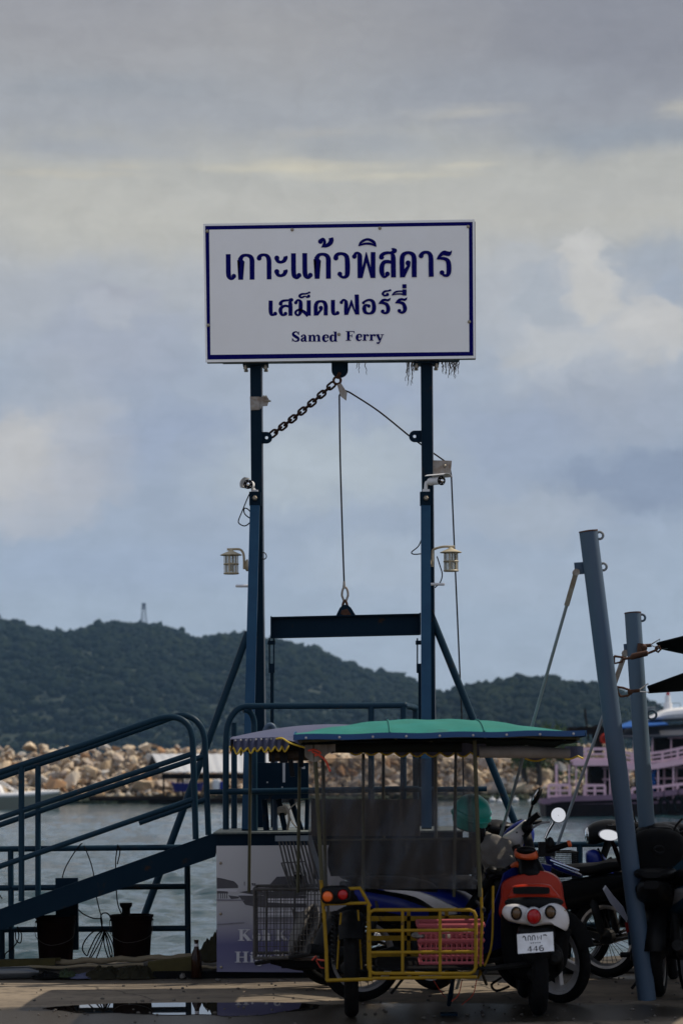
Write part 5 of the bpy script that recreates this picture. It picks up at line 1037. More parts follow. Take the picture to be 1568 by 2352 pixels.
one('hose_end', 'blackm', MB().lathe([(.030, -.05), (.030, .045), (.045, .065), (.045, .085)], P(290, 2101, 17.9), n=14), P(290, 2101, 17.9), 'black flared hose end sticking up from the right bucket', 'hose')
b = MB(); b.box((P(155, 2080, 17.98).x, 17.97, .42), (.16, .06, .52)); one('post_stub', 'navydk', b, P(155, 2100, 17.97), 'dark steel stub post behind the left bucket', 'post')
c = P(452, 2245, 17.28); bt = thing('beer_bottle', c, 'brown glass beer bottle standing on the pier left of the printed board', 'bottle')
MB().lathe([(.034, 0), (.037, .006), (.037, .145), (.032, .170), (.018, .200), (.0145, .225), (.0135, .245), (.016, .247), (.016, .262), (.013, .263)], c, n=24).build('glass', 'glassb', bt)
MB().lathe([(.0160, .208), (.0151, .235)], c, n=20, caps=False).build('neck_label', 'prlight', bt)
def bpole(pts, r, m, lab, name='bamboo_pole', Y=17.5, knots=9):
    b = MB(); q = [P(x, y, yy) for x, y, yy in pts]; k = knots * 4; pp_ = [q[0].lerp(q[-1], i / k) + V3(0, 0, .006 * math.sin(i * .9)) for i in range(k + 1)]
    b.tube(pp_, [r * (1.18 if i % 4 == 0 else 1) for i in range(k + 1)], 10); return one(name, m, b, q[0], lab, 'pole', None)
bpole([(102, 2211, 17.62), (498, 2195, 17.66)], .020, 'bamboo', 'long weathered bamboo pole lying along the pier edge beneath the buckets')
bpole([(445, 2200, 17.60), (500, 2203, 17.5)], .025, 'bamboo', 'short thick bamboo end poking out behind the beer bottle', knots=2)
bpole([(-60, 2226, 17.5), (330, 2216, 17.6)], .011, 'bamboo', 'thin bamboo stick lying below the longer pole', knots=6)
bpole([(460, 2222, 17.45), (505, 2221, 17.42)], .010, 'bamboo', 'thin stick beside the foot of the printed board', knots=2)
b = MB(); b.bar(P(-80, 2216, 17.52), P(128, 2209, 17.56), .03, .05, (0, 1, 0)); b.bar(P(-80, 2209, 17.6), P(140, 2203, 17.62), .06, .018, (0, 1, 0)); one('plank', 'plank', b, P(20, 2215, 17.5), 'mossy broken plank at the left end of the pier edge', 'plank')
b = MB(); b.prism([P(x, y, 17.42) for x, y in ((340, 2212), (440, 2200), (442, 2238), (338, 2242))], (0, .03, .01)); one('board_scrap', 'plank', b, P(390, 2240, 17.42), 'olive green board scrap lying left of the beer bottle', 'board')
b = MB(); c = P(28, 2238, 17.36); b.lathe([(.02, -.17), (.045, -.15), (.045, .12), (.02, .17), (.015, .19)], c + V3(0, 0, .01), (1, 0, .02), 14); M['pet'] = mat('dull_clear_bottle', (.05, .055, .06), .2, coat=.5); one('plastic_bottle', 'pet', b, c, 'crushed clear plastic bottle at the left end of the litter', 'bottle')
def rag(px, py, Y, rx, rz, m, lab, seed, name='rag', tall=1.0):
    from mathutils import noise as mn
    c = P(px, py, Y)
    def fn(u, v):
        a = u * 2 * math.pi; q = V3(math.cos(a) * v * 2.2 + seed * 9, math.sin(a) * v * 1.6, seed); k = 1 + .35 * mn.noise(V3(math.cos(a) * 1.5 + seed * 3, math.sin(a) * 1.5, 2)); rr = v
        z = rz * tall * ((1 - rr ** 2.5) * (.55 + .55 * mn.noise(q * 1.3)) + .32 * abs(mn.noise(q * 3.2 + V3(5, 0, 0))) * (1 - rr ** 4))
        return c + V3(rx * rr * k * math.cos(a), .13 * rr * math.sin(a) + .03 * mn.noise(q * 2), max(.004, z))
    b = MB(); b.sheet(fn, 44, 14, .004); return one(name, m, b, c, lab, 'cloth')
rag(235, 2248, 17.4, .16, .10, 'cloth', 'dark crumpled cloth in the litter below the gap between the buckets', 1); rag(312, 2247, 17.38, .17, .12, 'cloth', 'crumpled olive cloth with pale folds in front of the right bucket', 2); rag(110, 2246, 17.4, .11, .05, 'blackm', 'black plastic scrap in the litter in front of the left bucket', 3, 'plastic_scrap')
rag(155, 2243, 17.42, .07, .06, 'algae', 'greenish scrap in the litter right of the left bucket', 5, 'plastic_scrap'); rag(190, 2246, 17.39, .10, .03, 'purple', 'lilac plastic scrap lying in the litter under the bamboo pole', 6, 'plastic_scrap'); rag(420, 2245, 17.33, .018, .04, 'bag', 'small pale paper scrap just left of the beer bottle', 7, 'paper_scrap')
rag(505, 2206, 17.55, .17, .24, 'cloth', 'folded grey-olive tarpaulin bundle leaning behind the left edge of the printed board', 9, 'tarpaulin', 1.05)
rag(648, 2258, 17.15, .06, .02, 'bag', 'tiny pale plastic scrap on the concrete at the foot of the printed board', 10, 'paper_scrap')
wires('electric_cable', [[(148, 2045), (143, 2025), (150, 1995), (170, 1960), (185, 1940), (190, 1938)], [(193, 1942), (205, 1970), (215, 2005), (222, 2060), (234, 2110), (235, 2128)]], .0045, 'black', 'thin black cable looped over the top guard rail left of the gangway middle', 'cable', YF - .03)
wires('electric_cable', [[(271, 1940), (268, 1960), (266, 1985), (268, 2050), (272, 2080), (280, 2100)], [(271, 1940), (276, 1955), (270, 1985)]], .0045, 'black', 'thin black cable hanging from the guard rail into the right bucket', 'cable', YF - .03)
wires('cable_coil', [[(236, 2135), (232, 2110), (236, 2098), (250, 2100), (262, 2125), (275, 2138), (268, 2142), (240, 2137)], [(237, 2134), (215, 2140), (196, 2160), (190, 2180), (200, 2195), (206, 2182), (222, 2150), (236, 2137)], [(238, 2134), (222, 2165), (208, 2195), (204, 2203), (212, 2196), (232, 2160), (240, 2136)], [(240, 2134), (236, 2160), (222, 2200), (215, 2204)], [(240, 2136), (250, 2160), (258, 2190), (252, 2205), (240, 2170), (240, 2140)], [(243, 2135), (258, 2165), (264, 2196), (256, 2200), (248, 2170), (241, 2140)], [(172, 2080), (190, 2098), (214, 2109), (232, 2110)]], .005, 'black', 'tangled coil of black cable tied to the low guard rail between the two buckets', 'cable', YF - .04)
wires('cable_coil', [[(40, 2128), (50, 2145), (48, 2165), (38, 2160), (36, 2140)], [(40, 2128), (44, 2150), (36, 2170), (14, 2190), (12, 2200)], [(6, 2065), (-4, 2050)]], .0045, 'black', 'small tangle of cable at the left-most guard rail post', 'cable', YF - .04)
# ------------------------------------------------------------------ tilted mooring poles, stays and shade sails
def tpole(name, p0, p1, r, m, lab):
    t = thing(name, p0, lab, 'pole', 'leaning blue poles'); d = (p1 - p0)
    b = MB(); b.tube([p0.lerp(p1, i / 12) for i in range(13)], r, 28); b.build('shaft', m, t)
    b = MB(); b.lathe([(r * 1.04, 0), (r * 1.04, .008), (r * .2, .012)], p1 - d.normalized() * .004, d, 24); b.build('cap', 'rust', t); return t
b1, t1 = ground_pt(1485, 2297), P(1350, 1220, 15.45); pl1 = tpole('leaning_pole', b1, t1, .0575, 'pole', 'tall leaning pale blue steel pole, the nearer and taller of the two')
b2 = ground_pt(1508, 2266); t2 = P(1452, 1408, 16.6); pl2 = tpole('leaning_pole', b2, t2, .0545, 'poler', 'shorter leaning blue pole streaked with rust, behind the taller one')
def eyelet(c, m, parent, R_=.022, r=.008): MB().tube([c + V3(R_ * math.cos(a), 0, R_ * math.sin(a)) for a in np.linspace(0, 6.283, 18, endpoint=False)], r, 8, closed=True).build('eye_ring', m, parent)
eyelet(P(1376, 1230, 15.45), 'rod', pl1); eyelet(P(1384, 1302, 15.47), 'rod', pl1); eyelet(P(1473, 1419, 16.6), 'poler', pl2); eyelet(P(1496, 1642, 16.65), 'poler', pl2, .03)
def stay(pa, Ya, pb, Yb, parent_lab, lab, brk):
    a, c = P(*pa, Ya), ground_pt(*pb) if Yb is None else P(*pb, Yb); t = thing('stay_rod', a, lab, 'rod', 'stay rods of the leaning poles'); d = (c - a).normalized()
    MB().tube([a + d * .18, c], .0105, 12).build('rod', 'rod', t); b = MB()
    for s in (-1, 1): b.bar(a + V3(0, s * .014, 0), a + d * .24 + V3(0, s * .014, 0), .03, .006, (1, 0, 0))
    b.lathe([(.022, -.025), (.022, .025)], a + d * .02, (0, 1, 0), 12); b.build('clevis', 'galv', t); b = MB(); b.bar(a + V3(-.015, 0, .005), a + V3(brk, 0, .01), .012, .075, (0, 1, 0)); b.build('bracket', 'pole', t)
stay((1324, 1308), 15.5, (1048, 2272), None, '', 'thin grey stay rod running from the taller leaning pole down to the left', .06)
stay((1437, 1494), 16.6, (1168, 2255), None, '', 'thin grey stay rod running from the shorter leaning pole down to the left', .05)
M['redrod'] = M['rust']
b = MB(); q = lambda x, y: P(x, y, 15.9)
b.tube([q(1409, 1507), q(1410, 1524), q(1428, 1520), q(1430, 1510), q(1409, 1507)], .008, 7); b.tube([q(1428, 1514), q(1448, 1511)], .009, 7); b.tube([q(1446, 1513), q(1452, 1508), q(1485, 1500), q(1488, 1501)], [.01, .02, .019, .009], 10); b.tube([q(1486, 1501), q(1506, 1493), q(1510, 1488)], .008, 7); b.tube([q(1505, 1486), q(1512, 1484), q(1516, 1492), q(1510, 1498), q(1504, 1494), q(1505, 1486)], .007, 7)
one('turnbuckle', 'rust', b, q(1470, 1506), 'rusty turnbuckle stretched from the taller pole to the upper shade sail', 'turnbuckle')
b = MB(); q = lambda x, y: P(x, y, 16.5); b.ball(q(1477, 1488), .026, 10); b.tube([q(1470, 1484), q(1495, 1482)], .012, 8); b.tube([q(1470, 1478), q(1468, 1500)], .02, 8); one('anchor_bolt', 'rust', b, q(1480, 1486), 'rusty round anchor on the shorter leaning pole holding the upper shade sail', 'anchor')
b = MB(); q = lambda x, y: P(x, y, 16.2); b.tube([q(1494, 1480), q(1514, 1468), q(1513, 1489), q(1494, 1482)], .005, 6); b.tube([q(1520, 1490), q(1550, 1483)], .008, 6); one('sail_ring', 'steel', b, q(1510, 1480), 'shiny triangular wire ring at the corner of the upper shade sail', 'ring', 'sail corner rings')
b = MB(); q = lambda x, y: P(x, y, 15.9); b.tube([q(1416, 1578), q(1430, 1580), q(1444, 1585), q(1448, 1592), q(1440, 1598), q(1424, 1600), q(1417, 1590), q(1416, 1578)], .008, 7); b.ball(q(1446, 1590), .018, 8); b.tube([q(1446, 1588), q(1468, 1586)], .011, 8); one('hook_eye', 'rust', b, q(1440, 1588), 'rusty eye hook holding the corner of the lower shade sail to the taller pole', 'hook')
b = MB(); b.tube([q(1466, 1585), q(1487, 1570), q(1489, 1590), q(1466, 1588)], .005, 6); one('sail_ring', 'steel', b, q(1478, 1580), 'shiny triangular wire ring at the corner of the lower shade sail', 'ring', 'sail corner rings')
def sail(c0, far1, far2, lab, Y0):
    b = MB(); a = P(*c0[0], Y0); d = P(*c0[1], Y0); f1 = P(*far1[0], far1[1]); f2 = P(*far2[0], far2[1])
    def fn(u, v): p = a.lerp(f1, u).lerp(d.lerp(f2, u), v); return p + V3(0, 0, -.06 * math.sin(math.pi * u) * math.sin(math.pi * v))
    b.sheet(fn, 24, 16, .004); b.tube([a.lerp(f1, i / 8) for i in range(9)], .008, 6); b.tube([d.lerp(f2, i / 8) for i in range(9)], .008, 6)
    one('shade_sail', 'sail', b, a, lab, 'shade sail')
sail(((1508, 1478), (1512, 1488)), ((2150, 1318), 12.0), ((2150, 1622), 18.6), 'black shade sail corner at the right edge, the upper one', 16.2)
sail(((1487, 1578), (1489, 1590)), ((2150, 1335), 11.5), ((2150, 1548), 18.6), 'dark grey shade sail corner at the right edge, the lower one', 15.9)
# ------------------------------------------------------------------ motorcycle building blocks (local: x forward, y left, z up)
def wheel(parent, c, R_, tr, tw, style, rimm='alu', axis=(0, 1, 0)):
    c = Vector(c); prof = [(R_ - tr + tr * math.cos(a), tw / 2 * math.sin(a)) for a in np.linspace(-math.pi, math.pi, 17)]
    w = MB().lathe(prof, c, axis, 44, caps=False).build('wheel', 'rubber', parent, ang=60)
    ri = R_ - 2 * tr; b = MB(); b.lathe([(ri + .012, -tw * .36), (ri - .006, -tw * .34), (ri - .018, -tw * .1), (ri - .018, tw * .1), (ri - .006, tw * .34), (ri + .012, tw * .36)], c, axis, 40, caps=False); q = V3(0, 0, 1).rotation_difference(Vector(axis)).to_matrix()
    if style == 'cast':
        for k in range(5):
            a = k * 2 * math.pi / 5 + .3; b.bar(c + q @ V3(.03 * math.cos(a), .03 * math.sin(a), 0), c + q @ V3((ri - .01) * math.cos(a), (ri - .01) * math.sin(a), 0), .045, .03, q @ V3(-math.sin(a), math.cos(a), 0))
        b.lathe([(ri + .005, -.012), (ri - .045, -.010), (ri - .045, .010), (ri + .005, .012)], c, axis, 40, caps=False)
    b.build('rim', rimm, w); b = MB()
    if style == 'spoke':
        for k in range(28):
            a = k * 2 * math.pi / 28; s = 1 if k % 2 else -1; b.tube([c + q @ V3(.035 * math.cos(a + .5 * s), .035 * math.sin(a + .5 * s), s * .028), c + q @ V3((ri - .01) * math.cos(a), (ri - .01) * math.sin(a), s * .006)], .0022, 4, caps=False)
    b.lathe([(.012, -tw * .75), (.035, -tw * .5), (.055, -tw * .3), (.055, tw * .3), (.035, tw * .5), (.012, tw * .75)], c, axis, 18); b.build('hub', 'engine' if style != 'cast' else rimm, w); return w
def fender(parent, c, R_, w, a0, a1, m, name='fender', th=.006):
    c = Vector(c)
    def fn(u, v):
        a = a0 + (a1 - a0) * u; s = (v - .5) * 2; rr = R_ - .035 * s * s; return c + V3(rr * math.cos(a), s * w / 2, rr * math.sin(a))
    return MB().sheet(fn, 16, 6, th).build(name, m, parent)
def mirror(parent, p0, p1, p2, r, nrm, round_=True, rz=None):
    """stalk p0-p1, glass centred on p2 facing nrm"""
    b = MB(); b.tube([p0, Vector(p0).lerp(Vector(p1), .5) + V3(0, 0, .01), p1, p2], .006, 7, sm=3); q = V3(0, 0, 1).rotation_difference(Vector(nrm).normalized()).to_matrix(); c = Vector(p2)
    k = 24; o = [(r * math.cos(a), (rz or r) * math.sin(a)) for a in np.linspace(0, 6.283, k, endpoint=False)]
    vs = [c + q @ V3(x * f, y * f, z) for f, z in ((.55, -.022), (.92, -.014), (1.06, 0), (1.06, .004), (.97, .005)) for x, y in o]
    b.add(vs, [(i * k + j, i * k + (j + 1) % k, (i + 1) * k + (j + 1) % k, (i + 1) * k + j) for i in range(4) for j in range(k)] + [tuple(reversed(range(k)))]); m = b.build('mirror', 'black', parent)
    MB().add([c + q @ V3(x * .975, y * .975, .0048) for x, y in o] + [c + q @ V3(0, 0, .0048)], [(j, (j + 1) % k, k) for j in range(k)]).build('glass', 'mirror', m); return m
def underbone(loc, rotz, label, co, basket=False, rim='spoke', mirrors=(1, 1), plate=True, name='motorcycle', parts_to=None, lean=0, tail=True, ts_=1.0, top=True, ex='chrome', bz=(.62, .86)):
    if parts_to is None: t = thing(name, loc, label, 'motorcycle', None, True, rotz); t.rotation_euler = (lean, 0, rotz)
    else: t = parts_to
    WB = 1.22; R_ = .285
    wheel(t, (0, 0, R_), R_, .038, .085, rim, co.get('rim', 'alu')); wheel(t, (WB, 0, R_), R_, .034, .072, rim, co.get('rim', 'alu'))
    fender(t, (0, 0, R_), R_ + .045, .13, R(20), R(175), co.get('rf', 'black'), 'rear_fender'); fender(t, (WB, 0, R_), R_ + .035, .12, R(15), R(165), co['fender'], 'front_fender')
    b = MB()
    for s in (-1, 1): b.tube([(WB, s * .075, R_), (1.04, s * .075, .72)], [.024, .020], 10)
    b.tube([(1.06, -.075, .68), (1.06, .075, .68)], .025, 8); b.tube([(1.05, 0, .66), (.93, 0, .98)], .028, 10); b.build('fork', 'engine', t)
    b = MB(); b.pod([(.30, 0, .33, .05, .05), (.36, 0, .34, .11, .12), (.55, 0, .34, .12, .13), (.68, 0, .35, .08, .10), (.72, 0, .35, .05, .06)], 16, 3); b.lathe([(.05, 0), (.065, .02), (.065, .2), (.04, .22)], (.66, 0, .36), (1, 0, .15), 14)
    b.bar((0, .07, R_), (.42, .06, .36), .03, .045, (0, 1, 0)); b.bar((0, -.07, R_), (.42, -.06, .36), .03, .045, (0, 1, 0)); b.tube([(.5, 0, .48), (.72, 0, .50), (.96, 0, .80)], .035, 10); b.tube([(.35, 0, .42), (.38, 0, .24), (.5, .26, .22)], .012, 8); b.tube([(.38, 0, .24), (.5, -.26, .22)], .012, 8)
    for s in (-1, 1):
        b.tube([(.48, s * .2, .225), (.48, s * .29, .225)], .018, 8); b.lathe([(.012, 0), (.028, .03), (.028, .22), (.014, .25), (.014, .33)], (-.02, s * .10, R_ + .02), (.12, 0, .42), 10)
    b.tube([(.40, .05, .22), (.30, .20, .02)], .010, 6); b.build('engine', 'engine', t)
    b = MB(); b.tube([(.62, -.05, .30), (.55, -.13, .20), (.30, -.145, .21), (.10, -.15, .25), (-.08, -.15, .30), (-.42, -.15, .36)], [.016, .016, .02, .036, .040, .034], 12, sm=3); b.build('exhaust', ex, t)
    b = MB(); b.pod([(-.50 * ts_, 0, .735, .045, .025), (-.38 * ts_, 0, .70, .10, .06), (-.15 * ts_, 0, .65, .125, .085), (.12, 0, .60, .13, .10), (.36, 0, .55, .11, .10), (.52, 0, .50, .07, .06)], 18, 3.2); b.build('tail_body', co['body'], t)
    b = MB()
    for s in (-1, 1): b.pod([(-.36 * ts_, s * .098, .705, .012, .02), (-.1 * ts_, s * .122, .655, .016, .045), (.2, s * .122, .60, .018, .055), (.42, s * .10, .55, .012, .03)], 10, 2.5)
    b.build('side_panel', co['panel'], t)
    b = MB(); b.pod([(-.46 * ts_, 0, .795, .06, .018), (-.38 * ts_, 0, .800, .115, .032), (-.1 * ts_, 0, .785, .135, .045), (.05, 0, .755, .14, .045), (.3, 0, .735, .125, .045), (.46, 0, .71, .08, .035), (.52, 0, .69, .04, .02)], 18, 2.6); b.build('seat', 'seat', t)
    if tail:
      b = MB(); b.tube([(-.2, .13, .76), (-.45, .12, .80), (-.52, 0, .81), (-.45, -.12, .80), (-.2, -.13, .76)], .010, 8, sm=4); b.build('grab_rail', 'chrome', t)
    # leg shield, front cowl
    b = MB()
    for s in (-1, 1): b.sheet(lambda u, v, s=s: V3(.80 + .22 * u - .10 * v * (1 - u) + .02 * math.sin(3 * u), s * (.04 + .21 * v * (1 - .25 * u)), .34 + .54 * u - .05 * v), 10, 6, .010)
    b.build('leg_shield', co['shield'], t)
    b = MB(); b.pod([(.88, 0, .52, .05, .08), (.95, 0, .66, .085, .12), (1.03, 0, .76, .10, .11), (1.09, 0, .80, .07, .07), (1.11, 0, .82, .03, .03)], 16, 2.4); b.build('front_cowl', co['body'], t)
    if tail: MB().pod([(-.545, 0, .70, .03, .02), (-.52, 0, .70, .075, .045), (-.46, 0, .70, .09, .05)], 12, 2.5).build('tail_light', 'redlens', t)
    if plate: MB().box((-.50, 0, .50), (.006, .20, .15), Matrix.Rotation(R(-30), 3, 'Y')).build('number_plate', 'white', t)
    if basket:
        bk = MB(); x0, x1, y0, (z0, z1) = 1.19, 1.44, .17, bz
        for k in range(31):
            f = k / 30
            for s in (-1, 1): bk.tube([(x0 + (x1 - x0) * f, s * y0 * .85, z0), (x0 + (x1 - x0 + .03) * f, s * y0, z1)], .0019, 4, caps=False)
            bk.tube([(x1, (f - .5) * 2 * y0 * .85, z0), (x1 + .03, (f - .5) * 2 * y0, z1)], .0019, 4, caps=False); bk.tube([(x0, (f - .5) * 2 * y0 * .85, z0), (x0, (f - .5) * 2 * y0, z1)], .0019, 4, caps=False); bk.tube([(x0, (f - .5) * 2 * y0 * .85, z0), (x1, (f - .5) * 2 * y0 * .85, z0)], .0019, 4, caps=False)
        for k in range(19):
            f = k / 18; w_ = y0 * (.85 + .15 * f); bk.tube([(x0, -w_, z0 + (z1 - z0) * f), (x1 + .03 * f, -w_, z0 + (z1 - z0) * f), (x1 + .03 * f, w_, z0 + (z1 - z0) * f), (x0, w_, z0 + (z1 - z0) * f), (x0, -w_, z0 + (z1 - z0) * f)], .0065 if k == 18 else .0019, 5, caps=False)
        bk.build('basket', 'black', t)
    if not top: return t
    b = MB(); b.pod([(.79, 0, 1.00, .05, .035), (.86, 0, 1.015, .13, .055), (.95, 0, 1.01, .15, .075), (1.05, 0, .985, .12, .08), (1.10, 0, .97, .08, .06)], 18, 2.3); hc = b.build('headlight_cowl', co.get('cowl', co['body']), t)
    MB().ball((1.085, 0, .975), (.035, .085, .06), 14).build('headlight', 'mirror', hc); MB().ball((.83, 0, 1.04), (.05, .085, .025), 12).build('dial', 'black', hc)
    b = MB(); b.tube([(.90, 0, 1.0), (.90, .14, 1.01), (.84, .24, 1.05), (.78, .36, 1.06)], .012, 10, sm=4); b.tube([(.90, 0, 1.0), (.90, -.14, 1.01), (.84, -.24, 1.05), (.78, -.36, 1.06)], .012, 10, sm=4); b.build('handlebar', 'black', t)
    for s in (-1, 1):
        b = MB(); b.tube([(.835, s * .25, 1.05), (.78, s * .37, 1.06)], [.019, .017], 10); b.tube([(.86, s * .22, 1.05), (.90, s * .24, 1.045), (.86, s * .36, 1.055)], .006, 6, sm=3); b.ball((.85, s * .215, 1.055), (.035, .03, .03), 8); b.build('grip', 'black', t)
        if mirrors[0 if s > 0 else 1]: mirror(t, (.85, s * .21, 1.07), (.87, s * .26, 1.20), (.85, s * .30, 1.26), .062, (-1, -s * .12, .12), rz=.042)
    return t
# A: white cast front wheel pointing towards the viewer's right
ha = R(-52); fa = ground_pt(1287, 2304); pa = fa - 1.22 * V3(math.cos(ha), math.sin(ha), 0)
tA = underbone(pa, ha, 'blue and white motorcycle with a white cast front wheel, right behind the red scooter', dict(body='bluep', panel='whitep', fender='blackm', shield='bluep', rim='whitep', rf='bluep'), rim='cast', lean=R(6), top=False)
bpy.context.view_layer.update(); invA = tA.matrix_world.inverted()
class MBA(MB):
    def build(s, name, m, parent=None, base=None, ang=38, **k):
        s.v = [tuple(invA @ Vector(v)) for v in s.v]; return MB.build(s, name, m, tA if parent is None else parent, (0, 0, 0), ang)
YH = 15.95
def slab(name, out, m, Y, d, par=None, f0=.8):
    pts = cat(out, 4, True); n = len(pts); cx = sum(p[0] for p in pts) / n; cy = sum(p[1] for p in pts) / n; vs = []
    lay = [(f0 * .7, 0), (f0, .006), (.97, .03), (1, .05), (.95, d)]
    for f, dy in lay: vs += [P(cx + (x - cx) * f, cy + (y - cy) * f, Y + dy) for x, y in pts]
    return MBA().add(vs, [(i * n + j, i * n + (j + 1) % n, (i + 1) * n + (j + 1) % n, (i + 1) * n + j) for i in range(len(lay) - 1) for j in range(n)] + [tuple(reversed(range(n))), tuple((len(lay) - 1) * n + j for j in range(n))]).build(name, m, par, ang=50)
slab('front_cowl', [(1154, 1924), (1160, 1908), (1178, 1893), (1196, 1884), (1210, 1885), (1224, 1902), (1226, 1925), (1218, 1950), (1200, 1955), (1170, 1940)], 'bluep', YH + .05, .16)
hc = slab('headlight_cowl', [(1153, 1922), (1180, 1902), (1200, 1886), (1208, 1884), (1216, 1896), (1214, 1916), (1200, 1942), (1197, 1950), (1182, 1946), (1166, 1934)], 'whitep', YH, .10)
for x, y, r in ((1186, 1912, .006), (1203, 1908, .012), (1199, 1920, .005)): MBA().lathe([(r, -.004), (r, .004)], P(x, y, YH - .001), (0, -1, 0), 10).build('key_hole', 'black', hc)
MBA().tube([P(1206, 1898, YH - .02), P(1218, 1884, YH - .03), P(1237, 1870, YH - .05)], [.024, .021, .021], 12).build('grip', 'black'); MBA().ball(P(1210, 1900, YH - .01), (.04, .04, .045), 10).build('switch_box', 'black')
MBA().tube([P(1214, 1908, YH - .02), P(1228, 1898, YH - .03), P(1244, 1890, YH - .04), P(1262, 1888, YH - .05)], .007, 7, sm=3).build('brake_lever', 'alu')
MBA().tube([P(1214, 1882, YH), P(1216, 1868, YH), P(1222, 1850, YH)], [.011, .009, .007], 8).build('mirror_stalk', 'black')
mr_a = MBA(); mr_a.ball(P(1231, 1829, YH), (.024, .05, .068), 18, Matrix.Rotation(R(28), 3, 'Y')); mr_a.build('mirror', 'black'); MBA().ball(P(1228, 1827, YH - .03), (.007, .03, .045), 12, Matrix.Rotation(R(28), 3, 'Y')).build('mirror_glass', 'mirror')
MBA().tube([P(1206, 1905, YH + .06), P(1226, 1990, 15.75), P(1262, 2110, 15.55)], .03, 10).build('fork', 'engine')
MBA().tube([P(1262, 1976, YH + .02), P(1300, 1990, YH + .02), P(1329, 2000, YH + .02)], .007, 8).build('chrome_strip', 'chrome'); MBA().tube([P(1270, 1984, YH + .02), P(1300, 1996, YH + .02), P(1334, 2010, YH + .02)], .006, 8).build('chrome_strip', 'chrome')
slab('side_panel', [(1248, 1958), (1258, 1966), (1300, 1986), (1334, 2008), (1330, 2014), (1290, 2004), (1256, 1986)], 'bluep', YH + .03, .06)
# C: spoked rear wheel with tilted plate
pc = ground_pt(1394, 2246); tC = underbone(pc, R(90 + 52), 'dark motorcycle with a spoked rear wheel and chrome exhaust, just left of the leaning pole', dict(body='black', panel='blackm', fender='black', shield='black'), mirrors=(0, 0), plate=False, tail=False)
b = MB(); b.prism([P(x, y, 16.35) for x, y in ((1385, 2046), (1391, 2037), (1410, 2062), (1432, 2087), (1442, 2112), (1436, 2116), (1400, 2074))], (0, .05, .01)); M['plateback'] = mat('plate_back', (.50, .50, .55), .35, .3)
b.build('number_plate', 'plateback', None, None); pb_ = bpy.data.objects['number_plate.001'] if False else C.objects[-1]
pb_.parent = tC; pb_.matrix_parent_inverse = (Matrix.Translation(tC.location) @ tC.rotation_euler.to_matrix().to_4x4()).inverted()
b = MB(); b.prism([P(x, y, 16.33) for x, y in ((1434, 2118), (1444, 2120), (1456, 2140), (1459, 2160), (1448, 2158), (1438, 2140))], (0, .04, 0)); b.build('reflector', 'redlens', None); o = C.objects[-1]; o.parent = tC; o.matrix_parent_inverse = pb_.matrix_parent_inverse
# B: basket motorcycle, facing left along the guard rail
pB = V3(P(1706, 2200, 17.5).x, 17.5, 0); underbone(pB, R(183), 'blue and grey motorcycle with a black mesh front basket, parked side-on along the guard rail', dict(body='bluep', panel='whitep', fender='black', shield='black', rf='black', cowl='black'), basket=True, mirrors=(0, 0))
# E: black scooter-like bike at the right edge
pe = ground_pt(1512, 2289); tE = underbone(pe, R(90 - 12), 'black motorcycle with white mirrors at the right edge behind the leaning pole', dict(body='black', panel='blackm', fender='black', shield='black', cowl='black'), mirrors=(1, 1), plate=False, tail=False, ex='engine')
bk = MB(); bk.pod([(-.22, 0, .84, .10, .06), (-.20, 0, .92, .17, .10), (-.05, 0, .95, .185, .12), (.12, 0, .93, .17, .11), (.20, 0, .86, .10, .06)], 20, 2.3); bk.build('saddle_bag', 'blackm', tE)
bpy.context.view_layer.update(); invE = tE.matrix_world.inverted()
class MBE(MB):
    def build(s, name, m, parent=None, base=None, ang=38, **k):
        s.v = [tuple(invE @ Vector(v)) for v in s.v]; return MB.build(s, name, m, tE if parent is None else parent, (0, 0, 0), ang)
MBE().sheet(lambda u, v: P(1484 + 60 * u, 1946 - 20 * u ** 1.5 + (12 + 4 * u) * v, 15.58 + .03 * u), 8, 3, .004).build('reflector_band', 'canvas')
MBE().tube([P(1513 + 12 * math.cos(a), 1952 - 8 * math.sin(a), 15.55) for a in np.linspace(0, 6.28, 18, endpoint=False)], .010, 7, closed=True).build('carry_loop', 'black')
mm = MBE(); k = 28; ce = P(1397, 1918, 16.3); oo = [(.061 * math.cos(a) + .008 * math.sin(a), .033 * math.sin(a) - .010 * math.cos(a)) for a in np.linspace(0, 6.283, k, endpoint=False)]
mm.add([ce + V3(x * f, d + .38 * z * f, z * f) for f, d in ((.6, .03), (1.0, .018), (1.12, 0), (1.10, -.006), (.99, -.006)) for x, z in oo], [(i * k + j, i * k + (j + 1) % k, (i + 1) * k + (j + 1) % k, (i + 1) * k + j) for i in range(4) for j in range(k)] + [tuple(reversed(range(k)))]); mw = mm.build('mirror', 'whitep')
MBE().add([ce + V3(x, -.0065 + .38 * z, z) for x, z in oo] + [ce + V3(0, -.0065, 0)], [(j, (j + 1) % k, k) for j in range(k)]).build('mirror_glass', 'mirror', mw)
MBE().tube([P(1404, 1930, 16.3), P(1412, 1950, 16.3), P(1425, 1985, 16.4)], [.010, .016, .016], 8).build('mirror_stalk', 'maroon')
MBE().tube([P(1556, 1930, 15.9), P(1548, 1910, 15.9), P(1552, 1896, 15.9), P(1566, 1880, 15.9)], .008, 7, sm=3).build('mirror_stalk', 'black')
e2 = V3(P(1590, 2280, 15.6).x, 15.6, 0); underbone(e2, R(90 + 6), 'dark blue motorcycle with a grey seat cover cut off by the right edge', dict(body='navy', panel='canvas', fender='black', shield='navy', cowl='black'), mirrors=(0, 0), plate=False, tail=False, ex='engine')
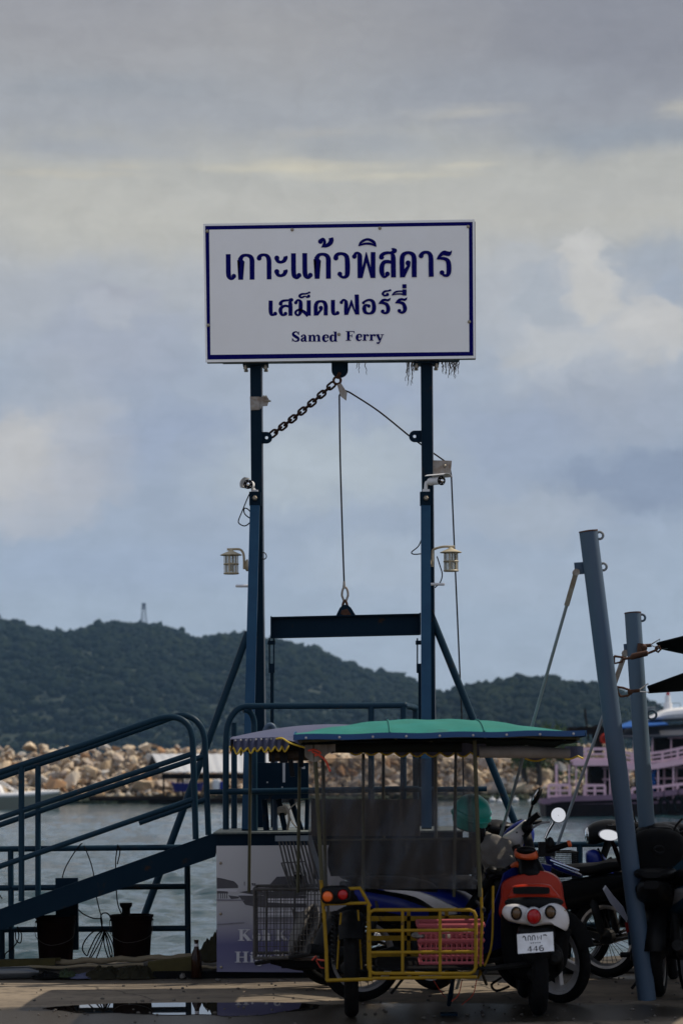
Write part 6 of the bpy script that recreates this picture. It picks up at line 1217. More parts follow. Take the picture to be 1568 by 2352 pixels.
# ------------------------------------------------------------------ red scooter with yellow sidecar and green roof
YA = 14.68
ts = thing('sidecar_taxi', V3(P(1010, 2340, YA).x, YA + .3, 0), 'three-wheeled taxi of a red scooter and a yellow-framed sidecar under a green canopy', 'sidecar taxi')
sw = V3(P(1235, 2340, YA).x, YA, .25)
wheel(ts, sw, .25, .055, .098, 'cast', 'engine', (1, 0, 0)); wheel(ts, sw + V3(0, 1.1, 0), .25, .05, .09, 'cast', 'engine', (1, 0, 0))
cwx = P(807, 2340, YA).x; wheel(ts, (cwx, YA, .295), .295, .04, .085, 'spoke', 'alu', (1, 0, 0))
def sc(px, py, Y=14.5): return P(px, py, Y)
def blk(name, outline, Y, depth, m, bev=.02, parent=ts, shrink=.86, rake=(0, 0)):
    """rounded body: the outline seen from behind, swollen towards the viewer and away"""
    pts = cat(outline, 4, True); cx = sum(p[0] for p in pts) / len(pts); cy = sum(p[1] for p in pts) / len(pts); n = len(pts); vs = []
    lay = [(shrink * .75, -.0), (shrink, .012), (.97, .035), (1, .06), (1, depth * .6), (.9, depth)]
    for f, dy in lay: vs += [P(cx + (x - cx) * f + rake[0] * dy, cy + (y - cy) * f + rake[1] * dy, Y + dy) for x, y in pts]
    fs = [(i * n + j, i * n + (j + 1) % n, (i + 1) * n + (j + 1) % n, (i + 1) * n + j) for i in range(len(lay) - 1) for j in range(n)] + [tuple(reversed(range(n))), tuple((len(lay) - 1) * n + j for j in range(n))]
    return MB().add(vs, fs).build(name, m, parent, ang=50)
# hind fairing with lamps
fr = blk('rear_fairing', [(1152, 2096), (1160, 2080), (1185, 2076), (1205, 2082), (1225, 2090), (1245, 2083), (1266, 2074), (1288, 2080), (1303, 2098), (1306, 2122), (1298, 2138), (1280, 2126), (1252, 2124), (1229, 2128), (1206, 2124), (1182, 2120), (1162, 2112)], 14.44, .42, 'whitep')
def lampb(cx, cy, rx, ry, Y, m, rim):
    b = MB(); c = P(cx, cy, Y); k = FPX / Y; q = np.linspace(0, 6.283, 26, endpoint=False)
    vs = [c + V3(rx / k * f * math.cos(a), d, ry / k * f * math.sin(a)) for f, d in ((1.22, .05), (1.22, -.006), (1.0, -.012), (.98, 0)) for a in q]; b.add(vs, [(i * 26 + j, i * 26 + (j + 1) % 26, (i + 1) * 26 + (j + 1) % 26, (i + 1) * 26 + j) for i in range(3) for j in range(26)]); o = b.build('lamp_bezel', rim, fr)
    MB().ball(c, (rx / k, .028, ry / k), 20).build('lamp_lens', m, fr)
lampb(1185, 2098, 10.5, 13, 14.435, 'amber', 'black'); lampb(1263, 2095, 10.5, 13, 14.435, 'amber', 'black'); lampb(1225, 2105, 16.5, 18, 14.425, 'redlens', 'alu')
M['sticker'] = mat('faded_sticker', (.42, .22, .03), .5, c2=(.05, .04, .03), ns=22, lo=.45, hi=.55)
b = MB(); b.prism([P(x, y, 14.455 + (x - 1286) * .0016) for x, y in ((1286, 2092), (1298, 2090), (1304, 2106), (1305, 2126), (1296, 2128), (1290, 2112))], (0, .006, 0)); b.build('sticker', 'sticker', fr)
blk('seat', [(1168, 2064), (1225, 2060), (1284, 2064), (1290, 2078), (1250, 2090), (1225, 2094), (1195, 2088), (1160, 2078)], 14.50, .62, 'seat')
sb = blk('seat_back', [(1168, 2066), (1172, 2046), (1180, 2034), (1218, 2030), (1258, 2031), (1272, 2044), (1284, 2066), (1225, 2069)], 14.62, .16, 'red', shrink=.92)
b = MB(); b.prism([P(x, y, 14.612) for x, y in cat([(1178, 2041), (1183, 2038), (1218, 2036.5), (1255, 2038), (1261, 2041), (1261, 2050), (1255, 2053), (1218, 2053.5), (1183, 2053), (1178, 2050)], 4, True)], (0, .03, 0)); b.build('cushion_slot', 'black', sb)
ls = blk('leg_shield', [(1150, 2110), (1149, 2060), (1152, 2028), (1172, 2014), (1200, 2006), (1240, 1998), (1272, 2008), (1288, 2026), (1294, 2060), (1297, 2110), (1225, 2120)], 15.35, .10, 'red', shrink=.95)
blk('under_body', [(1150, 2100), (1165, 2120), (1300, 2130), (1306, 2160), (1300, 2215), (1270, 2250), (1240, 2260), (1200, 2255), (1170, 2235), (1152, 2190)], 14.66, .85, 'blackm', shrink=.9)
blk('mudguard', [(1190, 2128), (1228, 2124), (1270, 2128), (1272, 2160), (1262, 2200), (1240, 2218), (1222, 2218), (1202, 2204), (1190, 2165)], 14.46, .20, 'black', shrink=.9)
pq = [(1186.3, 2146.3), (1269, 2140.5), (1271.5, 2184.4), (1188.5, 2191)]
pf = [P(x, y, 14.43 if i < 2 else 14.36) for i, (x, y) in enumerate(pq)]
np_ = MB().prism(pf, (0, .004, .001)).build('number_plate', 'white', ts)
class PInk(Ink):
    def _p(s, x, y, o=0):
        a = pf[0].lerp(pf[1], x); c = pf[3].lerp(pf[2], x); return a.lerp(c, y) + V3(0, -.0008 - s.k * .00004, 0)
    def st(s, pts, sm=5, wk=1.):
        q = cat(pts, sm); vs = []; n = len(q)
        for i in range(n):
            a = q[max(0, i - 1)]; b_ = q[min(n - 1, i + 1)]; dx, dy = (b_[0] - a[0]) * 84, (b_[1] - a[1]) * 46; l = math.hypot(dx, dy) or 1; w = q[i][2] / 2
            vs += [s._p(q[i][0] - dy / l * w, q[i][1] + dx / l * w * 84 / 46), s._p(q[i][0] + dy / l * w, q[i][1] - dx / l * w * 84 / 46)]
        s.mb.add(vs, [(2 * i, 2 * i + 1, 2 * i + 3, 2 * i + 2) for i in range(n - 1)]); s.k += 1; return s
I = PInk(None, 0)
for x in (.30, .42): I.st([(x, .36, .025), (x, .18, .025), (x + .035, .11, .022), (x + .07, .18, .025), (x + .07, .36, .025)], 3)
I.st([(.155, .20, .02), (.18, .12, .03), (.22, .16, .03), (.24, .36, .025)], 3); I.st([(.56, .14, .022), (.57, .36, .025), (.615, .2, .02), (.66, .36, .025), (.67, .12, .022)], 1); I.st([(.72, .14, .03), (.78, .12, .03), (.82, .18, .025)], 3)
I.mb.build('registration_lettering', 'blackm', np_); I = PInk(None, 0, 18)
for x in (.27, .43):
    I.st([(x + .09, .93, .026), (x + .09, .66, .026)], 1); I.st([(x + .09, .66, .02), (x, .85, .02), (x + .13, .85, .02)], 1)
I.st([(.69, .66, .022), (.62, .70, .026), (.60, .82, .028), (.64, .93, .024), (.70, .90, .026), (.70, .80, .024), (.62, .79, .02)], 4)
I.mb.build('registration_lettering', 'blackm', np_)
I = PInk(None, 0, 30)
for x in (.36, .42, .48, .54, .60): I.st([(x, .47, .012), (x + .03, .52, .014)], 1); I.st([(x + .015, .53, .01), (x + .035, .47, .01)], 1)
I.mb.build('province_lettering', 'maroon', np_)
# steering: stem, cowl, bars, grips, round mirror
b = MB(); b.pod([(P(1222, 2030, 15.5).x, 15.42, P(0, 2035, 15.5).z, .10, .05), (P(1218, 2010, 15.5).x, 15.42, P(0, 2012, 15.5).z, .085, .07), (P(1212, 1992, 15.5).x, 15.44, P(0, 1990, 15.5).z, .07, .06), (P(1208, 1974, 15.5).x, 15.46, P(0, 1972, 15.5).z, .06, .05)], 14, 2.4, axis='z'); b.build('steering_stem', 'black', ts)
hd = blk('headset_cowl', [(1180, 1958), (1184, 1950), (1206, 1945), (1228, 1951), (1234, 1962), (1233, 1972), (1218, 1976), (1196, 1974), (1182, 1968)], 15.30, .16, 'orange', shrink=.9)
b = MB(); b.ball(P(1207, 1953, 15.31), (.062, .03, .026), 16); b.build('dial', 'black', hd)
b = MB(); b.tube([P(1150, 2004, 15.5), P(1180, 1985, 15.5), P(1210, 1970, 15.5), P(1245, 1962, 15.5), P(1262, 1952, 15.48)], .012, 8, sm=4); b.build('handlebar', 'black', ts)
g = MB().tube([P(1256, 1954, 15.46), P(1303, 1939, 15.40)], [.020, .018], 10).build('grip', 'black', ts); MB().lathe([(.022, 0), (.022, .016), (.016, .022)], P(1303, 1939, 15.40), (1, -.1, .3), 12).build('grip_end', 'orange', g)
b = MB(); b.tube([P(1164, 1998, 15.5), P(1118, 2014, 15.42)], [.022, .019], 10); b.ball(P(1150, 2004, 15.45), (.06, .04, .035), 10); b.ball(P(1128, 2000, 15.45), (.04, .04, .03), 10); b.build('grip', 'black', ts)
MB().tube([P(1174, 1990, 15.45), P(1186, 1985, 15.43), P(1202, 1994, 15.43)], [.012, .02, .014], 8, sm=3).build('switch_trim', 'orange', ts)
b = MB(); b.box(P(1254, 1950, 15.48), (.10, .06, .09)); b.ball(P(1262, 1940, 15.46), (.03, .03, .05), 10); b.build('brake_housing', 'black', ts)
mirror(ts, P(1252, 1945, 15.48), P(1254, 1920, 15.5), P(1281, 1872, 15.5), .0475, (.16, -1, .11))
MB().tube([P(1250, 1925, 15.48), P(1258, 1906, 15.49), P(1268, 1890, 15.5)], .0055, 7).build('mirror_stalk', 'chrome', ts)
b = MB(); b.lathe([(.02, 0), (.045, .03), (.05, .35), (.035, .42)], P(1272, 2200, 14.5) + V3(0, -.02, 0), (0, 1, .1), 14); b.build('exhaust', 'engine', ts); b = MB(); b.tube([P(1262, 2164, 14.6), P(1282, 2185, 14.55), P(1286, 2215, 14.6), P(1282, 2230, 14.7)], .02, 8, sm=3); b.build('shock', 'engine', ts)
b = MB(); b.tube([P(1150, 2246, 14.8), P(1128, 2262, 14.75), P(1140, 2276, 14.72), P(1168, 2266, 14.8)], .008, 7, sm=3); b.build('stand', 'black', ts)
# sidecar frame (near face at YN)
YN, YR_ = 14.36, 15.22
def yt(pts, r=.0105, Y=YN, name='frame_tube', m='yellow', closed=False, sm=0): return MB().tube([P(x, y, Y) for x, y in pts], r, 10, closed=closed, sm=sm).build(name, m, ts)
def rrect(x0, y0, x1, y1, r): return [(x0 + r, y0), (x1 - r, y0), (x1 - r * .3, y0 + r * .3), (x1, y0 + r), (x1, y1 - r), (x1 - r * .3, y1 - r * .3), (x1 - r, y1), (x0 + r, y1), (x0 + r * .3, y1 - r * .3), (x0, y1 - r), (x0, y0 + r), (x0 + r * .3, y0 + r * .3)]
yt(rrect(846, 2090, 1092, 2236, 14), .0108, closed=True, name='basket_frame')
for x in (924, 1010): yt([(x, 2090), (x, 2236)], .0095, name='basket_bar')
for y in (2137, 2187): yt([(848, y + 1), (1092, y - 1)], .0095, name='basket_bar')
yt([(737, 2022), (744, 2100), (749, 2180), (751, 2252)], .0108, name='wheel_frame'); yt([(749, 2252), (856, 2249)], .011, name='wheel_frame'); yt([(846, 2078), (848, 2160), (850, 2250)], .0108, name='wheel_frame'); yt([(744, 2077), (842, 2074)], .0095, name='wheel_frame'); yt([(792, 2042), (826, 2040), (836, 2056), (850, 2082)], .0105, name='wheel_frame')
yt([(856, 2247), (1094, 2244)], .0105, name='bottom_rail'); yt([(1104, 2040), (1106, 2120), (1102, 2240)], .0085, YN + .1, name='basket_bar'); yt([(1131, 2035), (1130, 2150), (1120, 2200), (1096, 2248)], .007, YN + .25, name='basket_bar', sm=4)
b = MB(); xl, xr = P(850, 0, YN).x, P(1094, 0, YN).x; zb = P(0, 2243, YN).z
for x in (xl, xr): b.tube([(x, YN, zb), (x, YR_, zb)], .012, 8); b.tube([(x, YN, zb + .36), (x, YR_, zb + .36)], .010, 8)
b.tube([(xl, YR_, zb), (xr, YR_, zb)], .012, 8); b.tube([(xr, YN + .2, zb), (P(1222, 0, 14.9).x, YN + .3, .32)], .016, 8); b.tube([(xr, YN + .7, zb), (P(1222, 0, 14.9).x, YN + .75, .32)], .016, 8); b.tube([(xl, YN + .3, zb), (cwx, YA, .295)], .016, 8); b.build('chassis', 'engine', ts)
b = MB()
for y in (2110, 2155, 2194): b.bar(P(852, y, YR_) + V3(0, 0, .0), P(1085, y - 1, YR_), .012, .03, (0, 1, 0))
for x in (938, 1025): b.bar(P(x, 2090, YR_), P(x, 2236, YR_), .012, .022, (0, 1, 0))
b.build('far_side_slats', 'yellow', ts)
b = MB(); b.box(((xl + xr) / 2, (YN + YR_) / 2, zb + .02), (xr - xl, YR_ - YN, .012)); b.build('floor', 'blackm', ts)
# lamps on the frame
lb = blk('lamp_box', [(738, 2038), (768, 2034), (800, 2036), (806, 2056), (800, 2074), (768, 2078), (740, 2074), (736, 2056)], 14.335, .09, 'black', shrink=.94)
for px, py, m, r in ((752, 2059, 'orlens', 13), (787, 2055, 'redlens', 12.5)):
    k = FPX / 14.33; c = P(px, py, 14.335); l = MB().lathe([(r / k * 1.22, -.02), (r / k * 1.22, .012), (r / k * 1.02, .014), (r / k, .004)], c, (0, -1, 0), 26, caps=False).build('lamp_ring', 'black', lb); MB().ball(c, (r / k, .022, r / k), 22).build('lamp_lens', m, lb)
# springs, forks of the sidecar wheel
b = MB(); c0, c1 = P(769, 2092, 14.6), P(772, 2215, 14.62)
b.tube([c0.lerp(c1, i / 120) + V3(.024 * math.cos(i * .62), .024 * math.sin(i * .62), 0) for i in range(121)], .0055, 6); b.tube([c0, c1], .011, 8); b.build('spring', 'engine', ts)
b = MB(); c0, c1 = P(836, 2100, 14.6), P(834, 2230, 14.62); b.tube([c0.lerp(c1, i / 120) + V3(.02 * math.cos(i * .62), .02 * math.sin(i * .62), 0) for i in range(121)], .005, 6); b.tube([c0, c1], .009, 8); b.build('spring', 'engine', ts)
yt([(783, 2096), (778, 2160), (774, 2226)], .006, 14.5, 'strut'); yt([(822, 2090), (826, 2160), (830, 2226)], .006, 14.52, 'strut')
fn_c = V3(cwx, YA, .295)
MB().sheet(lambda u, v: fn_c + V3((v - .5) * .14, -(.335 - .02 * (2 * v - 1) ** 2) * math.cos(R(35 + 120 * u)), (.335 - .02 * (2 * v - 1) ** 2) * math.sin(R(35 + 120 * u))), 14, 6, .005).build('wheel_fender', 'black', ts)
# bench back, posts, clear curtain
b = MB(); b.pod([(P(735, 0, 15.2).x, 15.24, P(0, 1977, 15.2).z, .03, .05), (P(742, 0, 15.2).x, 15.24, P(0, 1977, 15.2).z, .035, .115), (P(1080, 0, 15.2).x, 15.24, P(0, 1976, 15.2).z, .035, .115), (P(1087, 0, 15.2).x, 15.24, P(0, 1976, 15.2).z, .03, .05)], 16, 5, smn=1); b.build('bench_back', 'bench', ts)
MB().bar(P(735, 1930, 15.2), P(1090, 1927, 15.2), .02, .008, (0, 1, 0)).build('bench_trim', 'post', ts)
def post(x0, y0, x1, y1, Y, r=.0125, m='post'): MB().tube([P(x0, y0, Y), P(x1, y1, Y)], r, 10).build('roof_post', m, ts)
post(722, 1706, 740, 2040, 14.40, .012); post(741, 1720, 748, 2040, 14.62, .011); post(1089, 1700, 1102, 2060, 14.40, .012); post(834, 1730, 834, 2060, 15.2, .010); post(1046, 1726, 1042, 2060, 15.2, .010)
cur = bpy.data.materials.new('clear_vinyl'); cur.use_nodes = True; n_ = cur.node_tree.nodes; l_ = cur.node_tree.links; pb = n_['Principled BSDF']; pb.inputs['Base Color'].default_value = (.055, .055, .058, 1); pb.inputs['Specular IOR Level'].default_value = .4
tr = n_.new('ShaderNodeBsdfTransparent'); tr.inputs[0].default_value = (.93, .93, .94, 1); mx = n_.new('ShaderNodeMixShader'); nz_ = n_.new('ShaderNodeTexNoise'); nz_.inputs['Scale'].default_value = 3.5; nz_.inputs['Detail'].default_value = 6; mr_ = n_.new('ShaderNodeMapRange'); mr_.inputs[1].default_value = .35; mr_.inputs[2].default_value = .68; mr_.inputs[3].default_value = .13; mr_.inputs[4].default_value = .36; pb.inputs['Roughness'].default_value = .18; bpn = n_.new('ShaderNodeBump'); bpn.inputs['Strength'].default_value = .9; bpn.inputs['Distance'].default_value = .05; nzb = n_.new('ShaderNodeTexNoise'); nzb.inputs['Scale'].default_value = 4; nzb.inputs['Detail'].default_value = 5
tcx = n_.new('ShaderNodeTexCoord'); mpx = n_.new('ShaderNodeMapping'); mpx.inputs['Scale'].default_value = (2.4, 1, .5); l_.new(tcx.outputs['Object'], mpx.inputs[0]); l_.new(mpx.outputs[0], nz_.inputs['Vector']); l_.new(mpx.outputs[0], nzb.inputs['Vector']); l_.new(nzb.outputs[0], bpn.inputs['Height']); l_.new(bpn.outputs[0], pb.inputs['Normal']); l_.new(nz_.outputs[0], mr_.inputs[0]); mp2 = n_.new('ShaderNodeMapping'); mp2.inputs['Scale'].default_value = (9, 1, .7); nz2 = n_.new('ShaderNodeTexNoise'); nz2.inputs['Scale'].default_value = 2.2; nz2.inputs['Detail'].default_value = 8; l_.new(tcx.outputs['Object'], mp2.inputs[0]); l_.new(mp2.outputs[0], nz2.inputs['Vector']); glare_ = n_.new('ShaderNodeMapRange'); glare_.inputs[1].default_value = .52; glare_.inputs[2].default_value = .74; glare_.inputs[4].default_value = .40; l_.new(nz2.outputs[0], glare_.inputs[0]); ad_ = n_.new('ShaderNodeMath'); ad_.operation = 'ADD'; l_.new(mr_.outputs[0], ad_.inputs[0]); l_.new(glare_.outputs[0], ad_.inputs[1]); l_.new(ad_.outputs[0], mx.inputs[0]); l_.new(tr.outputs[0], mx.inputs[1]); l_.new(pb.outputs[0], mx.inputs[2]); l_.new(mx.outputs[0], n_['Material Output'].inputs['Surface']); M['vinyl'] = cur  # thin vertical noise streaks paint pale glare into the vinyl veil
MB().sheet(lambda u, v: P(708 + 386 * u, 1742 + 300 * v, 14.46 + .012 * math.sin(u * 19) + .01 * math.sin(v * 9 + u * 7) + .006 * math.sin(u * 47 + v * 13)), 90, 30, .002).build('clear_curtain', 'vinyl', ts)
# roof: domed green canvas with blue trim
YRA, YRB = 14.22, 16.05
def roofz(u, v): return .118 * (1 - abs(2 * u - .92) ** 2.2 / 1.2) * min(1, (math.sin(math.pi * min(1, v * 1.0)) + .0) ** .7)
ex0, ex1 = P(676, 1692, YRA), P(1342, 1682, YRA)
def roofp(u, v, dz=0):
    p = ex0.lerp(ex1, u); s = YRA + (YRB - YRA) * v; x = p.x + (.0 if u < .5 else .10 * v) * (1 if u > .98 else 0); return V3(p.x, s, p.z + roofz(u, v) - .03 * v + dz - .0045 * abs(math.sin(3 * math.pi * u)) * math.sin(math.pi * min(1, v)) + .003 * math.sin(u * 41 + v * 9))
MB().sheet(roofp, 90, 30, .006).build('canopy', 'teal', ts)
for uu in (.33, .655): MB().tube([roofp(uu, v, .003) for v in np.linspace(.01, .97, 24)], .005, 6).build('seam', 'teal', ts)
b = MB(); b.sheet(lambda u, v: V3(ex0.lerp(ex1, u).x, YRA - .006 - .004 * v, ex0.lerp(ex1, u).z + .012 - .032 * v + .003 * math.sin(u * 25)), 40, 3, .006)
for uu, s in ((0, -1), (1, 1)): b.sheet(lambda u, v: roofp(uu, u) + V3(s * .006, 0, .012 - .034 * v), 20, 3, .006)
b.build('edge_trim', 'bluetrim', ts)
for i in range(9): p = ex0.lerp(ex1, .04 + i * .115); MB().lathe([(.008, 0), (.006, .004), (.002, .005)], p + V3(0, -.014, -.008), (0, -1, 0), 8).build('snap_button', 'alu', ts)
b = MB()
for v in (.04, .5, .96): b.tube([roofp(u, v, -.035) for u in np.linspace(.02, .98, 16)], .011, 8)
for u in (.02, .35, .66, .98): b.tube([roofp(u, v, -.04) for v in np.linspace(.03, .97, 8)], .011, 8)
b.build('roof_frame', 'post', ts)
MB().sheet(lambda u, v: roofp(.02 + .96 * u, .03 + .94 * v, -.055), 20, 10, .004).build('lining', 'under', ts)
b = MB(); b.tube([P(1100, 1727, 14.5), P(1200, 1727, 14.5), P(1306, 1731, 14.55)], [.035, .038, .03], 12); b.build('rolled_curtain', 'canvas', ts)
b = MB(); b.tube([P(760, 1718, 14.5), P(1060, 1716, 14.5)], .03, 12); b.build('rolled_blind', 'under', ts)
def valance(x0, x1, y0, drop, Y, n, ph=0, name='valance', m='purple', par=None):
    par = par or ts
    def bot(u): return y0 + drop * (.72 + .28 * abs(math.sin(math.pi * (n * u + ph))))
    MB().sheet(lambda u, v: P(x0 + (x1 - x0) * u, y0 + (bot(u) - y0) * v, Y + .012 * math.sin(u * n * 6.28)), n * 8, 4, .003).build(name, m, par); MB().tube([P(x0 + (x1 - x0) * u, bot(u), Y - .004 + .012 * math.sin(u * n * 6.28)) for u in np.linspace(0, 1, n * 8)], .0055, 6).build('piping', 'yellowtrim', par)
valance(905, 1115, 1700, 38, 15.9, 6); valance(1205, 1252, 1726, 22, 15.4, 1); valance(1296, 1338, 1714, 30, 15.0, 1, .3); valance(800, 905, 1704, 30, 15.9, 3)
b = MB(); b.sheet(lambda u, v: P(700 + 70 * u, 1700 + (38 + 12 * math.sin(u * 5)) * v, 14.40 + .02 * math.sin(u * 11)), 12, 6, .003); b.build('plastic_wrap', 'bag', ts)
b = MB(); b.tube([P(716, 1726, 14.37), P(735, 1736, 14.37), P(748, 1748, 14.37), P(758, 1772, 14.38)], .006, 6, sm=3); b.tube([P(708, 1724, 14.37), P(722, 1722, 14.36), P(736, 1730, 14.37), P(722, 1736, 14.37)], .006, 6, sm=3); b.build('red_tie', 'redstr', ts)
# the pink crate in the sidecar
tk = thing('plastic_crate', P(1015, 2232, 14.85), 'pink perforated plastic basket lying in the yellow sidecar frame', 'basket'); zc = zb + .03; x0, x1, y0, y1 = P(946, 0, 14.7).x, P(1086, 0, 14.7).x, 14.62, 14.98; hh = .225; b = MB()
for k in range(6): z = zc + hh * k / 5; b.tube([(x0 - .012 * k / 5, y0, z), (x1 + .012 * k / 5, y0, z), (x1 + .012 * k / 5, y1, z), (x0 - .012 * k / 5, y1, z), (x0 - .012 * k / 5, y0, z)], .0065 if k not in (0, 3, 5) else .014, 6)
for k in range(13):
    f = k / 12; b.bar((x0 + (x1 - x0) * f, y0, zc), (x0 + (x1 - x0) * f, y0 - .004, zc + hh), .009, .006); b.bar((x0 + (x1 - x0) * f, y1, zc), (x0 + (x1 - x0) * f, y1, zc + hh), .009, .006)
    if k % 2 == 0:
        for x in (x0, x1): b.bar((x, y0 + (y1 - y0) * f, zc), (x, y0 + (y1 - y0) * f, zc + hh), .006, .009)
b.build('lattice', 'pink', tk)
b = MB(); b.ball(P(962, 2148, 14.7), (.05, .1, .02), 10); b.ball(P(1023, 2150, 14.72), (.028, .05, .035), 10); b.ball(P(1070, 2142, 14.75), (.03, .06, .015), 8); one('plastic_bag', 'bag', b, P(990, 2150, 14.75), 'crumpled white plastic bag on top of the pink basket', 'bag')
# jack stand under the sidecar and loose wires
b = MB(); b.tube([P(1040, 2248, 14.62), P(1034, 2285, 14.66), P(1030, 2308, 14.75)], [.012, .016, .012], 8); b.box((P(1030, 2308, 14.75).x, 14.75, .008), (.10, .10, .014)); b.build('prop_stand', 'navydk', ts)
b = MB(); b.tube([P(1060, 2252, 14.6), P(1052, 2285, 14.6), P(1036, 2300, 14.62)], .003, 5, sm=4); b.tube([P(1094, 2250, 14.6), P(1085, 2285, 14.62), P(1060, 2308, 14.7)], .003, 5, sm=4); b.tube([P(994, 2250, 14.7), P(1010, 2275, 14.7), P(1022, 2290, 14.75)], .003, 5, sm=3); b.build('loose_wire', 'redstr', ts)
one('string', 'redstr', MB().tube([P(716, 2206, 15.2), P(726, 2196, 15.2), P(728, 2204, 15.2), P(745, 2206, 15.15)], .006, 6).tube([P(726, 2206, 15.2), P(735, 2222, 15.2), P(744, 2224, 15.2)], .004, 6), P(728, 2204, 15.2), 'red string tied at the lower left of the yellow wheel frame', 'string')
# helmet and bag hung on the handlebar behind
th = thing('helmet', P(1085, 1905, 15.9), 'rounded teal motorcycle helmet hanging beside the right post of the sidecar canopy', 'helmet'); c = P(1083, 1866, 15.9)
b = MB(); vs = []; n = 28
prof = [(0, .118), (.045, .112), (.085, .088), (.108, .055), (.122, .015), (.124, -.02), (.112, -.07), (.098, -.095), (.09, -.095)]
b.lathe([(max(r, .001), z) for r, z in prof], c + V3(0, 0, 0), (.22, -.35, 1), n, caps=False); b.build('shell', 'helm', th)
b = MB(); q = V3(0, 0, 1).rotation_difference(V3(.22, -.35, 1).normalized()).to_matrix(); b.tube([c + q @ V3(.1215 * math.cos(a), .1215 * math.sin(a), .018) for a in np.linspace(0, 6.28, 40, endpoint=False)], .006, 6, closed=True); b.tube([c + q @ V3(.126 * math.cos(a), .126 * math.sin(a), -.02) for a in np.linspace(0, 6.28, 40, endpoint=False)], .008, 6, closed=True); b.build('rim_band', 'helm', th)
b = MB(); b.tube([c + V3(.04, -.06, -.09), c + V3(.06, -.05, -.15), c + V3(.05, -.03, -.24)], .012, 6, sm=3); b.lathe([(.10, -.10), (.085, -.085), (.02, -.05)], c, (.22, -.35, 1), 20, caps=False); b.ball(c + V3(.04, -.02, -.13), (.05, .05, .06), 10); b.build('strap', 'black', th)
b = MB(); vs = []
b.pod([(P(1118, 1930, 15.9).x, 15.9, P(0, 1932, 15.9).z, .03, .03), (P(1118, 0, 15.9).x, 15.9, P(0, 1945, 15.9).z, .085, .07), (P(1124, 0, 15.9).x, 15.9, P(0, 1970, 15.9).z, .115, .09), (P(1128, 0, 15.9).x, 15.9, P(0, 1998, 15.9).z, .10, .09), (P(1122, 0, 15.9).x, 15.9, P(0, 2020, 15.9).z, .05, .05)], 36, 2.2, axis='z', smn=9)
from mathutils import noise as mn
b.v = [tuple(Vector(v) + V3(.05 * mn.noise(Vector(v) * 10) + .02 * mn.noise(Vector(v) * 27), .05 * mn.noise(Vector(v) * 11 + V3(3, 0, 0)), .05 * mn.noise(Vector(v) * 9 + V3(0, 7, 0)))) for v in b.v]
one('carrier_bag', 'bag', b, P(1122, 1970, 15.9), 'stuffed white plastic bag with brown stains hanging between the sidecar canopy post and red scooter', 'bag')
# ------------------------------------------------------------------ second sidecar taxi: purple roof, blue motorcycle, wire cage
m0 = V3(P(830, 2290, 15.62).x, 15.62, 0)
t2_ = thing('sidecar_taxi', m0, 'sidecar taxi with a faded purple canopy and wire cage behind the green-roofed one', 'sidecar taxi', None, True, R(24))
underbone(None, None, None, dict(body='black', panel='bluep', fender='bluep', shield='bluep', rf='black', cowl='black'), parts_to=t2_, mirrors=(0, 0), plate=False, tail=False, ts_=.25, ex='engine', top=False)
bpy.context.view_layer.update(); inv2 = t2_.matrix_world.inverted()
class MBW(MB):
    def build(s, name, m, parent=None, base=None, ang=38, **k):
        s.v = [tuple(inv2 @ Vector(v)) for v in s.v]; return MB.build(s, name, m, t2_ if parent is None else parent, (0, 0, 0), ang)
PA, PB = 15.75, 17.1
e0, e1 = P(532, 1699, PA), P(1000, 1690, PA)
def rf2(u, v, dz=0):
    p = e0.lerp(e1, u); return V3(p.x + .02 * v, PA + (PB - PA) * v, p.z + .108 * (1 - abs(2 * u - .9) ** 2 / 1.25) * math.sin(math.pi * min(1, .02 + v * .98)) ** .75 + dz - .03 * v)
MBW().sheet(rf2, 30, 16, .005).build('canopy', 'purple')
def val2(p_of_u, drop, n):
    def bot(u): return drop * (.58 + .42 * abs(math.sin(math.pi * n * u)) * (.8 + .2 * math.sin(u * 23)))
    MBW().sheet(lambda u, v: p_of_u(u) + V3(0, -.008 + .012 * math.sin(u * n * 6.28), -bot(u) * v), n * 8, 4, .003).build('valance', 'purple'); MBW().tube([p_of_u(u) + V3(0, -.012 + .012 * math.sin(u * n * 6.28), -bot(u)) for u in np.linspace(0, 1, n * 8)], .006, 6).build('piping', 'yellowtrim')
val2(lambda u: rf2(.01 + .27 * u, 0), .098, 8); val2(lambda u: rf2(0, u) + V3(-.01, 0, 0), .085, 6)
MBW().sheet(lambda u, v: e0.lerp(e1, .25 + .13 * u) + V3(0, -.02 - .05 * v, .015 - (.02 + .055 * u * (1 - .3 * math.sin(5 * u))) * v), 10, 5, .003).build('loose_flap', 'purple')
MBW().tube([e0.lerp(e1, .22) + V3(0, -.02, -.0), e0.lerp(e1, .25) + V3(0, -.06, .002), e0.lerp(e1, .29) + V3(0, -.08, -.03), e0.lerp(e1, .36) + V3(0, -.08, -.06)], .006, 6, sm=4).build('piping', 'yellowtrim')
for i in range(10): MBW().lathe([(.007, 0), (.004, .005)], rf2(.02 + .025 * i, 0) + V3(0, -.018, -.012), (0, -1, 0), 8).build('snap_button', 'alu')
b = MBW()
for v in (.04, .96): b.tube([rf2(u, v, -.03) for u in np.linspace(.02, .98, 12)], .011, 8)
for u in (.02, .5, .98): b.tube([rf2(u, v, -.035) for v in np.linspace(.03, .97, 8)], .011, 8)
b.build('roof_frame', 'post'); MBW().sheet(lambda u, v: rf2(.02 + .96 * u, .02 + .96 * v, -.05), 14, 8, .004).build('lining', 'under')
b = MBW(); b.tube([P(617, 1737, PA + .12), P(745, 1732, PA + .12)], .036, 16); b.build('rolled_blind', 'brown')
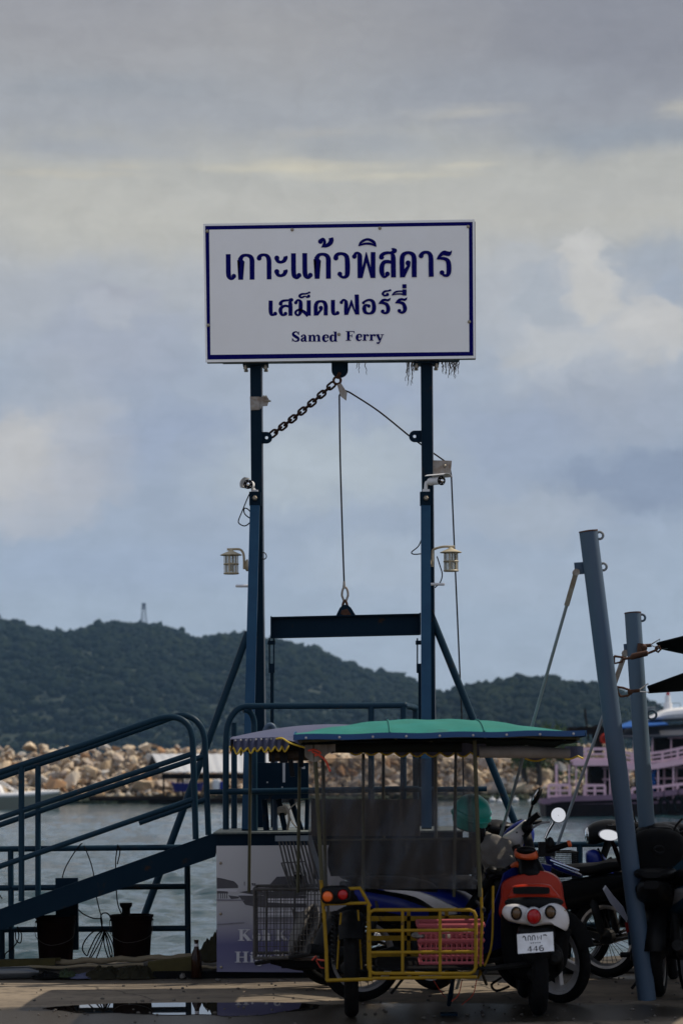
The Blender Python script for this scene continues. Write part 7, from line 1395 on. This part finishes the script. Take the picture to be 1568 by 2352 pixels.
for (xa, ya, xb, yb2, w_) in ((627, 1720, 627, 1752, .02), (651, 1720, 652, 1752, .05), (690, 1705, 692, 1762, .03), (667, 1745, 672, 1784, .03)): MBW().bar(P(xa, ya, PA + .08), P(xb, yb2, PA + .07), w_, .02).build('strap', 'black')
for (x0, y0, x1, y1, Y) in ((688, 1735, 684, 2050, PA + .15), (1000, 1705, 1000, 2050, PA + .4), (575, 1712, 572, 2050, PB - .1), (880, 1712, 880, 2080, PB - .1)): MBW().tube([P(x0, y0, Y), P(x1, y1, Y)], .011, 10).build('roof_post', 'post')
MBW().sheet(lambda u, v: P(714 + 250 * u, 1836 + 84 * v, 16.85 + .02 * math.sin(u * 17 + v * 5) + .012 * math.sin(u * 41)), 40, 10, .004).build('side_curtain', mat('grimy_curtain_cloth', (.085, .078, .074), .8, spec=.1, c2=(.05, .046, .045), ns=5, bump=.3, bs=9))
# wire cage with backrest
YC_ = 16.2; b = MBW(); x0, x1 = P(566, 0, YC_).x, P(735, 0, YC_).x; z0, z1 = P(0, 2206, YC_).z, P(0, 2048, YC_).z; dp = .42
n = 22
for k in range(n + 1):
    f = k / n
    for Y in ((YC_, YC_ + dp) if k % 3 == 0 else (YC_,)): b.tube([(x0 + (x1 - x0) * f - .01, Y, z0), (x0 + (x1 - x0) * f, Y, z1)], .0024 if k % 4 else .0042, 5, caps=False)
    if k % 2 == 0:
        for x in (x0, x1): b.tube([(x - .01, YC_ + dp * f, z0), (x, YC_ + dp * f, z1)], .0026, 5, caps=False)
        b.tube([(x0 + (x1 - x0) * f, YC_, z0), (x0 + (x1 - x0) * f, YC_ + dp, z0)], .0026, 5, caps=False)
for k in range(13):
    f = k / 12; z = z0 + (z1 - z0) * f; b.tube([(x0, YC_ + dp, z), (x0, YC_, z), (x1, YC_, z)], .0024, 5, caps=False)
b.build('wire_cage', 'wire'); b = MBW()
for z in (z0, z1): b.tube([(x0, YC_, z), (x1, YC_, z), (x1, YC_ + dp, z), (x0, YC_ + dp, z), (x0, YC_, z)], .0105, 8)
for x in (x0, x1):
    for Y in (YC_, YC_ + dp): b.tube([(x, Y, z0), (x, Y, z1)], .009, 8)
b.tube([P(612, 2050, YC_), P(612, 2206, YC_)], .007, 6); b.build('cage_frame', 'wire')
b = MBW(); b.box(((x0 + x1) / 2 + .1, YC_ + .2, z0 - .045), ((x1 - x0) * .7, .35, .05)); b.pod([(x0 + .10, YC_ + .2, z0 - .03, .15, .02), (x0 + .3, YC_ + .2, z0 - .05, .15, .05), (x1, YC_ + .2, z0 - .04, .15, .03)], 12); b.build('cage_base', 'blackm')
b = MBW()
for k in range(9): b.bar(P(640 + 8.2 * k, 1930, YC_ + .25), P(668 + 8.5 * k, 2048, YC_ + .05), .012, .006)
b.build('backrest_slats', 'wire'); b = MBW(); b.bar(P(632, 1926, YC_ + .25), P(716, 1925, YC_ + .25), .03, .035, (0, 1, 0)); b.bar(P(712, 1928, YC_ + .25), P(748, 2048, YC_ + .05), .03, .03); b.build('backrest_frame', 'rod')
b = MBW(); b.tube([P(646, 1982, YC_ + .1), P(700, 1979, YC_ + .1)], .004, 6); b.tube([P(646, 1982, YC_ + .1), P(668, 2044, YC_ + .02)], .004, 6)
for k in range(10): b.tube([P(648 + 5.6 * k, 1982, YC_ + .1), P(668 + 6.5 * k, 2046, YC_ + .02)], .0024, 5, caps=False)
b.tube([P(672, 2006, YC_), P(690, 2003, YC_), P(696, 2016, YC_), P(699, 2040, YC_)], .005, 6, sm=3); b.build('wire_tray', 'wire')
b = MBW(); b.pod([(P(716, 1935, YC_).x, YC_ + .28, P(0, 1940, YC_).z, .02, .04), (P(724, 1935, YC_).x, YC_ + .28, P(0, 1970, YC_).z, .035, .06), (P(728, 1935, YC_).x, YC_ + .28, P(0, 2005, YC_).z, .03, .05), (P(726, 1935, YC_).x, YC_ + .28, P(0, 2030, YC_).z, .02, .04)], 12, axis='z'); b.box(P(684, 2024, YC_ + .12), (.05, .05, .09)); b.build('backrest_pad', 'black')
b = MBW()
b.sheet(lambda u, v: P(668 + 60 * u + 6 * math.sin(v * 6), 2085 + 120 * v + 10 * math.sin(u * 5), YC_ + .15 + .05 * math.sin(u * 9 + v * 5)), 12, 14, .004); b.build('cage_load', 'canvas')
b = MBW(); b.tube([(x0, YC_ + .2, z0 - .05), (m0.x + .1, m0.y + .1, .36)], .015, 8); b.tube([(x1, YC_ + .35, z0 - .05), (m0.x + .8, m0.y + .45, .36)], .015, 8); b.build('sidecar_chassis', 'engine')
cw2 = V3((x0 + x1) / 2 + .25, YC_ + .52, .25); w2 = MBW().lathe([(.25 - .04 + .04 * math.cos(a), .04 * math.sin(a)) for a in np.linspace(-math.pi, math.pi, 13)], cw2, (-.41, .91, 0), 36, caps=False).build('wheel', 'rubber'); MBW().lathe([(.17, -.02), (.03, -.03), (.03, .03), (.17, .02)], cw2, (-.41, .91, 0), 24).build('rim', 'engine', w2)
# ------------------------------------------------------------------ air: one box of pale even haze round everything
hm = bpy.data.materials.new('haze_air'); hm.use_nodes = True; hn = hm.node_tree.nodes; hn.remove(hn['Principled BSDF'])
pv = hn.new('ShaderNodeVolumePrincipled'); pv.inputs['Color'].default_value = (.36, .64, 1.0, 1); pv.inputs['Density'].default_value = .000085; pv.inputs['Anisotropy'].default_value = 0.0
hm.node_tree.links.new(pv.outputs[0], hn['Material Output'].inputs['Volume'])
M['haze'] = hm
o = MB().box((0, 950, 75), (2100, 2060, 158)).build('haze', 'haze', None, (0, 0, 0)); tag(o, kind='stuff')
SC.cycles.volume_bounces = 0
